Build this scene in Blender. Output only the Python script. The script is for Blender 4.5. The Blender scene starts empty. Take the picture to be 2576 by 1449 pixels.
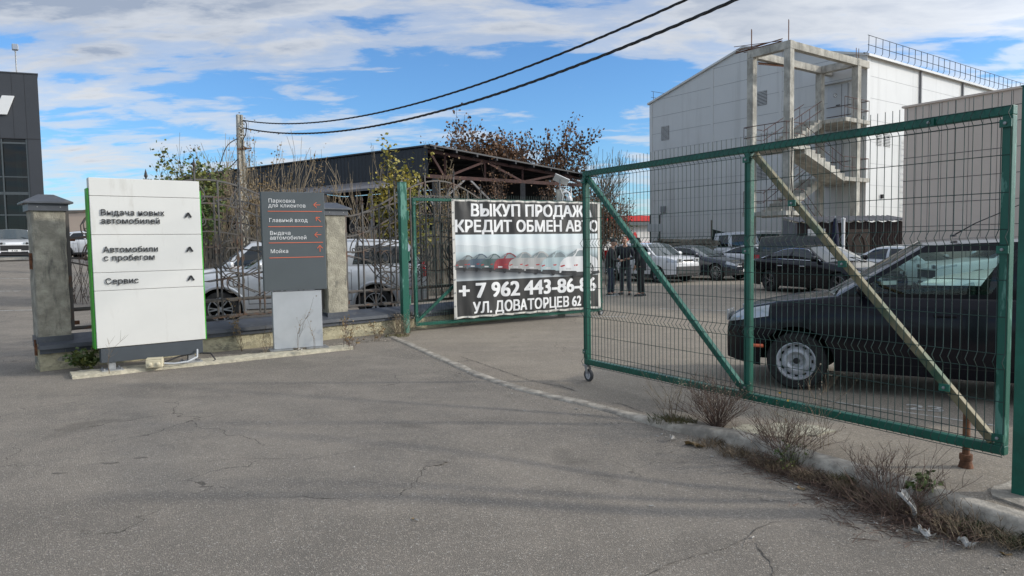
import bpy, bmesh, math, random
from math import sin, cos, pi, radians, sqrt
from mathutils import Vector, Matrix, Quaternion

scene = bpy.context.scene
COL = scene.collection
# ---------------------------------------------------------------- camera
cd = bpy.data.cameras.new('camera')
cd.sensor_width = 36.0
cd.lens = 36.0 * 1786.0 / 2576.0
cd.clip_start = 0.05
cd.clip_end = 3000
cam = bpy.data.objects.new('camera', cd)
COL.objects.link(cam)
cam.matrix_world = Matrix.Translation((0, 0, 1.65)) @ Matrix.Rotation(pi / 2 - radians(3.56), 4, 'X') @ Matrix.Rotation(radians(-0.95), 4, 'Z')
scene.camera = cam
# ---------------------------------------------------------------- light and sky
SUN_EL, SUN_ROT = radians(23.0), radians(93.0)
scene.view_settings.view_transform = 'Standard'
scene.view_settings.look = 'None'
scene.view_settings.exposure = 0.55
scene.view_settings.gamma = 1.0
scene.render.film_transparent = False
S_DIR = Vector((sin(SUN_ROT) * cos(SUN_EL), cos(SUN_ROT) * cos(SUN_EL), sin(SUN_EL)))
sl = bpy.data.lights.new('sun', 'SUN')
sl.energy = 1.6
sl.angle = radians(2.4)
sl.color = (1.0, 0.93, 0.82)
sun = bpy.data.objects.new('sun', sl)
COL.objects.link(sun)
sun.rotation_euler = S_DIR.to_track_quat('Z', 'Y').to_euler()
sun.location = (30, 0, 20)

world = bpy.data.worlds.new('World')
scene.world = world
world.use_nodes = True
wn, wl = world.node_tree.nodes, world.node_tree.links
wn.clear()


def N(nodes, typ, **kw):
    n = nodes.new(typ)
    for k, v in kw.items():
        if k.startswith('i_'):
            key = k[2:]
            key = int(key) if key.isdigit() else key.replace('_', ' ')
            n.inputs[key].default_value = v
        else:
            setattr(n, k, v)
    return n


def build_sky():
    out = N(wn, 'ShaderNodeOutputWorld')
    sky = N(wn, 'ShaderNodeTexSky', sky_type='NISHITA', sun_disc=False)
    sky.sun_elevation = SUN_EL
    sky.sun_rotation = SUN_ROT
    sky.air_density = 1.0
    sky.dust_density = 0.4
    sky.ozone_density = 3.0
    tc = N(wn, 'ShaderNodeTexCoord')
    sep = N(wn, 'ShaderNodeSeparateXYZ')
    wl.new(tc.outputs['Generated'], sep.inputs[0])

    def M(op, a, b=None, c=None, clamp=False):
        n = N(wn, 'ShaderNodeMath', operation=op, use_clamp=clamp)
        for i, v in enumerate((a, b, c)):
            if v is None:
                continue
            if isinstance(v, (int, float)):
                n.inputs[i].default_value = v
            else:
                wl.new(v, n.inputs[i])
        return n.outputs[0]
    x, y, z = sep.outputs
    zc = M('MAXIMUM', z, 0.0)
    den = M('ADD', zc, 0.13)
    u = M('DIVIDE', x, den)
    v = M('DIVIDE', y, den)
    comb = N(wn, 'ShaderNodeCombineXYZ')
    wl.new(u, comb.inputs[0])
    wl.new(v, comb.inputs[1])
    comb.inputs[2].default_value = 3.7

    def noise(scale, detail, rough, off, dist=0.0, lac=2.1, sc=(1, 1, 1), rot=0):
        mp = N(wn, 'ShaderNodeMapping')
        mp.inputs['Location'].default_value = off
        mp.inputs['Scale'].default_value = sc
        mp.inputs['Rotation'].default_value = (0, 0, rot)
        wl.new(comb.outputs[0], mp.inputs[0])
        n = N(wn, 'ShaderNodeTexNoise', i_Scale=scale, i_Detail=detail, i_Roughness=rough, i_Lacunarity=lac, i_Distortion=dist)
        wl.new(mp.outputs[0], n.inputs['Vector'])
        return n.outputs['Fac']

    def ramp(src, stops):
        r = N(wn, 'ShaderNodeValToRGB')
        e = r.color_ramp.elements
        e[0].position, e[0].color = stops[0][0], (stops[0][1],) * 3 + (1,)
        e[1].position, e[1].color = stops[-1][0], (stops[-1][1],) * 3 + (1,)
        for p, c in stops[1:-1]:
            k = e.new(p)
            k.color = (c,) * 3 + (1,)
        r.color_ramp.interpolation = 'EASE'
        wl.new(src, r.inputs[0])
        return r.outputs[0]
    big = noise(SKY['bs'], 3.0, 0.5, SKY['bo'], 0.3, sc=(1.0, 1.25, 1), rot=0.35)
    fine = noise(SKY['fs'], 9.0, 0.56, SKY['fo'], 0.25, sc=(1.0, 1.9, 1), rot=0.3)
    # a high deck covers the sky above about 17 degrees, broken wisps below it
    az = M('DIVIDE', x, M('MAXIMUM', y, 0.05))
    deck = ramp(z, [(0.0, 0.58), (0.10, 0.50), (0.165, 0.41), (0.200, 0.28), (0.225, 0.36), (0.265, 0.86), (0.5, 0.7)])
    side = ramp(M('MULTIPLY_ADD', az, 0.5, 0.5), [(0.0, 0.55), (0.20, 0.58), (0.33, 0.46), (0.43, 0.08), (0.56, 0.10), (0.66, 0.64), (1.0, 0.78)])
    cov = M('ADD', M('MULTIPLY', deck, 0.55), M('MULTIPLY', side, 0.40))
    dens = M('ADD', M('ADD', M('MULTIPLY', big, SKY['bw']), M('MULTIPLY', fine, SKY['fw'])), M('MULTIPLY', cov, SKY['cw']))
    mask = ramp(dens, [(SKY['t0'], 0.0), (SKY['t1'], 0.6), (SKY['t2'], 0.97)])
    thick = ramp(dens, [(SKY['t2'] - 0.03, 0.0), (SKY['t2'] + 0.12, 1.0)])
    lightside = ramp(M('MULTIPLY_ADD', az, 0.5, 0.5), [(0.05, 0.0), (0.55, 0.6), (0.8, 1.0)])
    relief = ramp(noise(SKY['fs'] * 1.3, 8.0, 0.6, (4.2, 1.3, 0), 0.3, sc=(1, 1.8, 1), rot=0.3), [(0.3, 0.0), (0.7, 1.0)])
    c1 = N(wn, 'ShaderNodeMix', data_type='RGBA')
    c1.inputs[6].default_value = SKY['white']
    c1.inputs[7].default_value = SKY['grey']
    tk = M('MULTIPLY', M('MULTIPLY', M('ADD', thick, M('MULTIPLY', ramp(z, [(0.17, 0.0), (0.24, 1.0)]), 0.55)), M('SUBTRACT', 1.2, M('MULTIPLY', relief, 0.75))), M('SUBTRACT', 1.0, M('MULTIPLY', lightside, 0.72)), clamp=True)
    wl.new(tk, c1.inputs[0])
    bgs = N(wn, 'ShaderNodeBackground')
    bgs.inputs['Strength'].default_value = SKY['ss']
    tint = N(wn, 'ShaderNodeMix', data_type='RGBA', blend_type='MULTIPLY')
    tint.inputs[0].default_value = 1.0
    tint.inputs[7].default_value = SKY['tint']
    wl.new(sky.outputs[0], tint.inputs[6])
    wl.new(tint.outputs[2], bgs.inputs['Color'])
    bgc = N(wn, 'ShaderNodeBackground')
    bgc.inputs['Strength'].default_value = 1.0
    wl.new(c1.outputs[2], bgc.inputs['Color'])
    # cloud near the sun is brighter (forward scattering)
    dt = N(wn, 'ShaderNodeVectorMath', operation='DOT_PRODUCT')
    wl.new(tc.outputs['Generated'], dt.inputs[0])
    dt.inputs[1].default_value = S_DIR
    glow = M('POWER', M('MAXIMUM', dt.outputs['Value'], 0.0), 4.0)
    wl.new(M('MULTIPLY_ADD', glow, 3.0, 1.0), bgc.inputs['Strength'])
    mx = N(wn, 'ShaderNodeMixShader')
    wl.new(M('MULTIPLY', mask, ramp(z, [(0.0, 0.55), (0.12, 1.0)])), mx.inputs[0])
    wl.new(bgs.outputs[0], mx.inputs[1])
    wl.new(bgc.outputs[0], mx.inputs[2])
    wl.new(mx.outputs[0], out.inputs[0])


SKY = dict(ss=0.115, tint=(0.60, 0.86, 1.10, 1), bs=0.75, bo=(1.3, 0.4, 0), fs=2.5, fo=(0.2, 5.1, 0), bw=0.36, fw=0.70, cw=0.55,
           t0=0.70, t1=0.79, t2=0.90, white=(0.50, 0.52, 0.55, 1), grey=(0.245, 0.29, 0.37, 1))
build_sky()

# ---------------------------------------------------------------- helpers
WM = {}          # world matrix of every thing, for geometry given in world coordinates


class MB:
    """collects geometry; build() links it as one mesh object"""

    def __init__(self):
        self.v, self.f, self.m = [], [], []

    def add(self, vs, fs, mi=0):
        o = len(self.v)
        self.v += [Vector(p) for p in vs]
        for f in fs:
            self.f.append(tuple(i + o for i in f))
            self.m.append(mi)
        return self

    def box(self, c, s, rz=0.0, mi=0, M=None):
        hx, hy, hz = s[0] / 2, s[1] / 2, s[2] / 2
        vs = [Vector((x, y, z)) for z in (-hz, hz) for x, y in ((-hx, -hy), (hx, -hy), (hx, hy), (-hx, hy))]
        R = Matrix.Rotation(rz, 4, 'Z') if M is None else M
        vs = [R @ p + Vector(c) for p in vs]
        return self.add(vs, [(3, 2, 1, 0), (4, 5, 6, 7), (0, 1, 5, 4), (1, 2, 6, 5), (2, 3, 7, 6), (3, 0, 4, 7)], mi)

    def bar(self, p, q, w, h, up=(0, 0, 1), mi=0):
        """square bar from p to q; w across, h along up"""
        p, q = Vector(p), Vector(q)
        d = (q - p).normalized()
        upv = Vector(up)
        if abs(d.dot(upv)) > 0.98:
            upv = Vector((0, 1, 0)) if abs(d.y) < 0.9 else Vector((1, 0, 0))
        s = d.cross(upv).normalized()
        t = s.cross(d).normalized()
        vs = []
        for e in (p, q):
            for a, b in ((-1, -1), (1, -1), (1, 1), (-1, 1)):
                vs.append(e + s * a * w / 2 + t * b * h / 2)
        return self.add(vs, [(0, 1, 2, 3), (7, 6, 5, 4), (0, 4, 5, 1), (1, 5, 6, 2), (2, 6, 7, 3), (3, 7, 4, 0)], mi)

    def tube(self, pts, r, n=6, mi=0, cap=True, flat=None, twist=0.0):
        pts = [Vector(p) for p in pts]
        k = len(pts)
        rs = r if isinstance(r, (list, tuple)) else [r] * k
        ref = None
        vs, fs = [], []
        for i, p in enumerate(pts):
            d = (pts[min(i + 1, k - 1)] - pts[max(i - 1, 0)])
            d = d.normalized() if d.length > 1e-9 else Vector((0, 0, 1))
            if ref is None:
                ref = d.cross(Vector((0, 0, 1)))
                if ref.length < 0.05:
                    ref = d.cross(Vector((1, 0, 0)))
            s = (ref - d * ref.dot(d))
            s = s.normalized() if s.length > 1e-6 else d.orthogonal().normalized()
            ref = s
            t = d.cross(s)
            for j in range(n):
                a = 2 * pi * j / n + twist
                vs.append(p + (s * cos(a) + t * sin(a) * (flat or 1.0)) * rs[i])
        for i in range(k - 1):
            for j in range(n):
                a, b = i * n + j, i * n + (j + 1) % n
                fs.append((a, a + n, b + n, b))
        if cap:
            fs.append(tuple(range(n)))
            fs.append(tuple(reversed(range((k - 1) * n, k * n))))
        return self.add(vs, fs, mi)

    def lathe(self, prof, n=16, M=None, mi=0, closed=False, caps=True):
        """prof of (r, z) turned about z, moved by M"""
        M = M or Matrix()
        k = len(prof)
        vs = [M @ Vector((r * cos(2 * pi * j / n), r * sin(2 * pi * j / n), z)) for r, z in prof for j in range(n)]
        fs = []
        for i in range(k - 1 if not closed else k):
            i2 = (i + 1) % k
            for j in range(n):
                fs.append((i * n + j, i * n + (j + 1) % n, i2 * n + (j + 1) % n, i2 * n + j))
        if not closed and caps:
            if prof[0][0] > 1e-6:
                fs.append(tuple(reversed(range(n))))
            if prof[-1][0] > 1e-6:
                fs.append(tuple(range((k - 1) * n, k * n)))
        return self.add(vs, fs, mi)

    def prism(self, poly, d, M=None, mi=0):
        """poly in the xy plane (ccw) extruded along z by d, moved by M"""
        M = M or Matrix()
        n = len(poly)
        vs = [M @ Vector((x, y, 0)) for x, y in poly] + [M @ Vector((x, y, d)) for x, y in poly]
        fs = [tuple(reversed(range(n))), tuple(range(n, 2 * n))]
        fs += [(i, (i + 1) % n, n + (i + 1) % n, n + i) for i in range(n)]
        return self.add(vs, fs, mi)

    def grid(self, fn, nu, nv, mi=0, flip=False):
        vs = [fn(i / nu, j / nv) for j in range(nv + 1) for i in range(nu + 1)]
        fs = []
        for j in range(nv):
            for i in range(nu):
                a = j * (nu + 1) + i
                q = (a, a + 1, a + nu + 2, a + nu + 1)
                fs.append(tuple(reversed(q)) if flip else q)
        return self.add(vs, fs, mi)

    def build(self, name, mat, parent=None, world=False, smooth=None, bev=0.0, weld=0.0):
        me = bpy.data.meshes.new(name)
        vs = self.v
        if world and parent is not None:
            inv = WM[parent.name].inverted()
            vs = [inv @ p for p in vs]
        me.from_pydata([tuple(p) for p in vs], [], self.f)
        mats = mat if isinstance(mat, (list, tuple)) else [mat]
        for m in mats:
            me.materials.append(m)
        me.polygons.foreach_set('material_index', self.m)
        bm = None
        if weld or bev or smooth is not None:
            bm = bmesh.new()
            bm.from_mesh(me)
            if weld:
                bmesh.ops.remove_doubles(bm, verts=bm.verts, dist=weld)
            if bev:
                bmesh.ops.bevel(bm, geom=[e for e in bm.edges if len(e.link_faces) == 2 and e.calc_face_angle(0) > 0.6], offset=bev, segments=2, profile=0.5, affect='EDGES', clamp_overlap=True)
            if smooth is not None:
                lim = radians(smooth)
                for f in bm.faces:
                    f.smooth = True
                for e in bm.edges:
                    if len(e.link_faces) != 2 or e.calc_face_angle(0) > lim:
                        e.smooth = False
            bm.to_mesh(me)
            bm.free()
        me.update()
        o = bpy.data.objects.new(name, me)
        COL.objects.link(o)
        if parent is not None:
            o.parent = parent
            WM[o.name] = WM[parent.name]
        else:
            WM[o.name] = Matrix()
        return o


def tag(o, label, cat, group=None, kind=None):
    if label:
        o['label'] = label
    if cat:
        o['category'] = cat
    if group:
        o['group'] = group
    if kind:
        o['kind'] = kind
    return o


def thing(name, label, cat, loc=(0, 0, 0), rz=0.0, group=None):
    o = bpy.data.objects.new(name, None)
    o.empty_display_size = 0.2
    COL.objects.link(o)
    o.location = loc
    o.rotation_euler = (0, 0, rz)
    WM[o.name] = Matrix.Translation(loc) @ Matrix.Rotation(rz, 4, 'Z')
    return tag(o, label, cat, group)


def dup(root, loc, rz, label=None, group=None):
    r = root.copy()
    COL.objects.link(r)
    r.location = loc
    r.rotation_euler = (0, 0, rz)
    if label:
        r['label'] = label
    if group:
        r['group'] = group

    def rec(a, b):
        for ch in list(a.children):
            c = ch.copy()
            COL.objects.link(c)
            c.parent = b
            rec(ch, c)
    rec(root, r)
    WM[r.name] = Matrix.Translation(loc) @ Matrix.Rotation(rz, 4, 'Z')
    return r


def smooth01(t):
    t = max(0.0, min(1.0, t))
    return t * t * (3 - 2 * t)


def lerp(a, b, t):
    return a + (b - a) * t


def interp(pts, x):
    if x <= pts[0][0]:
        return pts[0][1]
    for (a, va), (b, vb) in zip(pts, pts[1:]):
        if x <= b:
            return va + (vb - va) * (x - a) / (b - a)
    return pts[-1][1]


# ---------------------------------------------------------------- materials
def mat(name, col=(0.5, 0.5, 0.5), rough=0.6, metal=0.0, var=0.0, scale=8.0, bump=0.0, bscale=60.0, col2=None, thresh=(0.4, 0.65), dirt=None, spec=0.5, coat=0.0, stretch=(1, 1, 1), detail=5.0):
    """principled material with noise in colour (var, or blotches of col2), optional bump and stains"""
    m = bpy.data.materials.new(name)
    m.use_nodes = True
    nd, lk = m.node_tree.nodes, m.node_tree.links
    b = nd['Principled BSDF']
    b.inputs['Roughness'].default_value = rough
    b.inputs['Metallic'].default_value = metal
    b.inputs['Specular IOR Level'].default_value = spec
    b.inputs['Coat Weight'].default_value = coat
    b.inputs['Coat Roughness'].default_value = 0.04
    tc = N(nd, 'ShaderNodeTexCoord')
    mp = N(nd, 'ShaderNodeMapping')
    mp.inputs['Scale'].default_value = stretch
    lk.new(tc.outputs['Object'], mp.inputs[0])
    base = N(nd, 'ShaderNodeRGB')
    base.outputs[0].default_value = (*col, 1)
    cur = base.outputs[0]
    if var or col2:
        n = N(nd, 'ShaderNodeTexNoise', i_Scale=scale, i_Detail=detail, i_Roughness=0.6)
        lk.new(mp.outputs[0], n.inputs['Vector'])
        r = N(nd, 'ShaderNodeMapRange', i_1=thresh[0], i_2=thresh[1])
        lk.new(n.outputs['Fac'], r.inputs[0])
        mx = N(nd, 'ShaderNodeMix', data_type='RGBA')
        lk.new(r.outputs[0], mx.inputs[0])
        if col2:
            lk.new(cur, mx.inputs[6])
            mx.inputs[7].default_value = (*col2, 1)
        else:
            mx.inputs[6].default_value = (*[c * (1 - var) for c in col], 1)
            mx.inputs[7].default_value = (*[min(1, c * (1 + var)) for c in col], 1)
        cur = mx.outputs[2]
    if dirt:
        dcol, dscale, d0, d1, dstretch = dirt
        mp2 = N(nd, 'ShaderNodeMapping')
        mp2.inputs['Scale'].default_value = dstretch
        lk.new(tc.outputs['Object'], mp2.inputs[0])
        n2 = N(nd, 'ShaderNodeTexNoise', i_Scale=dscale, i_Detail=7.0, i_Roughness=0.65)
        lk.new(mp2.outputs[0], n2.inputs['Vector'])
        r2 = N(nd, 'ShaderNodeMapRange', i_1=d0, i_2=d1)
        lk.new(n2.outputs['Fac'], r2.inputs[0])
        mx2 = N(nd, 'ShaderNodeMix', data_type='RGBA')
        lk.new(r2.outputs[0], mx2.inputs[0])
        lk.new(cur, mx2.inputs[6])
        mx2.inputs[7].default_value = (*dcol, 1)
        cur = mx2.outputs[2]
    lk.new(cur, b.inputs['Base Color'])
    if bump:
        n3 = N(nd, 'ShaderNodeTexNoise', i_Scale=bscale, i_Detail=5.0, i_Roughness=0.65)
        lk.new(mp.outputs[0], n3.inputs['Vector'])
        bp = N(nd, 'ShaderNodeBump', i_Strength=1.0, i_Distance=bump)
        lk.new(n3.outputs['Fac'], bp.inputs['Height'])
        lk.new(bp.outputs[0], b.inputs['Normal'])
    return m


def glass_mat(name, tint=(0.55, 0.62, 0.60), rough=0.02, refl=1.0):
    """thin pane: tinted see-through with a Fresnel reflection"""
    m = bpy.data.materials.new(name)
    m.use_nodes = True
    nd, lk = m.node_tree.nodes, m.node_tree.links
    nd.remove(nd['Principled BSDF'])
    t = N(nd, 'ShaderNodeBsdfTransparent')
    t.inputs[0].default_value = (*tint, 1)
    g = N(nd, 'ShaderNodeBsdfGlossy')
    g.inputs['Roughness'].default_value = rough
    g.inputs['Color'].default_value = (refl, refl, refl, 1)
    f = N(nd, 'ShaderNodeFresnel', i_IOR=1.5)
    mx = N(nd, 'ShaderNodeMixShader')
    lk.new(f.outputs[0], mx.inputs[0])
    lk.new(t.outputs[0], mx.inputs[1])
    lk.new(g.outputs[0], mx.inputs[2])
    lk.new(mx.outputs[0], nd['Material Output'].inputs[0])
    return m


def asphalt(name, base, dark, light, seed, fine=150.0):
    m = bpy.data.materials.new(name)
    m.use_nodes = True
    nd, lk = m.node_tree.nodes, m.node_tree.links
    b = nd['Principled BSDF']
    b.inputs['Roughness'].default_value = 0.9
    b.inputs['Specular IOR Level'].default_value = 0.3
    tc = N(nd, 'ShaderNodeTexCoord')

    def noise(scale, detail, rough, st=(1, 1, 1), off=0.0, rot=0.0, dist=0.0):
        mp = N(nd, 'ShaderNodeMapping')
        mp.inputs['Scale'].default_value = st
        mp.inputs['Location'].default_value = (seed + off, seed * 0.7, 0)
        mp.inputs['Rotation'].default_value = (0, 0, rot)
        lk.new(tc.outputs['Object'], mp.inputs[0])
        n = N(nd, 'ShaderNodeTexNoise', i_Scale=scale, i_Detail=detail, i_Roughness=rough, i_Distortion=dist)
        lk.new(mp.outputs[0], n.inputs['Vector'])
        return n.outputs['Fac']

    def rng(src, a, c, lo=0.0, hi=1.0):
        r = N(nd, 'ShaderNodeMapRange', i_1=a, i_2=c, i_3=lo, i_4=hi)
        lk.new(src, r.inputs[0])
        return r.outputs[0]

    def mix(fac, a, c, blend='MIX'):
        mx = N(nd, 'ShaderNodeMix', data_type='RGBA', blend_type=blend)
        if isinstance(fac, float):
            mx.inputs[0].default_value = fac
        else:
            lk.new(fac, mx.inputs[0])
        for s, k in ((a, 6), (c, 7)):
            if isinstance(s, tuple):
                mx.inputs[k].default_value = (*s, 1)
            else:
                lk.new(s, mx.inputs[k])
        return mx.outputs[2]
    c = mix(rng(noise(0.35, 5, 0.65), 0.38, 0.60), dark, base)
    c = mix(rng(noise(2.2, 5, 0.65, off=7), 0.42, 0.68, 0, 0.7), c, light)
    # old repairs with their own edge, and dusty drifts
    c = mix(rng(noise(0.28, 3, 0.45, off=31, dist=0.6), 0.575, 0.60, 0, 0.30), c, tuple(v * 0.72 for v in dark))
    c = mix(rng(noise(0.7, 5, 0.7, off=71), 0.52, 0.72, 0, 0.45), c, tuple(min(1, v * 1.2) for v in light))
    # darker streaks drawn out sideways across the asphalt
    c = mix(rng(noise(0.9, 4, 0.5, st=(0.10, 1.0, 1), off=3, rot=0.10, dist=0.25), 0.50, 0.66, 0, 0.32), c, tuple(v * 0.62 for v in base))
    # aggregate: pale and dark stones, coarse grain
    c = mix(rng(noise(75.0, 6, 0.75, off=2), 0.30, 0.52, 0.55, 0.0), c, tuple(v * 0.40 for v in base))
    c = mix(rng(noise(90.0, 5, 0.75, off=9), 0.54, 0.72, 0, 0.45), c, tuple(min(1, v * 1.5) for v in light))
    v1 = N(nd, 'ShaderNodeTexVoronoi', i_Scale=fine)
    lk.new(tc.outputs['Object'], v1.inputs['Vector'])
    sp = N(nd, 'ShaderNodeSeparateColor')
    lk.new(v1.outputs['Color'], sp.inputs[0])
    c = mix(rng(sp.outputs[0], 0.30, 1.0, 0, 0.45), c, tuple(v * 0.45 for v in base))
    c = mix(rng(sp.outputs[1], 0.84, 1.0, 0, 0.4), c, tuple(min(1, v * 2.2) for v in light))
    v2 = N(nd, 'ShaderNodeTexVoronoi', i_Scale=120.0)
    lk.new(tc.outputs['Object'], v2.inputs['Vector'])
    sp2 = N(nd, 'ShaderNodeSeparateColor')
    lk.new(v2.outputs['Color'], sp2.inputs[0])
    c = mix(rng(sp2.outputs[0], 0.96, 0.99, 0, 0.5), c, (0.55, 0.53, 0.48))
    # fine cracks, only in some patches
    nz = noise(1.3, 3, 0.6, off=21)
    vadd = N(nd, 'ShaderNodeVectorMath', operation='ADD')
    nzc = N(nd, 'ShaderNodeTexNoise', i_Scale=2.5, i_Detail=4.0)
    lk.new(tc.outputs['Object'], nzc.inputs['Vector'])
    lk.new(tc.outputs['Object'], vadd.inputs[0])
    vs = N(nd, 'ShaderNodeVectorMath', operation='SCALE')
    vs.inputs['Scale'].default_value = 0.55
    lk.new(nzc.outputs['Color'], vs.inputs[0])
    lk.new(vs.outputs[0], vadd.inputs[1])
    v3 = N(nd, 'ShaderNodeTexVoronoi', feature='DISTANCE_TO_EDGE', i_Scale=0.75)
    lk.new(vadd.outputs[0], v3.inputs['Vector'])
    crack = N(nd, 'ShaderNodeMath', operation='MULTIPLY')
    lk.new(rng(v3.outputs['Distance'], 0.0, 0.006, 1, 0), crack.inputs[0])
    lk.new(rng(noise(0.5, 2, 0.5, off=40), 0.54, 0.60), crack.inputs[1])
    c = mix(crack.outputs[0], c, tuple(v * 0.25 for v in base))
    # a few oil stains
    c = mix(rng(noise(1.1, 4, 0.5, off=55), 0.665, 0.74, 0, 0.5), c, tuple(v * 0.4 for v in base))
    lk.new(c, b.inputs['Base Color'])
    hn = N(nd, 'ShaderNodeMath', operation='ADD')
    lk.new(noise(fine * 0.8, 4, 0.7), hn.inputs[0])
    lk.new(v1.outputs['Distance'], hn.inputs[1])
    bp = N(nd, 'ShaderNodeBump', i_Strength=0.9, i_Distance=0.006)
    lk.new(hn.outputs[0], bp.inputs['Height'])
    lk.new(bp.outputs[0], b.inputs['Normal'])
    return m


M = {}
M['asphalt'] = asphalt('asphalt', (0.265, 0.235, 0.198), (0.200, 0.180, 0.155), (0.325, 0.285, 0.236), 3.0)
M['lot'] = asphalt('lot_asphalt', (0.315, 0.272, 0.218), (0.265, 0.230, 0.19), (0.375, 0.324, 0.258), 11.0)
M['kerb'] = mat('kerb_concrete', (0.39, 0.35, 0.29), 0.95, var=0.3, scale=9, bump=0.01, bscale=45, dirt=((0.20, 0.18, 0.155), 3.0, 0.5, 0.75, (1, 1, 1)))
M['foot'] = mat('footing_concrete', (0.50, 0.455, 0.345), 0.95, var=0.2, scale=14, bump=0.01, bscale=60, dirt=((0.22, 0.20, 0.17), 9.0, 0.56, 0.75, (1, 1, 1)))
M['wall'] = mat('wall_plaster', (0.46, 0.415, 0.28), 0.95, var=0.18, scale=5, bump=0.02, bscale=35, dirt=((0.16, 0.15, 0.115), 5.0, 0.5, 0.66, (1, 1, 1.6)))
M['pillar'] = mat('pillar_concrete', (0.36, 0.335, 0.265), 0.95, var=0.2, scale=6, bump=0.02, bscale=40, dirt=((0.13, 0.125, 0.11), 12.0, 0.56, 0.70, (1, 1, 0.35)))
M['pillar_dirty_shaded'] = mat('pillar_weathered_shaded_concrete', (0.33, 0.31, 0.25), 0.95, var=0.25, scale=6, bump=0.02, bscale=40, dirt=((0.10, 0.098, 0.088), 13.0, 0.52, 0.74, (1, 1, 0.22)))  # darker pillar concrete: the sign's shade put into the colour, plus dirt streaks
M['flash'] = mat('grey_flashing', (0.065, 0.072, 0.085), 0.42, var=0.12, scale=4, bump=0.004, bscale=6, dirt=((0.16, 0.155, 0.145), 5, 0.58, 0.8, (1, 1, 1)))
M['iron'] = mat('iron_grey', (0.085, 0.079, 0.073), 0.55, 0.2, col2=(0.12, 0.065, 0.04), scale=5.0, thresh=(0.52, 0.66), bump=0.002, bscale=80)
M['rust'] = mat('rust', (0.16, 0.07, 0.035), 0.85, 0.1, var=0.4, scale=20, bump=0.004, bscale=60)
M['green'] = mat('green_paint', (0.006, 0.105, 0.068), 0.42, var=0.22, scale=4, bump=0.002, bscale=50, dirt=((0.075, 0.055, 0.035), 16, 0.66, 0.72, (1, 1, 1)))
M['green_worn'] = mat('green_paint_worn', (0.006, 0.105, 0.068), 0.42, bump=0.0015, bscale=40, col2=(0.10, 0.26, 0.20), scale=2.6, thresh=(0.54, 0.585), stretch=(3, 3, 0.8))
M['wire'] = mat('green_wire', (0.012, 0.045, 0.036), 0.5, var=0.2, scale=9)
M['olive'] = mat('olive_steel', (0.20, 0.17, 0.095), 0.55, 0.15, col2=(0.016, 0.085, 0.045), scale=1.6, thresh=(0.52, 0.66), bump=0.002, bscale=50)
M['zinc'] = mat('zinc', (0.34, 0.345, 0.345), 0.5, 0.5, var=0.2, scale=14)
M['steel_grey'] = mat('painted_light_grey', (0.43, 0.45, 0.465), 0.45, var=0.05, scale=3)
M['sign_white'] = mat('sign_white', (0.67, 0.665, 0.63), 0.35, var=0.02, scale=2, dirt=((0.50, 0.48, 0.43), 5.0, 0.58, 0.85, (1, 1, 0.25)))
M['sign_green'] = mat('sign_green', (0.055, 0.36, 0.028), 0.4, var=0.06, scale=5)
M['sign_dark'] = mat('sign_dark_grey', (0.058, 0.068, 0.078), 0.42, var=0.06, scale=3)
M['sign_grey'] = mat('sign_slate', (0.088, 0.102, 0.108), 0.45, var=0.04, scale=2)
M['black'] = mat('black_plastic', (0.012, 0.012, 0.013), 0.45, var=0.2, scale=12)
M['letter_black'] = mat('letter_black', (0.015, 0.015, 0.018), 0.4)
M['letter_white'] = mat('letter_white', (0.80, 0.80, 0.79), 0.5)
M['orange'] = mat('letter_orange', (0.80, 0.17, 0.075), 0.5)
M['rubber'] = mat('tyre_rubber', (0.018, 0.018, 0.018), 0.85, var=0.3, scale=20, bump=0.004, bscale=50)
M['dark'] = mat('dark_void', (0.008, 0.008, 0.008), 0.9)
M['chrome'] = mat('chrome', (0.75, 0.76, 0.78), 0.15, 1.0)
M['alloy'] = mat('alloy', (0.42, 0.43, 0.44), 0.35, 0.8, var=0.06, scale=8)
M['steelwheel'] = mat('steel_wheel_paint', (0.50, 0.51, 0.53), 0.45, 0.35, var=0.16, scale=14, dirt=((0.16, 0.14, 0.12), 7, 0.55, 0.8, (1, 1, 1)))
M['trim'] = mat('grey_plastic_trim', (0.05, 0.05, 0.052), 0.65, var=0.15, scale=9)
M['plate'] = mat('number_plate', (0.78, 0.78, 0.76), 0.4)
M['lamp_red'] = mat('tail_lamp_red', (0.42, 0.012, 0.015), 0.15, coat=0.6)
M['lamp_clear'] = mat('lamp_clear', (0.50, 0.53, 0.56), 0.12, 0.45, coat=0.8)
M['glass_dark'] = mat('glass_tinted', (0.012, 0.016, 0.018), 0.04, spec=0.8)
M['glass_clear'] = glass_mat('glass_clear', (0.72, 0.86, 0.80))
M['glass_shield'] = mat('windshield_glass', (0.045, 0.06, 0.062), 0.03, spec=0.9, coat=0.5)
M['cable'] = mat('cable_black', (0.010, 0.010, 0.012), 0.5)
M['cream'] = mat('cream_plastic', (0.62, 0.56, 0.40), 0.55, var=0.08, scale=12)
M['concrete'] = mat('raw_concrete', (0.46, 0.44, 0.385), 0.95, var=0.22, scale=2.2, bump=0.02, bscale=14, dirt=((0.20, 0.19, 0.165), 2.2, 0.5, 0.72, (1, 1, 0.35)))
M['interior'] = mat('car_interior', (0.035, 0.036, 0.038), 0.8, var=0.2, scale=10)


def paint(name, col, rough=0.28, metal=0.0, coat=0.6):
    return mat(name, col, rough, metal, var=0.04, scale=3, coat=coat)


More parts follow.
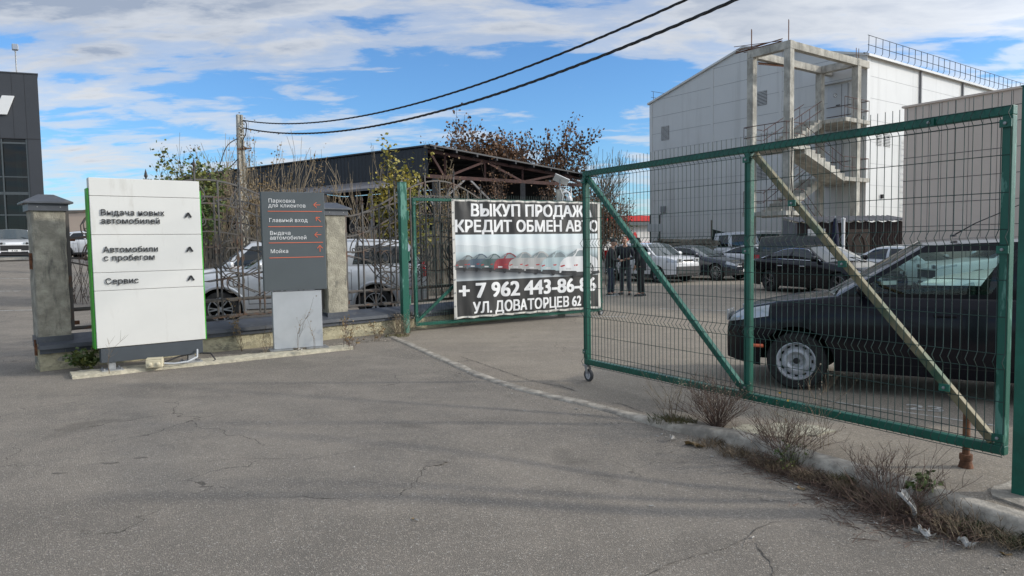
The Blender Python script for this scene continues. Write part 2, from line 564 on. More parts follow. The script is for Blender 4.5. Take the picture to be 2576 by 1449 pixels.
# ---------------------------------------------------------------- lettering
def letters(txt, size, bold=0.0, depth=0.0, align='LEFT', space=1.0, sx=1.0):
    """MB of a line of text in the xy plane, baseline at y=0; bold thickens the strokes"""
    c = bpy.data.curves.new('lettering', 'FONT')
    c.body = txt
    c.size = size
    c.extrude = depth / 2
    c.align_x = align
    c.space_character = space
    c.resolution_u = 4
    o = bpy.data.objects.new('lettering', c)
    COL.objects.link(o)
    dg = bpy.context.evaluated_depsgraph_get()
    me = bpy.data.meshes.new_from_object(o.evaluated_get(dg))
    mb = MB()
    d = bold
    steps = [(0, 0)] if not bold else [(-d, -d * .5), (d, -d * .5), (-d, d * .5), (d, d * .5), (0, 0)]
    for k, (ax, ay) in enumerate(steps):
        mb.add([(v.co.x * sx + ax, v.co.y + ay, v.co.z + 0.00025 * k) for v in me.vertices], [tuple(p.vertices) for p in me.polygons])
    bpy.data.objects.remove(o)
    bpy.data.curves.remove(c)
    bpy.data.meshes.remove(me)
    return mb


def place(mb, M4):
    mb.v = [M4 @ p for p in mb.v]
    return mb


def text_width(mb):
    xs = [p.x for p in mb.v]
    return min(xs), max(xs)


def plane_matrix(origin, xdir, up=(0, 0, 1)):
    """local x along xdir, y up, z towards the viewer side"""
    x = Vector(xdir).normalized()
    y = Vector(up).normalized()
    z = x.cross(y).normalized()
    y = z.cross(x)
    return Matrix(((x.x, y.x, z.x, origin[0]), (x.y, y.y, z.y, origin[1]), (x.z, y.z, z.z, origin[2]), (0, 0, 0, 1)))


# ---------------------------------------------------------------- ground height
def ground_z(x, y):
    """the site rises to the dealership at the back left and the road dips beside the kerb"""
    d = -0.85 * (x + 6.5) + 0.53 * (y - 9.7)
    z = 1.2 * smooth01((d - 5.0) / 23.0)
    return z


KERB = [(-2.35, 12.9), (-1.79, 11.72), (-1.09, 10.15), (-0.45, 8.72), (0.03, 7.9), (0.38, 7.46), (0.64, 7.16), (0.90, 6.82), (1.13, 6.52), (1.34, 6.29), (1.55, 6.15), (1.76, 5.98), (1.97, 5.74), (2.15, 5.42), (2.31, 5.10), (2.45, 4.88), (2.57, 4.68), (2.72, 4.34), (2.91, 3.98), (3.3, 3.3), (3.9, 2.4), (4.7, 1.2), (6.0, -1.0)]


def road_drop(x, y):
    return -0.115 * smooth01((6.9 - y) / 1.5) * smooth01((x + 1.2) / 2.6)


def road_z(x, y):
    return ground_z(x, y) + road_drop(x, y)
# ================================================================ SETTING
def axis(lo, hi, near_lo, near_hi, step, grow=1.25):
    xs = []
    x = near_lo
    while x <= near_hi + 1e-6:
        xs.append(x)
        x += step
    s = step
    while xs[-1] < hi:
        s *= grow
        xs.append(min(hi, xs[-1] + s))
    s = step
    left = [near_lo]
    while left[-1] > lo:
        s *= grow
        left.append(max(lo, left[-1] - s))
    return list(reversed(left[1:])) + xs


def build_ground():
    xs, ys = axis(-900, 900, -12, 8, 0.25), axis(-300, 1200, 0, 16, 0.25)
    mb = MB()
    vs = [(x, y, road_z(x, y)) for y in ys for x in xs]
    n = len(xs)
    fs = [(j * n + i, j * n + i + 1, (j + 1) * n + i + 1, (j + 1) * n + i) for j in range(len(ys) - 1) for i in range(n - 1)]
    mb.add(vs, fs)
    g = mb.build('ground', M['asphalt'], smooth=180)
    tag(g, 'grey worn asphalt road and entrance in front of the gates', 'ground', kind='structure')


build_ground()


def wobble(x, y, a=0.01):
    return a * (sin(x * 7.1 + y * 3.3) + sin(y * 5.7 - x * 2.9) * 0.6)


def dense(pts, step):
    out = []
    for (a, b), (c, d) in zip(pts, pts[1:]):
        k = max(1, int(sqrt((c - a) ** 2 + (d - b) ** 2) / step))
        for i in range(k):
            out.append((a + (c - a) * i / k, b + (d - b) * i / k))
    out.append(pts[-1])
    return out


KD = dense(KERB, 0.12)


def build_lot():
    """the car park surface: a sheet 4 mm above the ground, bounded by the kerb"""
    mb = MB()
    off = []
    for i, (x, y) in enumerate(KD):
        a, b = KD[max(0, i - 1)], KD[min(len(KD) - 1, i + 1)]
        t = Vector((b[0] - a[0], b[1] - a[1])).normalized()
        off.append((x - t.y * 0.10, y + t.x * 0.10))
    edge = off + [(60, -20), (60, 75), (4, 75), (-2.2, 15.9)]
    vs = [(x, y, 0.004) for x, y in edge]
    # fan of strips towards a far right line keeps the faces well shaped
    n = len(off)
    far = [(60, off[0][1] + (off[-1][1] - off[0][1]) * i / (n - 1), 0.004) for i in range(n)]
    vs = [(x, y, 0.004) for x, y in off] + far
    fs = [(i, i + 1, n + i + 1, n + i) for i in range(n - 1)]
    mb.add(vs, fs)
    mb.add([(off[0][0], off[0][1], 0.004), (60, off[0][1], 0.004), (60, 90, 0.004), (0.4, 90, 0.004), (-0.6, 16.0, 0.004), (-2.2, 14.6, 0.004)], [(0, 1, 2, 3, 4, 5)])
    o = mb.build('parking_lot', M['lot'])
    bm = bmesh.new()
    bm.from_mesh(o.data)
    bmesh.ops.recalc_face_normals(bm, faces=bm.faces)
    if sum(f.normal.z for f in bm.faces) < 0:
        bmesh.ops.reverse_faces(bm, faces=bm.faces)
    bm.to_mesh(o.data)
    bm.free()
    tag(o, 'pale asphalt of the car sales lot behind the open gates', 'parking lot', kind='structure')


build_lot()


def build_kerb():
    mb = MB()
    rnd = random.Random(4)
    prof_n = 6
    vs, fs = [], []
    n = len(KD)
    for i, (x, y) in enumerate(KD):
        a, b = KD[max(0, i - 1)], KD[min(n - 1, i + 1)]
        t = Vector((b[0] - a[0], b[1] - a[1], 0)).normalized()
        inn = Vector((-t.y, t.x, 0))
        p = Vector((x, y, 0))
        w = 0.15 + 0.01 * sin(i * 0.9) + rnd.uniform(-.006, .006)
        e = rnd.uniform(-.006, .006)
        zt = 0.020 + rnd.uniform(-.002, .002)
        for d, z in ((-0.012, -0.30), (0.004 + e, zt - 0.03), (0.022 + e, zt - 0.006), (0.05, zt), (w - 0.02, zt), (w, -0.02)):
            q = p + inn * d
            vs.append((q.x, q.y, z))
    for i in range(n - 1):
        for j in range(prof_n - 1):
            a = i * prof_n + j
            fs.append((a, a + prof_n, a + prof_n + 1, a + 1))
    mb.add(vs, fs)
    o = mb.build('kerb', M['kerb'], smooth=50)
    tag(o, 'worn concrete kerb curving from the left gate post to the right one', 'kerb', kind='structure')


build_kerb()


def ribbon(pts, w, z, name, m, label):
    mb = MB()
    vs = []
    for i, (x, y) in enumerate(pts):
        a, b = pts[max(0, i - 1)], pts[min(len(pts) - 1, i + 1)]
        t = Vector((b[0] - a[0], b[1] - a[1])).normalized()
        vs += [(x - t.y * w / 2, y + t.x * w / 2, z), (x + t.y * w / 2, y - t.x * w / 2, z)]
    fs = [(2 * i, 2 * i + 1, 2 * i + 3, 2 * i + 2) for i in range(len(pts) - 1)]
    mb.add(vs, fs)
    o = mb.build(name, m)
    return tag(o, label, 'road marking', kind='structure')


M['marking'] = mat('worn_white_marking', (0.55, 0.54, 0.50), 0.85, col2=(0.2, 0.19, 0.17), scale=14, thresh=(0.48, 0.6))
ribbon(dense([(0.1, 16.45), (2.5, 15.5)], 0.3), 0.09, 0.008, 'road_marking', M['marking'], 'worn white parking line on the asphalt under the banner gate')
ribbon(dense([(3.6, 17.3), (5.6, 16.2)], 0.3), 0.07, 0.008, 'road_marking', M['marking'], 'faint white parking line in the lot behind the right gate leaf')
ribbon(dense([(3.2, 7.1), (4.2, 6.05)], 0.3), 0.03, 0.008, 'road_marking', M['marking'], 'thin chalky white line on the asphalt beside the black car')
t23 = letters('23', 0.34, 0.006)
place(t23, plane_matrix((3.75, 6.72, 0.009), (0.8, -0.45, 0), (0.45, 0.8, 0)))
tag(t23.build('road_marking', M['marking']), 'chalky number 23 painted on the asphalt beside the black car', 'road marking', kind='structure')
for yy, x0 in ((17.5, -14.5), (21.0, -18.0), (24.5, -19.5)):
    pts = dense([(x0, yy), (x0 + 2.6, yy + 1.2)], 0.3)
    mb = MB()
    vs = []
    for x, y in pts:
        for s in (-.05, .05):
            vs.append((x, y + s, ground_z(x, y + s) + 0.008))
    mb.add(vs, [(2 * i, 2 * i + 2, 2 * i + 3, 2 * i + 1) for i in range(len(pts) - 1)])
    tag(mb.build('road_marking', M['marking']), 'white bay line on the forecourt seen beside the left pillar', 'road marking', group='bay lines on the forecourt', kind='structure')

# cracks and spots in the asphalt
M['crack'] = mat('crack_filling', (0.06, 0.055, 0.048), 0.95, col2=(0.20, 0.175, 0.145), scale=9, thresh=(.45, .6))
M['crumb'] = mat('crumbled_asphalt', (0.33, 0.285, 0.235), 0.95, col2=(0.15, 0.135, 0.115), scale=40, thresh=(.42, .58), bump=.01, bscale=90)
M['stain'] = mat('oil_stain', (0.135, 0.118, 0.098), 0.8, col2=(0.22, 0.192, 0.158), scale=45, thresh=(.4, .6), bump=.006, bscale=130)


def crack(pts, w, label, seed, zoff=0.004, m='crack'):
    rnd = random.Random(seed)
    P = dense(pts, 0.035)
    mb = MB()
    vs = []
    for i, (x, y) in enumerate(P):
        a_, b_ = P[max(0, i - 1)], P[min(len(P) - 1, i + 1)]
        t_ = Vector((b_[0] - a_[0], b_[1] - a_[1])).normalized()
        j = rnd.gauss(0, w * .9)
        ww = w * rnd.uniform(.25, 1.0) * min(1, i / 4, (len(P) - 1 - i) / 4 + .05)
        c_ = (x - t_.y * j, y + t_.x * j)
        for sg in (1, -1):
            px_, py_ = c_[0] - sg * t_.y * ww, c_[1] + sg * t_.x * ww
            vs.append((px_, py_, road_z(px_, py_) + zoff))
    mb.add(vs, [(2 * i, 2 * i + 1, 2 * i + 3, 2 * i + 2) for i in range(len(P) - 1)])
    return tag(mb.build('road_crack', M[m]), label, 'crack', kind='structure')


crack([(0.55, 3.5), (0.69, 3.62), (0.85, 3.77), (1.03, 3.88), (1.16, 3.94), (1.28, 4.04), (1.38, 4.12), (1.47, 4.24), (1.65, 4.36)], .0045, 'thin crack running up towards the dead stems in the near asphalt', 1)
crack([(1.40, 4.09), (1.39, 3.83), (1.38, 3.71), (1.32, 3.55)], .009, 'wider crack running down to the bottom of the photo', 2)
crack([(1.36, 4.05), (1.30, 4.02), (1.45, 4.15)], .035, 'crumbled spot where two cracks meet', 3, .003, 'crumb')
crack([(-0.80, 10.42), (-0.48, 9.80), (-0.16, 9.16), (0.12, 8.60), (0.33, 8.26), (0.55, 8.08), (0.72, 7.74)], .008, 'dark crack along the lot side of the kerb', 4, .009)
crack([(0.93, 7.24), (1.10, 7.12), (1.25, 6.75)], .009, 'short crack behind the kerb left of the green grass', 5, .009)
crack([(-2.6, 5.3), (-2.2, 5.5), (-1.6, 5.45), (-1.2, 5.7), (-.7, 5.6)], .0025, 'hairline crack across the middle of the entrance', 6)


def stain(x, y, rx, ry, label, seed):
    rnd = random.Random(seed)
    mb = MB()
    n_ = 40
    ph = [rnd.uniform(0, 6.3) for _ in range(4)]
    vs = []
    for i in range(n_):
        a_ = 2 * pi * i / n_
        r_ = 1 + .16 * sin(3 * a_ + ph[0]) + .12 * sin(5 * a_ + ph[1]) + .10 * sin(9 * a_ + ph[2]) + rnd.uniform(-.08, .08)
        vs.append((x + rx * r_ * cos(a_), y + ry * r_ * sin(a_), 0.003 + road_z(x, y)))
    mb.add(vs, [tuple(range(n_))])
    return tag(mb.build('oil_stain', M['stain']), label, 'stain', kind='structure')


stain(-0.62, 5.34, .085, .075, 'dark oil spot in the middle of the entrance asphalt', 1)
stain(-3.15, 5.43, .06, .025, 'small dark drip on the asphalt below the white sign', 2)
stain(-2.98, 5.56, .05, .02, 'second small dark drip beside the first one', 3)
stain(-3.4, 5.2, .05, .018, 'thin dark drip left of the other two', 4)

# broken concrete patch behind the kerb
mb = MB()
rnd = random.Random(8)
pc = [(2.28 + (0.42 + rnd.uniform(-.07, .05)) * cos(a) * 1.1, 6.02 + (0.2 + rnd.uniform(-.05, .05)) * sin(a), ) for a in [2 * pi * i / 26 for i in range(26)]]
mb.prism(pc, 0.012, Matrix.Translation((0, 0, 0.006)))
M['palepatch'] = mat('pale_cement', (0.42, 0.39, 0.30), 0.95, var=0.25, scale=10, bump=0.01, bscale=40)
tag(mb.build('concrete_patch', M['palepatch']), 'pale spilled cement patch on the ground behind the kerb weeds', 'concrete patch', kind='structure')
mb = MB()
pc = [(3.42 + (0.40 + .03 * sin(3 * a) + rnd.uniform(-.015, .015)) * cos(a), 4.30 + (0.36 + .03 * cos(4 * a) + rnd.uniform(-.015, .015)) * sin(a)) for a in [2 * pi * i / 30 for i in range(30)]]
mb.prism(pc, 0.016, Matrix.Translation((0, 0, 0.003)))
tag(mb.build('concrete_base', M['kerb']), 'rough concrete collar round the foot of the right gate post', 'concrete base', kind='structure')

# footing strip under the signs
mb = MB()
a, b = Vector((-5.68, 9.06, 0)), Vector((-2.55, 11.30, 0))
d = (b - a).normalized()
nrm = Vector((d.y, -d.x, 0))
k = 60
rnd = random.Random(5)
fr = [a + d * ((b - a).length * i / k) + nrm * (rnd.uniform(-.008, .008) + .012 * sin(i * .31)) for i in range(k + 1)]
bk = [a + d * ((b - a).length * i / k) - nrm * (0.42 + rnd.uniform(-.03, .03)) * lerp(1, 0.75, i / k) for i in range(k + 1)]
vs, fs = [], []
for i in range(k + 1):
    h = 0.045 + 0.004 * sin(i * 0.23) + rnd.uniform(-.0015, .0015)
    vs += [fr[i] + Vector((0, 0, -.02)), fr[i] + Vector((0, 0, h * .75)) - nrm * .012, fr[i] - nrm * .04 + Vector((0, 0, h)), bk[i] + Vector((0, 0, h)), bk[i] + Vector((0, 0, -.02))]
for i in range(k):
    for j in range(4):
        q = i * 5 + j
        fs.append((q, q + 5, q + 6, q + 1))
fs += [(0, 1, 2, 3, 4), tuple(k * 5 + j for j in (4, 3, 2, 1, 0))]
mb.add(vs, fs)
tag(mb.build('concrete_footing', M['foot'], smooth=40), 'long cream concrete footing strip the two direction signs stand on', 'footing', kind='structure')

# ================================================================ WALL, PILLARS, IRON FENCE
W0 = Vector((-6.52, 9.70, 0.0))
WD = Vector((0.747, 0.665, 0.0)).normalized()
WN = Vector((WD.y, -WD.x, 0.0))         # towards the road


def wp(s, back=0.0, z=0.0):
    """point s metres along the wall, back metres behind its face"""
    p = W0 + WD * s - WN * back
    return Vector((p.x, p.y, z))


WALLANG = math.atan2(WD.y, WD.x)


def wall_section(s0, s1, label, coping=True):
    t = thing('low_wall', label, 'wall', wp((s0 + s1) / 2, 0.2), WALLANG, 'low wall sections under the iron fence')
    L = s1 - s0
    mb = MB()
    rnd = random.Random(int(s0 * 10))
    k = int(L / 0.08)
    vs = []
    for i in range(k + 1):
        x = -L / 2 + L * i / k
        for z in (-0.05, 0.06, 0.14, 0.22, 0.31):
            vs.append((x, -0.2 + rnd.uniform(-.006, .006) - (0.02 if z < 0.1 else 0), z))
    fs = [(i * 5 + j, i * 5 + 5 + j, i * 5 + 6 + j, i * 5 + 1 + j) for i in range(k) for j in range(4)]
    mb.add(vs, fs)
    mb.box((0, 0.015, 0.13), (L - 0.002, 0.39, 0.36))
    mb.build('wall', M['wall'], t)
    if coping:
        cp = MB()
        prof = [(-0.29, 0.305), (-0.285, 0.36), (-0.20, 0.40), (0.0, 0.475), (0.20, 0.40), (0.285, 0.36), (0.29, 0.305)]
        nb = max(1, round(L / 2.0))
        for b_ in range(nb):
            x0, x1 = -L / 2 + L * b_ / nb, -L / 2 + L * (b_ + 1) / nb + (0.03 if b_ < nb - 1 else 0)
            e = 0.003 * (b_ % 2)
            vs = [(x, y * (1 + e), z + e) for x in (x0, x1) for y, z in prof]
            fs = [(j, j + 7, j + 8, j + 1) for j in range(6)] + [(6, 5, 4, 3, 2, 1, 0), (7, 8, 9, 10, 11, 12, 13)]
            cp.add(vs, fs)
        cp.build('coping', M['flash'], t)
        dr = MB()
        dr.box((0, -0.232, 0.275), (L - 0.01, 0.016, 0.07))
        dr.build('drip_edge', M['flash'], t)
    return t


def pillar(s, label, mt, cap=True, h=2.24):
    t = thing('gate_pillar', label, 'pillar', wp(s, 0.2), WALLANG, 'concrete fence pillars')
    mb = MB()
    rnd = random.Random(int(s * 7))
    # chipped edges: rings of slightly irregular corners
    vs, fs = [], []
    zs = [-0.05 + (h + 0.05) * i / 26 for i in range(27)]
    for z in zs:
        for cx, cy in ((-1, -1), (1, -1), (1, 1), (-1, 1)):
            w = 0.2 + rnd.uniform(-.006, .004)
            c = 0.012 + max(0, rnd.uniform(-.02, .02))
            for dx, dy in (((c, 0), (0, c)) if cx * cy < 0 else ((0, c), (c, 0))):
                vs.append((cx * (w - dx), cy * (w - dy), z))
    # order every ring counter-clockwise
    ring = len(vs) // len(zs)
    out = []
    for i in range(len(zs)):
        r = vs[i * ring:(i + 1) * ring]
        r.sort(key=lambda p: math.atan2(p[1], p[0]))
        out += r
    for i in range(len(zs) - 1):
        for j in range(ring):
            fs.append((i * ring + j, i * ring + (j + 1) % ring, (i + 1) * ring + (j + 1) % ring, (i + 1) * ring + j))
    mb.add(out, fs)
    mb.build('shaft', mt, t, smooth=30)
    col = MB()
    col.box((0, 0, 0.43), (0.425, 0.425, 0.09))
    col.build('base_flashing', M['flash'], t)
    if cap:
        cp = MB()
        cp.box((0, 0, h - 0.03 + 0.05), (0.47, 0.47, 0.10))
        q, z0, z1 = 0.29, h + 0.07, h + 0.20
        vs = [(-q, -q, z0), (q, -q, z0), (q, q, z0), (-q, q, z0), (-q, -q, z0 + .022), (q, -q, z0 + .022), (q, q, z0 + .022), (-q, q, z0 + .022),
              (-.09, -.09, z1), (.09, -.09, z1), (.09, .09, z1), (-.09, .09, z1)]
        cp.add(vs, [(3, 2, 1, 0), (0, 1, 5, 4), (1, 2, 6, 5), (2, 3, 7, 6), (3, 0, 4, 7), (4, 5, 9, 8), (5, 6, 10, 9), (6, 7, 11, 10), (7, 4, 8, 11), (8, 9, 10, 11)])
        c = cp.build('cap', M['flash'], t)
        sc = MB()
        for x in (-0.13, 0.14):
            sc.lathe([(0.0, 0.006), (0.007, 0.005), (0.008, 0.0)], 8, Matrix.Translation((x, -0.235, h + 0.02)) @ Matrix.Rotation(pi / 2, 4, 'X'))
        sc.build('rivet', M['zinc'], c)
    br = MB()
    for z in (0.62, 1.82):
        br.box((0.26, 0.02, z), (0.16, 0.05, 0.055))
        br.box((-0.26, 0.02, z), (0.16, 0.05, 0.055)) if s > 1 else br.box((-0.215, -0.05, z - 0.3), (0.03, 0.06, 0.22))
    br.build('fence_bracket', M['rust'], t)
    return t


pillar(0.2, 'weathered grey concrete pillar at the left end of the wall, beside the white sign', M['pillar_dirty_shaded'])
pillar(4.54, 'pale sunlit concrete pillar with grey metal cap beside the slate sign', M['pillar'])
pillar(9.3, 'concrete pillar hidden behind the banner gate leaf', M['pillar'])
wall_section(0.0, 4.54, 'low cream wall with dark coping behind the two direction signs')
wall_section(4.54, 9.5, 'low cream wall with dark coping running behind the green hinge post')


def spiral(c, r0, turns, a0, ccw, step=0.32):
    """flat scroll winding inwards from radius r0, in panel coordinates (x, z)"""
    n = int(abs(turns) * 2 * pi / step)
    pts = []
    for i in range(n + 1):
        t = i / n
        r = r0 * (1 - t * 0.82)
        a = a0 + ccw * turns * 2 * pi * t
        pts.append((c[0] + r * cos(a), c[1] + r * sin(a)))
    return pts


def arc(c, r, a0, a1, n=14):
    return [(c[0] + r * cos(lerp(a0, a1, i / n)), c[1] + r * sin(lerp(a0, a1, i / n))) for i in range(n + 1)]


def fence_panel(s0, s1, peak, label, back, scroll=True, zlo=0.56, layer=0):
    """a wrought iron panel: arched rails, square bars with spearheads, scrollwork"""
    L = s1 - s0
    t = thing('iron_fence_panel', label, 'fence panel', wp((s0 + s1) / 2, back), WALLANG, 'wrought iron fence panels')

    def top(x):
        u = min(1.0, abs(x) / (L / 2))
        return 2.20 + peak * (cos(u * pi) * 0.5 + 0.5) ** 0.9

    def mid(x):
        return top(x) - 0.37

    def low(x):
        return top(x) - 0.82 + 0.18 * (abs(x) / (L / 2)) ** 2
    xs = [-L / 2 + L * i / 28 for i in range(29)]
    fr = MB()
    for fn, w in ((top, 0.03), (mid, 0.026), (low, 0.026)):
        fr.tube([(x, 0, fn(x)) for x in xs], w * 0.62, 4, twist=pi / 4)
    for z in (zlo, zlo + 0.27):
        fr.bar((-L / 2, 0, z), (L / 2, 0, z), 0.03, 0.03)
    for x in (-L / 2, L / 2):
        fr.bar((x, 0, zlo - 0.02), (x, 0, 2.22), 0.045, 0.045)
    fr.build('frame', M['iron'], t)
    nb = round(L / 0.36)
    for i in range(1, nb):
        x = -L / 2 + L * i / nb
        b = MB()
        b.bar((x, -0.016, zlo), (x, -0.016, top(x) + (0.16 if i % 2 else 0)), 0.024, 0.024)
        bo = b.build('bar', M['iron'], t)
        if i % 2:
            z = top(x) + 0.14
            sp = MB()
            sp.lathe([(0.012, 0), (0.03, 0.012), (0.012, 0.03), (0.012, 0.06), (0.028, 0.085), (0.018, 0.13), (0.0, 0.20)], 4, Matrix.Translation((x, -0.016, z)))
            for sgn in (-1, 1):
                sp.tube([(x, -0.016, z + .03), (x + sgn * .035, -0.016, z + .045), (x + sgn * .048, -0.016, z + .02)], 0.007, 4)
            sp.build('spearhead', M['iron'], bo)
    if scroll:
        sc = MB()

        def put(pts, r=0.011):
            sc.tube([(x, 0.004, z) for x, z in pts], r, 4, twist=pi / 4)
        for i in range(1, nb, 2):
            x = -L / 2 + L * i / nb
            h = top(x)
            for sg in (-1, 1):
                # lyre between the two upper rails
                put([(x + sg * 0.02, h - 0.02), (x + sg * 0.10, h - 0.12), (x + sg * 0.15, h - 0.21), (x + sg * 0.145, h - 0.28)] + spiral((x + sg * 0.085, h - 0.285), 0.06, 1.2, 0 if sg > 0 else pi, -sg))
                m_ = low(x)
                put([(x + sg * 0.02, h - 0.42), (x + sg * 0.11, h - 0.52), (x + sg * 0.15, h - 0.63)] + spiral((x + sg * 0.085, h - 0.66), 0.065, 1.25, 0 if sg > 0 else pi, -sg))
        for cx, sg in ((-L * 0.30, 1), (-L * 0.10, -1), (L * 0.10, 1), (L * 0.30, -1)):
            z = 1.52 if abs(cx) < L * 0.2 else 1.42
            put(spiral((cx, z), 0.27, 1.75, pi / 2, sg))
            put(spiral((cx + sg * 0.05, z - 0.42), 0.19, 1.6, -pi / 2, -sg))
            put([(cx - sg * 0.24, z + 0.12), (cx - sg * 0.05, z - 0.24), (cx + sg * 0.25, z - 0.30), (cx + sg * 0.45, z - 0.2)])
            put([(cx - sg * 0.3, z - 0.1), (cx - sg * 0.12, z - 0.32), (cx + sg * 0.2, z - 0.52), (cx + sg * 0.42, z - 0.62)])
        put([(-L / 2, 1.5), (-L / 4, 1.25), (0, 1.12), (L / 4, 1.25), (L / 2, 1.5)])
        sc.build('scrollwork', M['iron'], t)
    return t


fence_panel(0.44, 4.30, 0.55, 'arched wrought iron fence panel with scrolls behind the two direction signs', 0.14)
fence_panel(4.80, 9.06, 0.74, 'arched wrought iron fence panel beside the green hinge post, partly behind the banner', 0.14)
fence_panel(0.44, 4.30, 0.30, 'rear iron fence panel doubling the one behind the direction signs', 0.34, zlo=0.52)
fence_panel(4.80, 9.06, 0.45, 'rear iron fence panel doubling the one beside the green hinge post', 0.34, zlo=0.52)

# ================================================================ SIGNS
SD = Vector((0.79, 0.613, 0)).normalized()
SA = math.atan2(SD.y, SD.x)


def build_white_sign():
    c = Vector((-5.0, 9.79, 0))
    t = thing('direction_sign', 'tall white direction sign with black lettering and green side edges', 'sign', c, SA)
    w, d = 1.36, 0.17
    rows = [(2.37, 2.60), (1.86, 2.36), (1.36, 1.85), (1.12, 1.35), (0.36, 1.11)]
    for z0, z1 in rows:
        mb = MB()
        mb.box((0, 0, (z0 + z1) / 2 + 0.003), (w, d, z1 - z0 + 0.006))
        mb.build('panel', M['sign_white'], t, bev=0.006)
    for sx in (-1, 1):
        g = MB()
        g.box((sx * (w / 2 + 0.012), 0.045, 1.41), (0.022, d + 0.03, 2.12))
        g.build('side_edge', M['sign_green'], t, bev=0.003)
    b = MB()
    b.box((0, 0, 0.255), (1.28, 0.15, 0.19))
    b.build('base_box', M['sign_dark'], t, bev=0.004)
    for x in (-0.51, 0.49):
        l = MB()
        l.box((x, 0.0, 0.10), (0.085, 0.085, 0.13))
        lo = l.build('leg', M['zinc'], t)
        p = MB()
        p.box((x, 0.0, 0.052), (0.26, 0.24, 0.016))
        for bx, by in ((-.1, -.09), (.1, -.09), (.1, .09), (-.1, .09)):
            p.lathe([(0.012, 0), (0.012, 0.02), (0, 0.022)], 6, Matrix.Translation((x + bx, by, 0.06)))
        p.build('base_plate', M['zinc'], lo)
    # raised letters stand on pins in front of the face
    yf = -d / 2
    tx = MB()

    def put(txt, x, z, size):
        m = letters(txt, size, 0.0003, 0.010, space=1.04)
        place(m, Matrix.Translation((x, yf - 0.014, z)) @ Matrix.Rotation(pi / 2, 4, 'X'))
        tx.v, off = tx.v + m.v, len(tx.v)
        tx.f += [tuple(i + off for i in f) for f in m.f]
        tx.m += m.m
    put('Выдача новых', -0.565, 2.115, 0.108)
    put('автомобилей', -0.565, 2.005, 0.108)
    put('Автомобили', -0.555, 1.625, 0.108)
    put('с пробегом', -0.555, 1.515, 0.108)
    put('Сервис', -0.55, 1.205, 0.108)
    tx.build('lettering', M['letter_black'], t)
    ar = MB()
    for z in (2.10, 1.62, 1.215):
        for sg in (-1, 1):
            p0, p1 = Vector((0.515, yf - 0.014, z + 0.06)), Vector((0.515 + sg * 0.038, yf - 0.014, z - 0.005))
            ar.bar(p0 - Vector((0, 0, 0)), p1, 0.012, 0.022, up=(1, 0, 0.4 * sg))
    ar.build('arrow', M['letter_black'], t)
    return t


build_white_sign()


def build_slate_sign():
    ang = math.atan2(0.42, 0.86)
    c = Vector((-3.42, 11.20, 0))
    t = thing('direction_sign', 'slate grey direction sign with white lettering and orange arrows on a pale plinth', 'sign', c, ang)
    mb = MB()
    mb.box((0, 0, 1.745), (0.955, 0.15, 1.53))
    mb.build('panel', M['sign_grey'], t, bev=0.006)
    b = MB()
    b.box((0.015, 0.015, 0.515), (0.75, 0.13, 0.90))
    b.build('plinth', M['steel_grey'], t, bev=0.004)
    for x in (-0.26, 0.29):
        p = MB()
        p.box((x, -0.02, 0.055), (0.34, 0.30, 0.014))
        p.box((x, 0.0, 0.075), (0.09, 0.09, 0.03))
        p.build('base_plate', M['zinc'], t)
    yf = -0.075
    tx, on = MB(), MB()

    def put(txt, x, z, size):
        m = letters(txt, size, 0.0, 0.004, space=1.05)
        place(m, Matrix.Translation((x, yf - 0.003, z)) @ Matrix.Rotation(pi / 2, 4, 'X'))
        off = len(tx.v)
        tx.v += m.v
        tx.f += [tuple(i + off for i in f) for f in m.f]
        tx.m += m.m
    put('Парковка', -0.375, 2.345, 0.083)
    put('для клиентов', -0.375, 2.272, 0.083)
    put('Главный вход', -0.375, 2.045, 0.083)
    put('Выдача', -0.37, 1.848, 0.083)
    put('автомобилей', -0.37, 1.775, 0.083)
    put('Мойка', -0.37, 1.567, 0.083)
    tx.build('lettering', M['letter_white'], t)

    def ln(p, q, w=0.0085):
        on.bar((p[0], yf - 0.003, p[1]), (q[0], yf - 0.003, q[1]), 0.004, w, up=(-(q[1] - p[1]), 0, q[0] - p[0]) if abs(q[0] - p[0]) > 1e-6 else (1, 0, 0))
    for z in (2.212, 1.975, 1.725, 1.495):
        ln((-0.385, z), (0.435, z), 0.009)
    for x, z, a in ((0.36, 2.315, pi), (0.375, 2.085, 3 * pi / 4), (0.36, 1.845, pi), (0.385, 1.625, pi / 2)):
        h = 0.052
        tip = (x + h * cos(a), z + h * sin(a))
        ln((x - h * cos(a), z - h * sin(a)), tip)
        for s in (-1, 1):
            ln(tip, (tip[0] - 0.062 * cos(a + s * 0.72), tip[1] - 0.062 * sin(a + s * 0.72)))
    on.build('arrow', M['orange'], t)
    return t


build_slate_sign()

# junction box and its cable on the footing
jb = thing('junction_box', 'cream plastic junction box lying on the footing under the white sign', 'junction box', (-4.90, 9.63, 0.05), 0.35)
mb = MB()
mb.box((0, 0, 0.055), (0.21, 0.17, 0.11))
mb.build('box', M['cream'], jb, bev=0.012)
mb = MB()
mb.box((0, 0, 0.118), (0.20, 0.16, 0.014))
mb.build('lid', M['cream'], jb, bev=0.005)
for x in (-0.05, 0.05):
    mb = MB()
    mb.lathe([(0.03, 0), (0.028, 0.012), (0.015, 0.018), (0.0, 0.02)], 12, Matrix.Translation((x, -0.086, 0.05)) @ Matrix.Rotation(pi / 2, 4, 'X'))
    mb.build('gland', M['cream'], jb)
mb = MB()
mb.tube([(-4.80, 9.68, 0.09), (-4.68, 9.74, 0.075), (-4.54, 9.83, 0.085), (-4.46, 9.95, 0.13), (-4.50, 10.05, 0.22)], 0.014, 7)
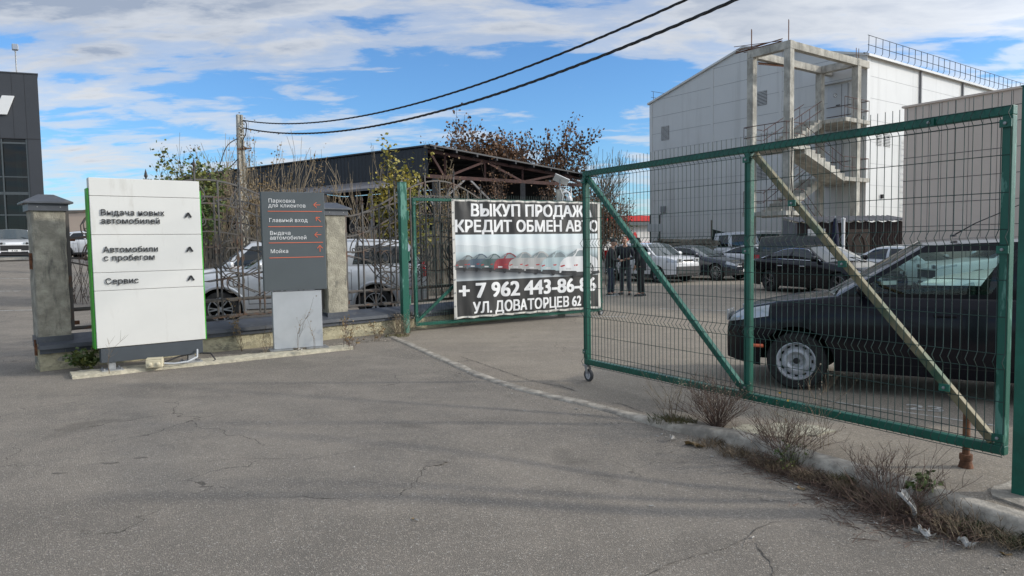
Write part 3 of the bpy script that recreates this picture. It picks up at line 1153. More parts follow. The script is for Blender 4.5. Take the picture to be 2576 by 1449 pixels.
tag(mb.build('conduit', M['steel_grey'], smooth=60), 'pale conduit running from the junction box up to the white sign', 'conduit')
mb = MB()
mb.tube([(-4.83, 9.78, 0.09), (-4.72, 9.93, 0.14), (-4.55, 10.08, 0.17), (-4.36, 10.16, 0.15), (-4.29, 10.15, 0.06), (-4.33, 10.1, 0.02)], 0.012, 7)
tag(mb.build('cable', M['cable'], smooth=60), 'black cable loop behind the right foot of the white sign', 'cable')
# ================================================================ GATES
def mesh_wires(L, x0, x1, pitch, bends, horiz, ztop, zbot, amp, r, y0, seg_top=True):
    """a welded wire panel with V folds; local x along the leaf, -y towards the road"""
    mb = MB()

    def off(z):
        for a, b in bends:
            if a < z < b:
                m = (a + b) / 2
                return -amp * (1 - abs(z - m) / ((b - a) / 2))
        return 0.0
    zs = [zbot]
    for a, b in bends:
        zs += [a, (a + b) / 2, b]
    zs += [ztop]
    zs = sorted(z for z in zs if zbot <= z <= ztop)
    n = int((x1 - x0) / pitch)
    rnd = random.Random(3)
    for i in range(n + 1):
        x = x0 + (x1 - x0) * i / n
        e = rnd.uniform(-.002, .002)
        mb.tube([(x + e, y0 + off(z), z) for z in zs], r, 5)
    for z in horiz:
        mb.tube([(x0 + (x1 - x0) * i / 10, y0 + r * 1.6 + off(z), z + rnd.uniform(-.0015, .0015)) for i in range(11)], r, 5)
    return mb


def clamp(mb, bolt, x, y, z, w=0.07, h=0.05):
    mb.box((x, y, z), (w, 0.012, h))
    bolt.lathe([(0.0, 0.012), (0.010, 0.010), (0.011, 0.0)], 8, Matrix.Translation((x, y - 0.006, z)) @ Matrix.Rotation(pi / 2, 4, 'X'))


def gate_leaf(name_label, loc, rz, L, zb, zt, mids, braces, worn_end=1, group='green mesh gate leaves', mesh_pitch=0.055, zwire=None, castor_at=0.0, clamps=()):
    """leaf from local x=0 to x=L; frame of 60 mm tube, welded mesh on the road side"""
    t = thing('mesh_gate_leaf', name_label, 'gate', loc, rz, group)
    w = 0.062
    for nm, p, q, m in (('top_rail', (0, 0, zt - w / 2), (L, 0, zt - w / 2), M['green']), ('bottom_rail', (0, 0, zb + w / 2), (L, 0, zb + w / 2), M['green'])):
        mb = MB()
        mb.bar(p, q, w, w)
        mb.build(nm, m, t, bev=0.005)
    for x, m in ((w / 2, M['green_worn'] if worn_end == 0 else M['green']), (L - w / 2, M['green_worn'] if worn_end == 1 else M['green'])):
        mb = MB()
        mb.bar((x, 0, zb + w), (x, 0, zt - w), w, w)
        mb.build('stile', m, t, bev=0.005)
    for x in mids:
        mb = MB()
        mb.bar((x, 0, zb + w), (x, 0, zt - w), w, w)
        mb.build('mid_stile', M['green'], t, bev=0.005)
    for p, q, m in braces:
        mb = MB()
        mb.bar((p[0], 0.002, p[1]), (q[0], 0.002, q[1]), 0.054, 0.05, up=(0, 1, 0))
        mb.build('brace', m, t, bev=0.004)
    bends = [(zt - 0.10, zt - 0.005), (1.59, 1.69), (0.775, 0.875), (zb - 0.01, zb + 0.085)]
    hz = []
    for a, b in bends:
        hz += [a, b]
    hz += [2.17, 1.93, 1.36, 1.12, 0.56, 0.34]
    mw = mesh_wires(L, 0.01, L - 0.01, mesh_pitch, bends, hz, zt + 0.085, zb + 0.002, 0.042, 0.0029, -w / 2 - 0.005)
    mw.build('wire_mesh', M['wire'], t, smooth=60)
    for x, z in clamps:
        cm, bo = MB(), MB()
        clamp(cm, bo, x, -w / 2 - 0.014, z)
        c = cm.build('mesh_clamp', M['green'], t)
        bo.build('bolt', M['zinc'], c)
    return t, w


def castor(t, x, zb):
    f = MB()
    f.box((x, 0, zb - 0.012), (0.09, 0.09, 0.012))
    for s in (-1, 1):
        f.add([(x - .03, s * .026, zb - .018), (x + .03, s * .026, zb - .018), (x + .035, s * .026, zb - .11), (x + .005, s * .026, zb - .11),
               (x - .03, s * .031, zb - .018), (x + .03, s * .031, zb - .018), (x + .035, s * .031, zb - .11), (x + .005, s * .031, zb - .11)],
              [(0, 1, 2, 3), (7, 6, 5, 4), (0, 4, 5, 1), (1, 5, 6, 2), (2, 6, 7, 3), (3, 7, 4, 0)])
    f.lathe([(0.03, 0), (0.035, 0.01), (0.03, 0.03)], 10, Matrix.Translation((x, 0, zb - .035)))
    c = f.build('castor', M['zinc'], t)
    wm = MB()
    MR = Matrix.Translation((x + 0.02, 0, 0.078)) @ Matrix.Rotation(pi / 2, 4, 'X')
    wm.lathe([(0.05, -0.018), (0.070, -0.018), (0.076, -0.008), (0.076, 0.008), (0.070, 0.018), (0.05, 0.018)], 20, MR, closed=True)
    wm.build('tyre', M['trim'], c, smooth=40)
    hm = MB()
    hm.lathe([(0.0, -0.014), (0.018, -0.022), (0.02, -0.012), (0.05, -0.012), (0.05, 0.012), (0.02, 0.012), (0.018, 0.022), (0.0, 0.022)], 16, MR)
    hm.build('hub', M['steelwheel'], c, smooth=40)


# right leaf: free end at the castor, hinged on the near post
G0, G1 = Vector((0.87, 8.41, 0)), Vector((3.24, 4.60, 0))
gd = G1 - G0
GL = gd.length
GA = math.atan2(gd.y, gd.x)
# local -y must face the road: rotate so that x runs G0 -> G1
leafR, fw = gate_leaf('green mesh gate leaf in front of the black car, with an olive diagonal brace', G0, GA, GL, 0.205, 2.485, [GL * 0.533],
                      [((0.07, 2.40), (GL * 0.533 - 0.05, 0.28), M['green']), ((GL * 0.533 + 0.06, 2.40), (GL - 0.08, 0.28), M['olive'])], 1,
                      clamps=[(0.035, 2.37), (GL * 0.533, 2.36), (GL * 0.533, 1.55), (GL * 0.533, 0.32), (GL - 0.035, 2.37), (GL - 0.035, 1.56), (GL - 0.035, 0.32), (GL * 0.885, 2.445), (GL * 0.916, 0.60), (0.035, 0.36), (GL * 0.742, 1.45), (GL * 0.639, 1.95), (GL * 0.202, 1.62)])
castor(leafR, 0.03, 0.205)
# left leaf: hinged on the green post by the wall, free end by the lot
H0, H1 = Vector((-1.88, 13.60, 0)), Vector((2.02, 16.02, 0))
hd = H1 - H0
HL = hd.length
HA = math.atan2(hd.y, hd.x)
leafL, fw = gate_leaf('green mesh gate leaf that carries the black and white car sales banner', H0, HA, HL, 0.10, 2.56, [], [((0.06, 0.20), (2.0, 1.75), M['green'])], 0,
                      clamps=[(0.03, 2.45), (0.03, 0.3), (HL - 0.03, 2.45), (HL - 0.03, 0.3)])
castor(leafL, HL - 0.05, 0.13)
mb = MB()
for z in (0.35, 0.8, 1.25, 1.7, 2.15):
    mb.box((HL - 0.03, -0.03, z), (0.085, 0.01, 0.02))
mb.build('strap', M['green'], leafL)


def hinge_post(loc, rz, h, label, w, mt, hinges):
    t = thing('gate_post', label, 'gate post', loc, rz, 'green square gate posts')
    mb = MB()
    mb.box((0, 0, h / 2 - 0.05), (w, w, h + 0.1))
    mb.build('post', mt, t, bev=0.008)
    c = MB()
    c.box((0, 0, h + 0.004), (w + 0.006, w + 0.006, 0.008))
    c.build('post_cap', M['green'], t)
    for z in hinges:
        hm = MB()
        hm.lathe([(0.0, -0.09), (0.022, -0.09), (0.022, -0.004), (0.018, -0.004), (0.018, 0.004), (0.022, 0.004), (0.022, 0.09), (0.0, 0.09)], 10, Matrix.Translation((w / 2 + 0.035, 0.0, z)))
        hm.box((w / 2 + 0.012, 0, z), (0.03, 0.012, 0.15))
        hm.build('hinge', M['green_worn'], t, smooth=40)
    return t


hinge_post((-2.03, 13.38, 0), HA, 2.83, 'green square hinge post with scraped paint in front of the low wall', 0.135, M['green_worn'], (0.62, 1.45, 2.22))
hinge_post((3.225, 4.40, 0), GA, 2.56, 'green square hinge post cut by the right edge of the photo', 0.115, M['green'], ())
# drop bolt socket and rusty ground stop
t = thing('ground_stop', 'short rusty steel pipe stop standing behind the right gate leaf', 'gate stop', (3.22, 4.98, 0))
mb = MB()
mb.lathe([(0.0, 0.40), (0.022, 0.40), (0.024, 0.39), (0.024, 0.0)], 12)
mb.build('pipe', M['rust'], t, smooth=40)
mb = MB()
mb.lathe([(0.024, 0.10), (0.042, 0.10), (0.042, 0.06), (0.036, 0.055), (0.05, 0.0)], 12)
mb.build('collar', M['rust'], t, smooth=40)

# ---------------------------------------------------------------- banner
BX0, BX1 = 0.80, HL - 0.10      # along the left leaf
BZ0, BZ1 = 0.175, 2.545
BW = BX1 - BX0


def wave(x, z):
    """folds of the hanging cloth; x, z in banner coordinates"""
    u, v = x / BW, (z - BZ0) / (BZ1 - BZ0)
    edge = max(0, 1 - v / 0.12) + max(0, (v - 0.9) / 0.1)
    return 0.010 * sin(x * 9.5 + 0.8 * sin(z * 1.9)) * (0.6 + 0.4 * sin(x * 2.3)) + 0.006 * sin(x * 21 + 1.5 * z) + edge * 0.012 * sin(x * 17.5) + 0.012 * sin(u * pi) * sin(v * pi) + 0.004 * sin(x * 47 + z * 3) * edge


def banner_pt(x, z, lift=0.0):
    sag = 0.012 * abs(sin(x * 8.2)) * max(0, (z - 2.40) / 0.145)
    lo = 0.02 * abs(sin(x * 7.0)) * max(0, 1 - (z - BZ0) / 0.1)
    return Vector((BX0 + x, -0.095 - wave(x, z) - lift, z - sag + lo))


def banner_material():
    m = bpy.data.materials.new('printed_banner')
    m.use_nodes = True
    nd, lk = m.node_tree.nodes, m.node_tree.links
    b = nd['Principled BSDF']
    b.inputs['Roughness'].default_value = 0.5
    uv = N(nd, 'ShaderNodeUVMap')
    sep = N(nd, 'ShaderNodeSeparateXYZ')
    lk.new(uv.outputs[0], sep.inputs[0])
    nz = N(nd, 'ShaderNodeTexNoise', i_Scale=3.0, i_Detail=6.0)
    mp = N(nd, 'ShaderNodeMapping')
    mp.inputs['Scale'].default_value = (2.0, 0.25, 1)
    lk.new(uv.outputs[0], mp.inputs[0])
    lk.new(mp.outputs[0], nz.inputs['Vector'])
    # printed colours from bottom to top: black, wet asphalt, pale sea, sky, black
    r = N(nd, 'ShaderNodeValToRGB')
    e = r.color_ramp.elements
    stops = [(0.0, (0.013, 0.013, 0.013)), (0.318, (0.013, 0.013, 0.013)), (0.320, (0.42, 0.46, 0.48)), (0.345, (0.20, 0.22, 0.235)), (0.39, (0.075, 0.08, 0.088)), (0.455, (0.06, 0.066, 0.072)),
             (0.50, (0.27, 0.33, 0.35)), (0.535, (0.45, 0.54, 0.56)), (0.575, (0.60, 0.67, 0.68)), (0.62, (0.66, 0.70, 0.71)), (0.704, (0.66, 0.74, 0.76)), (0.706, (0.013, 0.013, 0.013)), (1.0, (0.013, 0.013, 0.013))]
    e[0].position, e[0].color = stops[0][0], (*stops[0][1], 1)
    e[1].position, e[1].color = stops[-1][0], (*stops[-1][1], 1)
    for p, c in stops[1:-1]:
        k = e.new(p)
        k.color = (*c, 1)
    lk.new(sep.outputs[1], r.inputs[0])
    # pale hem, faded dust
    hem = N(nd, 'ShaderNodeMath', operation='LESS_THAN')
    lk.new(sep.outputs[0], hem.inputs[0])
    hem.inputs[1].default_value = 0.017
    hem2 = N(nd, 'ShaderNodeMath', operation='GREATER_THAN')
    lk.new(sep.outputs[0], hem2.inputs[0])
    hem2.inputs[1].default_value = 0.98
    hem3 = N(nd, 'ShaderNodeMath', operation='GREATER_THAN')
    lk.new(sep.outputs[1], hem3.inputs[0])
    hem3.inputs[1].default_value = 0.985
    hem4 = N(nd, 'ShaderNodeMath', operation='LESS_THAN')
    lk.new(sep.outputs[1], hem4.inputs[0])
    hem4.inputs[1].default_value = 0.018
    a1 = N(nd, 'ShaderNodeMath', operation='MAXIMUM')
    a2 = N(nd, 'ShaderNodeMath', operation='MAXIMUM')
    a3 = N(nd, 'ShaderNodeMath', operation='MAXIMUM')
    lk.new(hem.outputs[0], a1.inputs[0])
    lk.new(hem2.outputs[0], a1.inputs[1])
    lk.new(hem3.outputs[0], a2.inputs[0])
    lk.new(hem4.outputs[0], a2.inputs[1])
    lk.new(a1.outputs[0], a3.inputs[0])
    lk.new(a2.outputs[0], a3.inputs[1])
    mx = N(nd, 'ShaderNodeMix', data_type='RGBA')
    lk.new(a3.outputs[0], mx.inputs[0])
    dust = N(nd, 'ShaderNodeMix', data_type='RGBA')
    rr = N(nd, 'ShaderNodeMapRange', i_1=0.4, i_2=0.75, i_3=0.0, i_4=0.10)
    lk.new(nz.outputs['Fac'], rr.inputs[0])
    lk.new(rr.outputs[0], dust.inputs[0])
    lk.new(r.outputs[0], dust.inputs[6])
    dust.inputs[7].default_value = (0.5, 0.48, 0.44, 1)
    lk.new(dust.outputs[2], mx.inputs[6])
    mx.inputs[7].default_value = (0.58, 0.56, 0.51, 1)
    lk.new(mx.outputs[2], b.inputs['Base Color'])
    return m


def conform(mb, step=0.05, lift=0.004):
    """bend flat print lying in banner coordinates (x, z) on to the cloth"""
    me = bpy.data.meshes.new('tmp')
    me.from_pydata([(p.x, p.z, p.y) for p in mb.v], [], mb.f)
    bm = bmesh.new()
    bm.from_mesh(me)
    bmesh.ops.triangulate(bm, faces=bm.faces)
    x = step
    while x < BW:
        bmesh.ops.bisect_plane(bm, geom=bm.verts[:] + bm.edges[:] + bm.faces[:], plane_co=(x, 0, 0), plane_no=(1, 0, 0))
        x += step
    bm.verts.index_update()
    out = MB()
    out.add([banner_pt(v.co.x, v.co.z, lift + v.co.y) for v in bm.verts], [tuple(v.index for v in f.verts) for f in bm.faces])
    bm.free()
    bpy.data.meshes.remove(me)
    return out


def build_banner():
    t = thing('sales_banner', 'black and white car sales banner tied to the left gate leaf', 'banner', H0, HA)
    nu, nv = 190, 80
    mb = MB()
    mb.grid(lambda u, v: banner_pt(u * BW, lerp(BZ0, BZ1, v)), nu, nv)
    o = mb.build('sheet', banner_material(), t, smooth=180)
    uvl = o.data.uv_layers.new(name='UVMap')
    for p in o.data.polygons:
        for li in p.loop_indices:
            vi = o.data.loops[li].vertex_index
            uvl.data[li].uv = ((vi % (nu + 1)) / nu, (vi // (nu + 1)) / nv)
    H = BZ1 - BZ0

    def line(txt, x0, x1, z0, h, bold):
        m = letters(txt, 1.0, bold)
        xs = [p.x for p in m.v]
        ys = [p.y for p in m.v]
        a, b = min(xs), max(xs)
        # cap height from the tallest plain capital
        cap = 0.727
        for p in m.v:
            p.x = x0 + (p.x - a) / (b - a) * (x1 - x0)
            p.y = z0 + p.y / cap * h
        return conform(m).build('lettering', M['letter_white'], t)
    line('ВЫКУП ПРОДАЖА', 0.42, 3.46, 2.215, 0.245, 0.036)
    line('КРЕДИТ ОБМЕН АВТО', 0.06, 3.62, 1.90, 0.235, 0.036)
    line('+ 7 962 443-86-86', 0.11, 3.56, 0.585, 0.305, 0.036)
    line('УЛ. ДОВАТОРЦЕВ 62 В', 0.43, 3.40, 0.270, 0.225, 0.034)
    # printed hills on the horizon
    hl = MB()
    pts = [(0.06, 1.50)]
    for i in range(61):
        x = 0.06 + 3.5 * i / 60
        pts.append((x, 1.585 + 0.05 * sin(x * 2.0 + 0.6) * (1 if x < 2.6 else .4) + 0.018 * sin(x * 7.3) + 0.012 * sin(x * 15)))
    pts.append((3.56, 1.50))
    for i in range(1, len(pts) - 2):
        a, b = pts[i], pts[i + 1]
        hl.add([(a[0], 1.505, 0), (b[0], 1.505, 0), (b[0], b[1], 0), (a[0], a[1], 0)], [(0, 1, 2, 3)])
    M['print_hill'] = mat('print_hill', (0.55, 0.60, 0.61), 0.45)
    conform(hl, lift=0.003).build('printed_hills', M['print_hill'], t)
    # printed row of coupes, rear three-quarter view; far ones first
    cols = [(0.10, 0.10, 0.10), (0.07, 0.10, 0.13), (0.05, 0.09, 0.09), (0.22, 0.02, 0.03), (0.34, 0.34, 0.33), (0.38, 0.38, 0.37), (0.36, 0.45, 0.47), (0.66, 0.67, 0.67)]
    body = [(-.50, .10), (-.51, .24), (-.47, .36), (-.38, .45), (-.24, .50), (-.06, .64), (.08, .70), (.22, .70), (.36, .63), (.52, .49), (.66, .45), (.72, .36), (.74, .18), (.70, .11)]
    wind = [(-.02, .50), (.06, .62), (.14, .655), (.24, .65), (.36, .57), (.40, .50)]
    rearw = [(-.30, .495), (-.07, .625), (.05, .685), (.02, .60), (-.10, .50)]
    mats = [mat('print_paint', c, 0.4, var=0.06, scale=2) for c in cols]
    mats += [mat('print_black', (0.018, 0.018, 0.02), 0.4), mat('print_glass', (0.20, 0.24, 0.25), 0.35), mat('print_rim', (0.5, 0.5, 0.5), 0.4), mat('print_lamp', (0.36, 0.02, 0.02), 0.4), mat('print_shade', (0.03, 0.032, 0.035), 0.45)]
    KB, KG, KR, KL, KS = 8, 9, 10, 11, 12
    pc = thing('tmp', None, None)
    bpy.data.objects.remove(pc)
    place_ = [(0.27, 1.13, 0.44), (0.55, 1.125, 0.48), (0.86, 1.105, 0.50), (1.20, 1.075, 0.56), (1.57, 1.055, 0.60), (1.98, 1.02, 0.66), (2.42, 0.985, 0.72), (2.98, 0.925, 0.86)]
    full = MB()

    def poly(pts, mi, x, z, s, li):
        m = MB()
        m.add([(x + px_ * s, z + pz_ * s, 0) for px_, pz_ in pts], [tuple(range(len(pts)))])
        c = conform(m, 0.05, 0.0032 + li * 0.0004)
        full.add(c.v, c.f, mi)

    def disc(cx, cz, r, rx=1.0, n=16):
        return [(cx + r * rx * cos(2 * pi * i / n), cz + r * sin(2 * pi * i / n)) for i in range(n)]
    li = 0
    for (x, z, s), ci in zip(place_, range(8)):
        poly([(-.55, .10), (-.4, .03), (.4, -.01), (.80, .06), (.72, .16)], KS, x, z, s, li)
        li += 1
        poly(disc(.50, .15, .155, 0.72), KB, x, z, s, li)
        poly(disc(-.05, .085, .12, 0.62), KB, x, z, s, li)
        li += 1
        poly(body, ci, x, z, s, li)
        li += 1
        poly(disc(.46, .16, .165, 0.74), KB, x, z, s, li)
        poly(wind, KG, x, z, s, li)
        poly(rearw, KG, x, z, s, li)
        poly([(-.49, .27), (-.36, .30), (-.34, .27), (-.46, .235)], KL, x, z, s, li)
        poly([(-.06, .29), (.08, .30), (.06, .26), (-.04, .255)], KL, x, z, s, li)
        poly([(-.46, .10), (-.44, .15), (.02, .13), (.05, .085)], KB, x, z, s, li)
        li += 1
        poly(disc(.46, .16, .115, 0.74), KR, x, z, s, li)
        poly([(-.32, .17), (-.14, .165), (-.14, .215), (-.32, .222)], KR, x, z, s, li)
        li += 1
        for k in range(5):
            a = 2 * pi * k / 5 + .3
            ca, sa = cos(a), sin(a)
            poly([(.46 + .02 * ca * .7 - .008 * sa, .16 + .02 * sa + .008 * ca), (.46 + .1 * ca * .74 - .022 * sa, .16 + .1 * sa + .022 * ca), (.46 + .1 * ca * .74 + .022 * sa, .16 + .1 * sa - .022 * ca)], KB, x, z, s, li)
        li += 1
    full.build('printed_cars', mats, t)
    spots = []
    for i in range(14):
        for z in (BZ0 + 0.02, BZ1 - 0.018):
            spots.append((0.03 + (BW - 0.06) * i / 13, z))
    for i in range(1, 9):
        spots.append((0.03, lerp(BZ0, BZ1, i / 9)))
    for x, z in spots:
        gr = MB()
        gr.lathe([(0.008, 0), (0.016, 0.0), (0.016, 0.005), (0.008, 0.005)], 10, Matrix.Translation(banner_pt(x, z, 0.002)) @ Matrix.Rotation(pi / 2, 4, 'X'), closed=True)
        gr.build('eyelet', M['zinc'], t)


build_banner()
# ================================================================ BUILDINGS
M['clad_white'] = mat('white_sandwich_panel', (0.60, 0.595, 0.575), 0.38, var=0.02, scale=0.6, bump=0.002, bscale=2.5, dirt=((0.42, 0.41, 0.39), 1.4, 0.52, 0.85, (1, 1, 0.07)))
M['clad_grey'] = mat('grey_facade_panel', (0.66, 0.54, 0.445), 0.5, var=0.03, scale=0.5)
M['clad_dark'] = mat('anthracite_panel', (0.052, 0.056, 0.064), 0.5, var=0.06, scale=0.7)
M['seam'] = mat('panel_seam', (0.22, 0.225, 0.235), 0.6)
M['seam_dark'] = mat('panel_gap', (0.02, 0.02, 0.022), 0.7)
M['metal_door'] = mat('grey_door', (0.52, 0.53, 0.54), 0.45, var=0.03, scale=2)
M['red_panel'] = mat('red_fascia', (0.62, 0.02, 0.018), 0.4, var=0.04, scale=1)
M['white_wall'] = mat('white_render', (0.70, 0.69, 0.67), 0.8, var=0.05, scale=1.5)
M['shed_dark'] = mat('dark_profiled_sheet', (0.014, 0.015, 0.020), 0.42, var=0.15, scale=1.2)
M['awning'] = mat('grey_awning', (0.17, 0.165, 0.17), 0.6, var=0.2, scale=1.0)
M['brown'] = mat('brown_profiled_sheet', (0.035, 0.02, 0.016), 0.55, var=0.2, scale=3)
M['brown_door'] = mat('brown_door', (0.085, 0.06, 0.045), 0.5, var=0.1, scale=4)
M['rail_brown'] = mat('rusty_railing', (0.09, 0.045, 0.035), 0.7, 0.1, var=0.3, scale=9)
M['wood'] = mat('grey_wood', (0.16, 0.145, 0.12), 0.9, var=0.35, scale=7, stretch=(1, 1, 0.2))
M['curtain_glass'] = glass_mat('showroom_glass', (0.30, 0.37, 0.36), 0.01)
M['mullion'] = mat('mullion_grey', (0.10, 0.115, 0.12), 0.45, 0.3)
M['pale_col'] = mat('pale_column', (0.55, 0.60, 0.56), 0.6, var=0.05)
M['navy'] = mat('navy_cloth', (0.012, 0.016, 0.045), 0.8, var=0.2, scale=8)


def frame_from(P, d, out):
    """matrix: local x along d, local y pointing out of the wall, z up, origin at P"""
    d, o = Vector((*d, 0)).normalized(), Vector((*out, 0)).normalized()
    return Matrix(((d.x, o.x, 0, P[0]), (d.y, o.y, 0, P[1]), (0, 0, 1, 0), (0, 0, 0, 1)))


def wbox(mb, F, x0, x1, y0, y1, z0, z1, mi=0):
    vs = [F @ Vector((x, y, z)) for z in (z0, z1) for x, y in ((x0, y0), (x1, y0), (x1, y1), (x0, y1))]
    fs = [(3, 2, 1, 0), (4, 5, 6, 7), (0, 1, 5, 4), (1, 2, 6, 5), (2, 3, 7, 6), (3, 0, 4, 7)]
    if F.to_3x3().determinant() < 0:
        fs = [tuple(reversed(f)) for f in fs]
    mb.add(vs, fs, mi)


def louvre(F, x0, x1, z0, z1, parent):
    mb = MB()
    wbox(mb, F, x0, x1, 0.0, 0.015, z0, z1, 1)
    n = int((z1 - z0) / 0.075)
    for i in range(n):
        z = z0 + (z1 - z0) * (i + 0.5) / n
        wbox(mb, F, x0, x1, 0.015, 0.04, z - 0.018, z + 0.018)
    mb.build('louvre_vent', [M['clad_white'], M['seam_dark']], parent, world=True)


def build_hall():
    C, g, s = Vector((18.3, 37.0)), Vector((-.591, .806)), Vector((.806, .591))
    WG, LS, ZE, ZP = 14.65, 26.0, 10.98, 13.0
    t = thing('warehouse_hall', 'large white clad gabled hall with a long roof guard rail, behind the stair tower', 'building', (22, 44, 0))
    FG = frame_from(C, g, (-s.x, -s.y))      # gable: x from the near corner to the far left one
    FS = frame_from(C, s, (-g.x, -g.y))      # long side: x away to the right
    mb = MB()
    pts = [(0, 0), (WG, 0), (WG, ZE), (WG / 2, ZP), (0, ZE)]
    front = [FG @ Vector((x, 0, z)) for x, z in pts]
    back = [FG @ Vector((x, -LS, z)) for x, z in pts]
    vs = front + back
    fs = [(0, 1, 2, 3, 4), (9, 8, 7, 6, 5), (0, 4, 9, 5), (1, 6, 7, 2)]
    mb.add(vs, fs)
    mb.build('wall', M['clad_white'], t, world=True)
    # panel joints on gable and side
    jt = MB()
    z = 1.05
    while z < ZP - 0.3:
        half = WG / 2 if z < ZE else WG / 2 * (ZP - z) / (ZP - ZE)
        wbox(jt, FG, WG / 2 - half + 0.02, WG / 2 + half - 0.02, 0.0, 0.006, z - 0.008, z + 0.008)
        if z < ZE:
            wbox(jt, FS, 0.1, LS, 0.0, 0.006, z - 0.006, z + 0.006)
        z += 1.12
    jt.build('panel_joints', M['seam'], t, world=True)
    tr = MB()
    for x in (0.0, WG):
        wbox(tr, FG, x - 0.12, x + 0.12, 0.0, 0.03, 0, ZE - 0.05)
    for x in (4.85, 9.6):
        zt_ = ZP - abs(x - WG / 2) / (WG / 2) * (ZP - ZE)
        wbox(tr, FG, x - 0.10, x + 0.10, 0.0, 0.022, 0, zt_ - 0.08)
    wbox(tr, FS, 0.0, 0.5, 0.0, 0.02, 0, ZE - 0.05)
    tr.build('corner_trim', M['clad_white'], t, world=True)
    for x in (5.97, 11.45, 17.4):
        d = MB()
        wbox(d, FS, x - 0.05, x + 0.05, 0.01, 0.11, 0.2, ZE - 0.05)
        d.build('downpipe', M['seam'], t, world=True)
    rf = MB()
    e = 0.25
    for a, b in ((-e, WG / 2), (WG / 2, WG + e)):
        za, zb = (ZE - e * (ZP - ZE) / (WG / 2), ZP) if a < 0 else (ZP, ZE - e * (ZP - ZE) / (WG / 2))
        p = [FG @ Vector((x, y, z_)) for (x, z_) in ((a, za), (b, zb)) for y in (0.12, -LS)]
        q = [v + Vector((0, 0, 0.12)) for v in p]
        rf.add(p + q, [(0, 1, 3, 2), (4, 6, 7, 5), (0, 2, 6, 4), (2, 3, 7, 6), (3, 1, 5, 7), (1, 0, 4, 5)])
    rf.build('roof', M['clad_white'], t, world=True)
    louvre(FG, 13.08, 13.75, 8.38, 9.30, t)
    louvre(FG, 5.73, 6.37, 9.46, 10.27, t)
    louvre(FG, 5.73, 6.37, 5.2, 6.0, t)
    louvre(FS, 2.0, 2.68, 6.5, 7.2, t)
    louvre(FS, 1.26, 1.75, 6.5, 7.2, t)
    for (x0, x1, z0, z1) in ((0.85, 2.0, 7.72, 9.75), (1.15, 2.4, 4.75, 6.80)):
        d = MB()
        wbox(d, FG, x0, x1, 0.0, 0.05, z0, z1)
        wbox(d, FG, x0 - 0.3, x1 + 0.35, 0.0, 0.22, z1 + 0.10, z1 + 0.15)
        do = d.build('door', M['metal_door'], t, world=True)
        d2 = MB()
        wbox(d2, FG, x0 + 0.36, x0 + 0.38, 0.05, 0.055, z0, z1)
        wbox(d2, FG, x0 + 0.02, x0 + 0.04, 0.05, 0.055, z0, z1)
        wbox(d2, FG, x0 + 0.46, x0 + 0.66, 0.05, 0.09, z0 + 0.95, z0 + 0.99)
        d2.build('handle', M['seam_dark'], do, world=True)
        sg = MB()
        Mx = FG @ Matrix.Translation((x0 + 0.72, 0.052, z0 + 1.5)) @ Matrix.Rotation(-pi / 2, 4, 'X')
        sg.lathe([(0.0, 0.0), (0.13, 0.0), (0.13, 0.008), (0.0, 0.008)], 16, Mx)
        so = sg.build('door_sign', M['letter_white'], do, world=True)
        s2 = MB()
        s2.lathe([(0.095, 0.009), (0.115, 0.009), (0.115, 0.012), (0.095, 0.012)], 16, Mx, closed=True)
        p0, p1 = Mx @ Vector((-.07, -.07, .011)), Mx @ Vector((.07, .07, .011))
        s2.bar(p0, p1, 0.02, 0.004, up=(s.x, s.y, 0))
        s2.build('no_smoking_mark', M['seam_dark'], so, world=True)
    # roof guard along the right eave
    gr = MB()
    top = 1.0
    n = 36
    for i in range(n):
        x = 0.1 + i * 0.72
        bend = [(x, -0.05, ZE + 0.10), (x, 0.02, ZE + 0.16), (x, 0.10, ZE + 0.26), (x, 0.11, ZE + top)]
        gr.tube([FS @ Vector(p) for p in bend], 0.017, 4)
        wbox(gr, FS, x - 0.02, x + 0.02, -0.26, -0.03, ZE + 0.07, ZE + 0.11)
    for z in (ZE + 0.52, ZE + top):
        gr.tube([FS @ Vector((0, 0.11, z)), FS @ Vector((0.1 + (n - 1) * 0.72, 0.11, z))], 0.016, 4)
    for dx in (0.0,):
        gr.tube([FS @ Vector((-0.2, 0.0, ZE + 0.1)), FS @ Vector((0.1, 0.05, ZE + 0.12))], 0.03, 4)
    gr.build('roof_guard', M['seam_dark'], t, world=True)
    g2 = MB()
    FL = frame_from(C + g * WG, s, (g.x, g.y))
    for i in range(4):
        x = 0.3 + i * 1.0
        g2.tube([FL @ Vector((x, 0.05, ZE)), FL @ Vector((x, 0.08, ZE + 0.85))], 0.016, 4)
    for z in (ZE + 0.45, ZE + 0.85):
        g2.tube([FL @ Vector((0.1, 0.08, z)), FL @ Vector((4, 0.08, z))], 0.014, 4)
    g2.build('roof_guard', M['seam_dark'], t, world=True)
    bx = MB()
    wbox(bx, FS, 1.75, 1.93, 0.0, 0.12, 3.74, 3.95)
    bx.build('wall_box', M['seam_dark'], t, world=True)
    b2 = MB()
    wbox(b2, FG, 13.35, 13.75, 0.0, 0.12, 3.6, 4.0)
    b2.tube([FG @ Vector(p) for p in ((13.7, 0.06, 3.6), (13.85, 0.05, 3.3), (13.95, 0.05, 2.2), (14.1, 0.05, 1.8))], 0.025, 5)
    b2.build('wall_box', M['seam'], t, world=True)
    gut = MB()
    gut.tube([FG @ Vector((0.35, 0.1, 0.3)), FG @ Vector((0.35, 0.1, ZE - 0.6))], 0.05, 8)
    gut.build('downpipe', M['clad_white'], t, world=True)
    # fixed ladder on the long side
    ld = thing('wall_ladder', 'narrow steel wall ladder on the sunlit side of the white hall', 'ladder', tuple(FS @ Vector((4.25, 0.15, 2.2))))
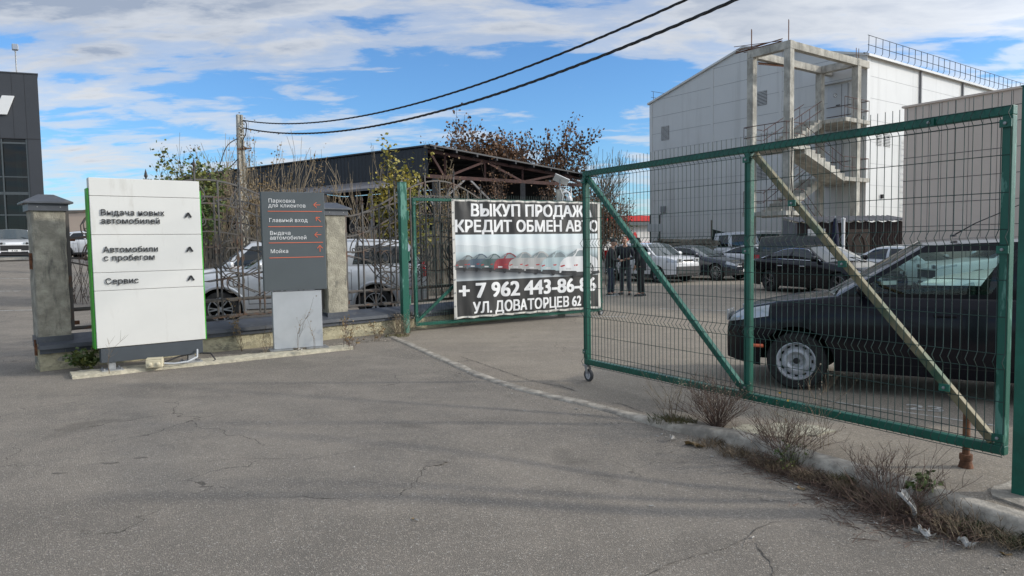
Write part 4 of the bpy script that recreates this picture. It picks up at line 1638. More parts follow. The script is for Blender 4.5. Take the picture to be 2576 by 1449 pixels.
    for x in (4.02, 4.48):
        m = MB()
        m.bar(FS @ Vector((x, 0.15, 0.6)), FS @ Vector((x, 0.15, 7.3)), 0.05, 0.05)
        m.build('side_rail', M['seam_dark'], ld, world=True)
    m = MB()
    z = 0.8
    while z < 7.2:
        m.bar(FS @ Vector((4.02, 0.15, z)), FS @ Vector((4.48, 0.15, z)), 0.03, 0.03)
        z += 0.34
    m.build('rungs', M['seam_dark'], ld, world=True)


build_hall()


def build_tower():
    P2 = Vector((12.75, 32.8))
    s, g = Vector((.806, .591)), Vector((-.591, .806))
    LX, WY = 5.9, 1.95
    t = thing('stair_tower', 'unfinished open concrete stair tower with switchback flights in front of the white hall', 'stair tower', (15, 36, 0))
    F = Matrix(((s.x, g.x, 0, P2.x), (s.y, g.y, 0, P2.y), (0, 0, 1, 0), (0, 0, 0, 1)))     # x along the tower, y away from us, z up
    H = 10.62
    cw = 0.33
    for cx, cy in ((0, 0), (0, WY), (LX, 0), (LX, WY)):
        m = MB()
        wbox(m, F, cx - cw / 2, cx + cw / 2, cy - cw / 2, cy + cw / 2, -0.1, H - 0.365)
        m.build('column', M['concrete'], t, world=True, bev=0.015)
    for (x0, x1, y0, y1) in ((-cw / 2, cw / 2, -cw / 2 - .001, WY + cw / 2), (LX - cw / 2, LX + cw / 2, -cw / 2 - .001, WY + cw / 2)):
        m = MB()
        wbox(m, F, x0, x1, y0, y1, H - 0.36, H)
        m.build('beam', M['concrete'], t, world=True, bev=0.012)
    for y in (0, WY):
        m = MB()
        wbox(m, F, cw / 2 + 0.002, LX - cw / 2 - 0.002, y - cw / 2 + .02, y + cw / 2 - .02, H - 0.35, H - 0.01)
        wbox(m, F, LX + cw / 2 + 0.002, LX + 1.0, y - cw / 2 + .02, y + cw / 2 - .02, H - 0.35, H - 0.01)
        m.build('beam', M['concrete'], t, world=True, bev=0.012)
    # starter bars
    rnd = random.Random(2)
    bars = []
    for k in range(9):
        x0 = rnd.uniform(-.12, .12)
        y0 = rnd.uniform(-.1, .1)
        bars.append(((x0, WY * 0.2 + y0, H + .03 + .02 * k), (x0, WY + 0.5 + rnd.uniform(0, .7), H + 0.06 + rnd.uniform(-.05, .35))))
    for cx, cy, n, hh in ((0, 0, 2, 0.95), (0, WY, 2, 1.0), (LX, 0, 4, 0.55)):
        for k in range(n):
            bars.append(((cx + .12 * (k - .5), cy + .06 * (k % 2), H), (cx + .12 * (k - .5), cy + .06 * (k % 2), H + hh)))
    for k in range(4):
        bars.append(((LX * .1, WY + rnd.uniform(-.1, .1), H - .45 - .03 * k), (LX * .55, WY - .1 * k, H - .28 - .05 * k)))
    for p_, q_ in bars:
        m = MB()
        m.tube([F @ Vector(p_), F @ Vector(q_)], 0.016, 4)
        m.build('starter_bar', M['rust'], t, world=True)
    fl, rl = [2.95, 5.98], [1.45, 4.70, 7.62]
    XF, XR = 1.05, LX - 1.35      # landing edges
    for i, z in enumerate(fl):
        m = MB()
        wbox(m, F, -0.45, XF, -0.2, WY + 0.2, z - 0.20, z)
        m.build('landing', M['concrete'], t, world=True, bev=0.01)
    for i, z in enumerate(rl):
        m = MB()
        wbox(m, F, XR, LX + 1.05, -0.2, WY + 0.35, z - 0.20, z)
        m.build('landing', M['concrete'], t, world=True, bev=0.01)

    def flight(xa, za, xb, zb, y0, y1):
        n = max(3, round((zb - za) / 0.165))
        prof = []
        for i in range(n):
            xx0, xx1 = lerp(xa, xb, i / n), lerp(xa, xb, (i + 1) / n)
            zz = lerp(za, zb, (i + 1) / n)
            prof += [(xx0, zz), (xx1, zz)]
        low = [(xb, zb - 0.36), (xa, za - 0.24)]
        poly = [(xa, za)] + prof + low
        k = len(poly)
        m = MB()
        vs = [F @ Vector((x, y0, z)) for x, z in poly] + [F @ Vector((x, y1, z)) for x, z in poly]
        fs = [tuple(range(k)), tuple(reversed(range(k, 2 * k)))] + [(i, k + i, k + (i + 1) % k, (i + 1) % k) for i in range(k)]
        m.add(vs, fs)
        o = m.build('stair_flight', M['concrete'], t, world=True)
        bm = bmesh.new()
        bm.from_mesh(o.data)
        bmesh.ops.recalc_face_normals(bm, faces=bm.faces)
        bm.to_mesh(o.data)
        bm.free()
        r = MB()
        for y in (y0 + 0.05, y1 - 0.05):
            for hh in (0.5, 0.95):
                r.tube([F @ Vector((xa, y, za + hh)), F @ Vector((xb, y, zb + hh))], 0.02, 4)
            for i in range(5):
                f = (i + 0.5) / 5
                r.tube([F @ Vector((lerp(xa, xb, f), y, lerp(za, zb, f) + 0.1)), F @ Vector((lerp(xa, xb, f), y, lerp(za, zb, f) + 0.95))], 0.014, 4)
        r.build('handrail', M['rail_brown'], t, world=True)
    ym = WY / 2
    flight(XR + 0.4, 0.0, XF, fl[0], -0.18, ym - 0.05)          # ground to first front landing
    flight(XF, fl[0], XR, rl[1], ym + 0.05, WY + 0.15)
    flight(XR, rl[1], XF, fl[1], -0.18, ym - 0.05)
    flight(XF, fl[1], XR, rl[2], ym + 0.05, WY + 0.15)
    r = MB()
    for z in rl[1:]:
        for hh in (0.5, 1.0):
            r.tube([F @ Vector(p) for p in ((XR, -0.15, z + hh), (LX + 1.0, -0.15, z + hh), (LX + 1.0, WY + 0.2, z + hh))], 0.018, 4)
        for x in (XR, XR + 0.8, XR + 1.6, LX + 1.0):
            r.tube([F @ Vector((x, -0.15, z)), F @ Vector((x, -0.15, z + 1.0))], 0.014, 4)
    for z in fl:
        for hh in (0.5, 1.0):
            r.tube([F @ Vector(p) for p in ((XF, -0.15, z + hh), (-0.4, -0.15, z + hh), (-0.4, WY + 0.15, z + hh), (XF, WY + .15, z + hh))], 0.018, 4)
        for p in ((-0.4, -0.15), (-0.4, WY / 2), (-0.4, WY + .15)):
            r.tube([F @ Vector((*p, z)), F @ Vector((*p, z + 1.0))], 0.014, 4)
    r.build('handrail', M['rail_brown'], t, world=True)
    c = MB()
    c.tube([F @ Vector(p) for p in ((-.05, -.22, 7.15), (-.10, -.24, 7.0), (-.06, -.22, 5.5), (-.12, -.22, 4.6), (.02, -.22, 3.7), (-.08, -.22, 1.5), (.05, -.22, 0.3))], 0.03, 5)
    c.build('cable', M['cable'], t, world=True)


build_tower()


def build_grey_block():
    P, d, o = (13.19, 24.0), (.527, -.85), (-.85, -.527)
    F = frame_from(P, d, o)
    t = thing('office_block', 'grey panel clad flat roofed block beside the white hall', 'building', (17, 20, 0))
    L, D, H = 10.5, 3.6, 5.95
    m = MB()
    wbox(m, F, 0, L, -D, 0, -0.1, H)
    m.build('wall', M['clad_grey'], t, world=True)
    j = MB()
    x = 0.0
    while x < L:
        wbox(j, F, x + 0.395, x + 0.405, 0.0, 0.004, 0.3, H - 0.02)
        x += 0.405
    for z in (0.3, 1.25, 2.0, 2.75, 3.52, 4.28, 5.04, 5.5):
        wbox(j, F, 0.0, L, 0.0, 0.005, z - 0.008, z + 0.008)
    j.build('panel_joints', M['seam_dark'], t, world=True)
    c = MB()
    wbox(c, F, -0.06, L + 0.06, -D, 0.06, H - 0.001, H + 0.06)
    c.build('parapet_cap', M['clad_grey'], t, world=True)
    pl = MB()
    wbox(pl, F, 0, L, 0.006, 0.05, -0.1, 0.28)
    pl.build('plinth', M['concrete'], t, world=True)


build_grey_block()


def build_dealership():
    P, d, o = (-27.4, 42.0), (-.93, -.36), (.57, -.82)
    F = frame_from(P, d, o)
    t = thing('showroom_building', 'anthracite showroom with glazed front and a white sign letter, at the far left', 'building', (-34, 40, 1.2))
    L, D, Z0, ZB, ZT = 16.0, 14.0, 0.6, 8.2, 11.92
    m = MB()
    wbox(m, F, 0, L, -D, 0, ZB, ZT)
    wbox(m, F, 0, 0.67, -D, 0, Z0, ZB - 0.002)
    wbox(m, F, 0.67, L, -D, -D + 0.3, Z0, ZB - 0.002)
    m.build('wall', M['clad_dark'], t, world=True)
    s = MB()
    for x in (0.67, 1.3, 2.0, 3.2, 4.4, 5.6):
        wbox(s, F, x - 0.008, x + 0.008, 0.0, 0.005, ZB, ZT - 0.01)
    wbox(s, F, 0.0, L, 0.0, 0.006, ZB - 0.02, ZB + 0.02)
    wbox(s, F, 0.66, 0.68, 0.0, 0.006, Z0, ZB)
    s.build('panel_joints', M['seam_dark'], t, world=True)
    fl = MB()
    wbox(fl, F, 0.67, L, -D + 0.3, -0.02, Z0, 1.35)
    fl.build('floor', M['concrete'], t, world=True)
    gl = MB()
    wbox(gl, F, 0.67, L, -0.13, -0.12, 1.35, ZB - 0.004)
    gl.build('glazing', M['curtain_glass'], t, world=True)
    mu = MB()
    for z, h in ((1.4, 0.08), (3.8, 0.07), (5.05, 0.16), (6.0, 0.06), (7.95, 0.1)):
        wbox(mu, F, 0.67, L, -0.10, -0.04, z - h / 2, z + h / 2)
    for x in (0.72, 1.95, 3.2, 4.45, 5.7):
        wbox(mu, F, x - 0.04, x + 0.04, -0.115, -0.02, 1.35, ZB - 0.01)
    mu.build('window_frame', M['mullion'], t, world=True)
    for x, y in ((1.15, -1.6), (2.6, -5.0), (5.2, -1.6)):
        c = MB()
        wbox(c, F, x - 0.14, x + 0.14, y - 0.14, y + 0.14, 1.35, 7.6)
        c.build('column', M['pale_col'], t, world=True)
    me = MB()
    wbox(me, F, 0.9, L, -6, -2.2, 4.9, 5.2)
    wbox(me, F, 1.4, L, -2.3, -2.2, 5.2, 6.1)
    me.build('mezzanine', M['clad_dark'], t, world=True)
    lt = MB()
    poly = [(1.18, 10.61), (1.80, 10.61), (2.25, 9.53), (1.60, 9.53)]
    pts = [F @ Vector((x, 0.03, z)) for x, z in poly] + [F @ Vector((x, 0.15, z)) for x, z in poly]
    lt.add(pts, [(0, 1, 2, 3), (7, 6, 5, 4), (0, 4, 5, 1), (1, 5, 6, 2), (2, 6, 7, 3), (3, 7, 4, 0)])
    poly = [(2.10, 9.53), (2.75, 9.53), (3.45, 10.61), (2.80, 10.61)]
    lt.build('sign_letter', M['letter_white'], t, world=True, bev=0.02)
    cp = MB()
    wbox(cp, F, -0.04, L, -D, 0.04, ZT + 0.001, ZT + 0.07)
    cp.build('parapet_cap', M['clad_dark'], t, world=True)
    # things inside the glass
    b = thing('display_stand', 'dark red display stand inside the showroom glass', 'display stand', tuple(F @ Vector((0.95, -0.7, 1.35))))
    m = MB()
    wbox(m, F, 0.62 + .12, 1.25, -0.75, -0.7, 1.9, 2.75)
    wbox(m, F, 0.72, 1.3, -0.9, -0.6, 1.35, 1.9)
    M['crimson'] = mat('crimson', (0.16, 0.008, 0.014), 0.6, var=0.2, scale=6)
    m.build('stand', M['crimson'], b, world=True)
    m = MB()
    for k in range(7):
        a = k / 6
        m.tube([F @ Vector((0.75 + .1 * k, -0.5 + .05 * sin(k * 2), 1.85)), F @ Vector((0.78 + .09 * k, -0.46, 1.95 + .1 * sin(k * 1.7)))], 0.06, 6)
    m.build('ribbon', M['red_panel'], b, world=True)
    p = thing('floodlight', 'grey floodlight on a short mast on the showroom roof', 'floodlight', tuple(F @ Vector((0.95, -0.6, ZT))))
    m = MB()
    m.tube([F @ Vector((1.0, -0.5, ZT)), F @ Vector((1.0, -0.5, ZT + 1.3))], 0.035, 8)
    m.build('mast', M['zinc'], p, world=True)
    m = MB()
    wbox(m, F, 0.84, 1.17, -0.62, -0.36, ZT + 1.42, ZT + 1.78)
    m.box(F @ Vector((1.0, -0.5, ZT + 1.36)), (0.1, 0.1, 0.14))
    m.build('lamp_head', M['steel_grey'], p, world=True, bev=0.05)
    m = MB()
    wbox(m, F, 0.88, 1.13, -0.36, -0.35, ZT + 1.46, ZT + 1.74)
    m.build('lamp_glass', M['lamp_clear'], p, world=True)


build_dealership()

# low grey hall at the left horizon
t = thing('low_hall', 'low grey profiled hall on the horizon beside the left pillar', 'building', (-40, 63, 1.2))
m = MB()
m.box((-40, 66, 2.9), (22, 6, 4.5), 0.1)
m.build('wall', M['clad_grey'], t, world=True)
m = MB()
for i in range(40):
    m.box((-50.5 + i * 0.55, 62.95 + i * .055, 2.9), (0.03, 0.04, 4.4), 0.1)
m.build('panel_joints', M['seam'], t, world=True)
m = MB()
m.box((-40, 66, 5.2), (22.3, 6.3, 0.12), 0.1)
m.build('roof', M['seam'], t, world=True)

# red and white shop
t = thing('shop_building', 'white shop with red fascia and red letters beyond the three men', 'building', (14.0, 75, -0.6), radians(26))
m = MB()
m.box((-1.77, 4.09, 1.95), (12.28, 8.18, 4.01))
m.build('wall', M['white_wall'], t)
m = MB()
m.box((-1.77, -0.19, 4.68), (12.69, 0.41, 0.57))
m.box((-1.77, 4.09, 4.64), (12.28, 8.32, 0.41))
m.build('fascia', M['red_panel'], t)
m = MB()
m.box((-1.77, -0.41, 4.12), (12.55, 0.68, 0.35))
m.build('gutter_band', M['mullion'], t)
m = MB()
m.box((0.27, -0.08, 1.64), (1.09, 0.14, 1.02))
m.build('red_panel', M['red_panel'], t)
m = letters('РА', 1.0, 0.03, 0.06)
place(m, plane_matrix((-2.39, -0.14, 2.39), (1, 0, 0)) @ Matrix.Scale(1.16, 4))
m.build('shop_letters', M['red_panel'], t)
# utility cabinet on the corner of the white hall
t = thing('utility_cabinet', 'grey electrical cabinet on a post at the corner of the white hall', 'cabinet', (9.55, 47.2, 0))
m = MB()
m.box((0, 0, 2.55), (0.95, 0.35, 0.5), 0.2)
m.build('cabinet', M['steel_grey'], t, bev=0.02)
for x in (-.3, .3):
    m = MB()
    m.bar((x, 0.05, 0), (x, 0.05, 3.4), 0.1, 0.1)
    m.build('post', M['trim'], t)

# brown lean-to with door
t = thing('site_shed', 'dark brown profiled sheet shed with a panelled door under the stair tower', 'shed', (14.0, 29.6, 0))
m = MB()
n = 90
vs = []
for i in range(n + 1):
    x = 11.85 + 4.6 * i / n
    y = 29.5 + (0.02 if i % 2 else -0.02)
    z = 2.32 + 0.03 * sin(i * 0.7)
    vs += [(x, y, 0), (x, y, z)]
m.add(vs, [(2 * i, 2 * i + 2, 2 * i + 3, 2 * i + 1) for i in range(n)])
m.build('wall', M['brown'], t, world=True)
m = MB()
vs = []
for i in range(n + 1):
    x = 11.75 + 4.8 * i / n
    z = 2.36 + 0.025 * (1 if i % 4 < 2 else -1)
    vs += [(x, 29.35, z), (x, 31.2, z + 0.25)]
m.add(vs, [(2 * i, 2 * i + 2, 2 * i + 3, 2 * i + 1) for i in range(n)])
m.add([(11.9, 29.55, 0), (11.9, 31.2, 0), (11.9, 31.2, 2.5), (11.9, 29.55, 2.3)], [(0, 1, 2, 3)])
m.build('roof', M['awning'], t, world=True)
m = MB()
m.box((14.38, 29.44, 1.02), (0.92, 0.05, 2.0))
d = m.build('door', M['brown_door'], t, world=True)
m = MB()
m.tube([(14.38 + 0.24 * cos(a), 29.40, 1.25 + (0.52 if abs(sin(a)) < .98 else .58) * sin(a)) for a in [2 * pi * k / 24 for k in range(25)]], 0.02, 5)
m.box((14.72, 29.39, 1.0), (0.05, 0.04, 0.16))
m.build('door_moulding', M['brown'], d, world=True)
m = MB()
m.box((12.62, 29.42, 1.75), (0.72, 0.06, 0.62))
m.build('window', M['white_wall'], t, world=True)
t = thing('folded_parasol', 'folded navy parasol leaning by the brown shed', 'parasol', (13.3, 29.2, 0))
m = MB()
m.lathe([(0.06, 0.7), (0.13, 0.9), (0.16, 1.4), (0.11, 2.1), (0.07, 2.45), (0.0, 2.5)], 10)
m.build('canopy', M['navy'], t, smooth=40)
m = MB()
m.lathe([(0.0, 0.0), (0.025, 0.0), (0.025, 2.56), (0.0, 2.58)], 8)
m.build('pole', M['letter_white'], t)
t = thing('white_pole', 'white plastic pole standing beside the folded navy parasol', 'pole', (13.62, 29.2, 0))
m = MB()
m.lathe([(0.0, 0.0), (0.075, 0.0), (0.075, 2.42), (0.085, 2.42), (0.085, 2.47), (0.0, 2.5)], 10)
m.build('tube', M['letter_white'], t, smooth=40)
# yellow topped post
t = thing('yellow_topped_post', 'thin post with a yellow ball on top in front of the grey block', 'post', (13.25, 19.0, 0))
m = MB()
m.lathe([(0.0, 0), (0.035, 0), (0.035, 1.62), (0.0, 1.62)], 8)
m.build('pole', M['trim'], t)
m = MB()
m.lathe([(0.085 * sin(pi * k / 10), 1.68 - 0.085 * cos(pi * k / 10)) for k in range(11)], 12)
M['yellow'] = mat('yellow_ball', (0.75, 0.42, 0.03), 0.5)
m.build('ball', M['yellow'], t, smooth=60)


# ---------------------------------------------------------------- dark open shed
def build_shed():
    Cn, Lf, Rt = Vector((-3.2, 28.0)), Vector((-17.4, 38.2)), Vector((3.9, 34.1))
    t = thing('open_shed', 'long dark profiled sheet shed with open rusty truss end', 'shed', (-6, 34, 0))
    zc, zr, zb = 5.47, 4.72, 4.36
    ul, ur = (Lf - Cn), (Rt - Cn)
    ll, lr = ul.length, ur.length
    ul.normalize()
    ur.normalize()
    m = MB()
    n = int(ll / 0.11)
    vs = []
    out = Vector((ul.y, -ul.x))
    if out.y > 0:
        out = -out
    for i in range(n + 1):
        p = Cn + ul * (ll * i / n) + out * (0.022 if i % 2 else 0.0)
        vs += [(p.x, p.y, zb), (p.x, p.y, zc)]
    m.add(vs, [(2 * i + 1, 2 * i + 3, 2 * i + 2, 2 * i) for i in range(n)])
    m.build('cladding', M['shed_dark'], t, world=True)
    # roof sheet: falls towards the right
    m = MB()
    e = 0.25
    n = 60

    def zr_at(s):
        return lerp(zc, zr, s / lr) + 0.03
    A = [(Cn - ul * e) + ur * s for s in (-0.1, lr)]
    B = [(Lf) + ur * s for s in (-0.1, lr)]
    vs = [(A[0].x, A[0].y, zr_at(0)), (A[1].x, A[1].y, zr_at(lr)), (B[1].x, B[1].y, zr_at(lr)), (B[0].x, B[0].y, zr_at(0))]
    vs += [(x, y, z + 0.06) for x, y, z in vs]
    m.add(vs, [(0, 1, 2, 3), (7, 6, 5, 4), (0, 4, 5, 1), (1, 5, 6, 2), (2, 6, 7, 3), (3, 7, 4, 0)])
    m.build('roof', M['shed_dark'], t, world=True)
    m = MB()
    for k in range(9):
        p = Cn + ur * (lr * (k + .1) / 9) - ul * 0.28
        m.bar((p.x, p.y, zr_at(lr * (k + .1) / 9) - 0.06), (p.x + ul.x * 14, p.y + ul.y * 14, zr_at(lr * (k + .1) / 9) - 0.06), 0.1, 0.1)
    m.build('purlins', M['shed_dark'], t, world=True)
    tr = MB()

    def P(s, z, back=0.15):
        q = Cn + ur * s + ul * back
        return Vector((q.x, q.y, z))
    tr.bar(P(0, zb), P(lr, zb), 0.12, 0.14)
    tr.bar(P(0, zc - 0.12), P(lr, zr - 0.1), 0.12, 0.12)
    st = [0.05, 0.95, 3.0, 5.1, 7.2, 9.2]
    for s in st:
        tr.bar(P(s, zb), P(s, zr_at(s) - 0.12), 0.08, 0.08)
    for a, b in ((0.2, 0.9), (0.95, 3.0), (5.1, 3.0), (5.1, 7.2), (9.2, 7.2)):
        za = zb if a in (0.95, 5.1, 9.2) else zr_at(a) - 0.15
        zb2 = zr_at(b) - 0.15 if za == zb else zb
        tr.bar(P(a, za), P(b, zb2), 0.09, 0.09)
    M['rust_truss'] = mat('rusty_truss', (0.055, 0.021, 0.017), 0.75, 0.1, var=0.35, scale=5)
    tr.build('truss', M['rust_truss'], t, world=True)
    for s, back in ((0.45, 0.15), (0.45, 5.0), (0.45, 10.0), (0.45, 15.0), (5.1, 0.15), (9.2, 0.15), (5.1, 8), (9.2, 8)):
        m = MB()
        q = Cn + ur * s + ul * back
        m.bar((q.x, q.y, 0), (q.x, q.y, zb - 0.07), 0.22, 0.22)
        m.build('column', M['trim'], t, world=True)
    m = MB()
    for a, b in (((0.45, 3.1), (-0.5, 4.3)), ((3.6, 3.2), (2.2, 4.3)), ((0.45, 3.2), (1.9, 4.3))):
        m.bar(P(a[0], a[1]), P(b[0], b[1]), 0.08, 0.08)
    m.build('brace', M['awning'], t, world=True)
    # back and far side walls keep the inside dark
    m = MB()
    q0, q1 = Lf, Lf + ur * lr
    r0 = Rt
    e0 = r0 + ul * 2.5
    for a, b, za, zb_ in ((q0, q1, zc, zr), (q1, e0, zr, zr)):
        m.add([(a.x, a.y, 0), (b.x, b.y, 0), (b.x, b.y, zb_), (a.x, a.y, za)], [(0, 1, 2, 3)])
    m.build('back_wall', M['shed_dark'], t, world=True)
    # sloping awning along the left side
    aw = MB()
    a0, a1 = Cn + ul * 0.6, Cn + ul * 12.0
    o1, o0 = out * 2.2, out * 0.1
    vs = [(a0.x + o0.x, a0.y + o0.y, 4.34), (a1.x + o0.x, a1.y + o0.y, 4.34), (a1.x + o1.x, a1.y + o1.y, 3.82), (a0.x + o1.x, a0.y + o1.y, 3.82)]
    vs += [(x, y, z - 0.08) for x, y, z in vs]
    aw.add(vs, [(0, 1, 2, 3), (7, 6, 5, 4), (0, 4, 5, 1), (1, 5, 6, 2), (2, 6, 7, 3), (3, 7, 4, 0)])
    aw.build('awning', M['awning'], t, world=True)
    for k in range(5):
        m = MB()
        q = Cn + ul * (1.0 + 2.6 * k) + out * 2.1
        m.bar((q.x, q.y, 0), (q.x, q.y, 3.8), 0.1, 0.1)
        m.build('awning_post', M['awning'], t, world=True)
    ed = MB()
    p = Cn + ul * 0.0
    ed.bar((p.x + ur.x * -.15, p.y + ur.y * -.15, zc + 0.02), (p.x + ur.x * .75, p.y + ur.y * .75, zc - 0.04), 0.1, 0.12)
    ed.build('fascia_board', M['wood'], t, world=True)


build_shed()

# picket fence behind the cars
t = thing('picket_fence', 'tall grey weathered picket fence at the back of the fenced car park', 'picket fence', (-6, 21, 0))
rnd = random.Random(11)
m = MB()
a, b = Vector((-9.9, 21.3)), Vector((1.6, 24.2))
n = 115
for i in range(n):
    p = a.lerp(b, i / n)
    h = 2.15 + rnd.uniform(-.12, .12) + ground_z(p.x, p.y)
    m.box((p.x, p.y, h / 2), (0.075, 0.02, h), 0.25 + rnd.uniform(-.05, .05))
m.build('pickets', M['wood'], t, world=True)
m = MB()
for z in (0.5, 1.7):
    m.bar((a.x, a.y + .04, z), (b.x, b.y + .04, z), 0.05, 0.08)
m.build('rail', M['wood'], t, world=True)

# ---------------------------------------------------------------- camera post with solar panel
t = thing('camera_post', 'concrete post carrying a white surveillance camera and a solar panel', 'camera post', (1.10, 15.85, 0))
m = MB()
m.box((0, 0, 1.38), (0.17, 0.15, 2.9))
m.build('post', M['concrete'], t, bev=0.008)
m = MB()
m.box((0.03, 0, 3.05), (0.34, 0.24, 0.016), M=Matrix.Rotation(radians(24), 4, 'Y') @ Matrix.Rotation(radians(-32), 4, 'X'))
sp = m.build('solar_panel', M['letter_white'], t)
m = MB()
m.lathe([(0.0, 2.83), (0.03, 2.83), (0.018, 2.86), (0.018, 3.05), (0.0, 3.05)], 8)
m.build('bracket', M['zinc'], sp)
cm = MB()
cm.lathe([(0.07 * sin(pi * k / 10), 2.60 - 0.085 * cos(pi * k / 10)) for k in range(11)], 14, Matrix.Translation((0.20, -0.06, 0)))
cm.tube([(0.06, -0.06, 2.76), (0.14, -0.06, 2.78), (0.20, -0.06, 2.74), (0.20, -0.06, 2.66)], 0.028, 8)
cm.tube([(0.24, -0.06, 2.66), (0.245, -0.06, 2.86)], 0.012, 6)
cm.tube([(0.14, -0.06, 2.66), (0.12, -0.06, 2.86)], 0.012, 6)
c = cm.build('camera', M['letter_white'], t, smooth=50)
m = MB()
m.tube([(0.0, -0.09, 2.85), (0.06, -0.1, 2.7), (0.03, -0.1, 2.52), (0.10, -0.1, 2.45), (0.13, -0.08, 2.6)], 0.008, 5)
m.build('cable', M['letter_white'], t)

# ---------------------------------------------------------------- utility pole and overhead cables
t = thing('utility_pole', 'pale concrete utility pole with overhead cables behind the iron fence', 'utility pole', (-10.12, 27.0, 0.1), radians(42))
m = MB()
zt_ = 6.55
prof = []
for z in (-0.2, zt_):
    w = lerp(0.19, 0.10, max(0, z) / zt_)
    prof.append([(-w, -w * .8, z), (-w * .35, -w * .8, z), (-w * .25, -w * .35, z), (w * .25, -w * .35, z), (w * .35, -w * .8, z), (w, -w * .8, z), (w, w * .8, z), (-w, w * .8, z)])
vs = prof[0] + prof[1]
m.add(vs, [(i, (i + 1) % 8, 8 + (i + 1) % 8, 8 + i) for i in range(8)] + [(7, 6, 5, 4, 3, 2, 1, 0), (8, 9, 10, 11, 12, 13, 14, 15)])
m.build('shaft', M['concrete'], t)
m = MB()
for z in (6.02, 6.12, 5.72, 5.83):
    m.lathe([(0.122, -0.02), (0.128, -0.02), (0.128, 0.02), (0.122, 0.02)], 8, Matrix.Translation((0, 0, z)) @ Matrix.Rotation(pi / 8, 4, 'Z'), closed=True)
m.build('clamp_band', M['zinc'], t)
m = MB()
m.bar((-.18, -.12, 5.25), (.35, -.16, 5.32), 0.05, 0.05)
m.bar((.0, -.14, 5.38), (.22, -.2, 5.28), 0.04, 0.04)
m.build('crossarm', M['rust'], t)


def overhead(A, B, sag, r, label):
    A, B = Vector(A), Vector(B)
    n = 260
    mb = MB()
    L = (B - A).length
    side = (B - A).cross(Vector((0, 0, 1))).normalized()
    for ph in (0, 2 * pi / 3, 4 * pi / 3):
        pts = []
        for i in range(n + 1):
            f = i / n
            p = A.lerp(B, f)
            p.z -= 4 * sag * f * (1 - f)
            a = ph + f * L / 0.85 * 2 * pi
            pts.append(p + (side * cos(a) + Vector((0, 0, 1)) * sin(a)) * r * 0.95)
        mb.tube(pts, r, 5)
    return tag(mb.build('overhead_cable', M['cable'], smooth=60), label, 'overhead cable', 'overhead cables from the concrete pole')


overhead((-9.98, 27.0, 6.44), (11.3, 1.02, 8.09), 2.09, 0.013, 'upper twisted black overhead cable running from the concrete pole')
overhead((-9.99, 27.0, 6.16), (10.36, 0.88, 7.12), 1.963, 0.015, 'lower twisted black overhead cable, the thicker sagging one')
for k, (pts, lb) in enumerate((
        ([(-10.2, 26.9, 5.75), (-10.5, 26.6, 5.4), (-10.9, 26.4, 4.4), (-11.9, 26.2, 3.8), (-13.0, 26.3, 3.7)], 'slack black service cable drooping left from the top of the concrete pole'),
        ([(-10.2, 26.9, 5.0), (-10.6, 26.7, 4.5), (-11.3, 26.4, 3.7), (-12.2, 26.2, 3.35), (-13.6, 26.2, 3.9)], 'lower slack black service cable left of the concrete pole'),
        ([(-9.98, 26.95, 6.42), (-9.82, 26.85, 6.3), (-9.86, 26.85, 5.9), (-9.98, 26.88, 5.7), (-10.0, 26.86, 5.35)], 'short black cable tail hanging on the right of the concrete pole'))):
    mb = MB()
    q = []
    P_ = [Vector(p) for p in pts]
    for i in range(len(P_) - 1):
        p0, p1, p2, p3 = P_[max(0, i - 1)], P_[i], P_[i + 1], P_[min(len(P_) - 1, i + 2)]
        for j in range(6):
            u = j / 6
            q.append(0.5 * ((2 * p1) + (p2 - p0) * u + (2 * p0 - 5 * p1 + 4 * p2 - p3) * u * u + (3 * p1 - p0 - 3 * p2 + p3) * u ** 3))
    q.append(P_[-1])
    mb.tube(q, 0.02, 5)
    tag(mb.build('service_cable', M['cable'], smooth=60), lb, 'service cable')
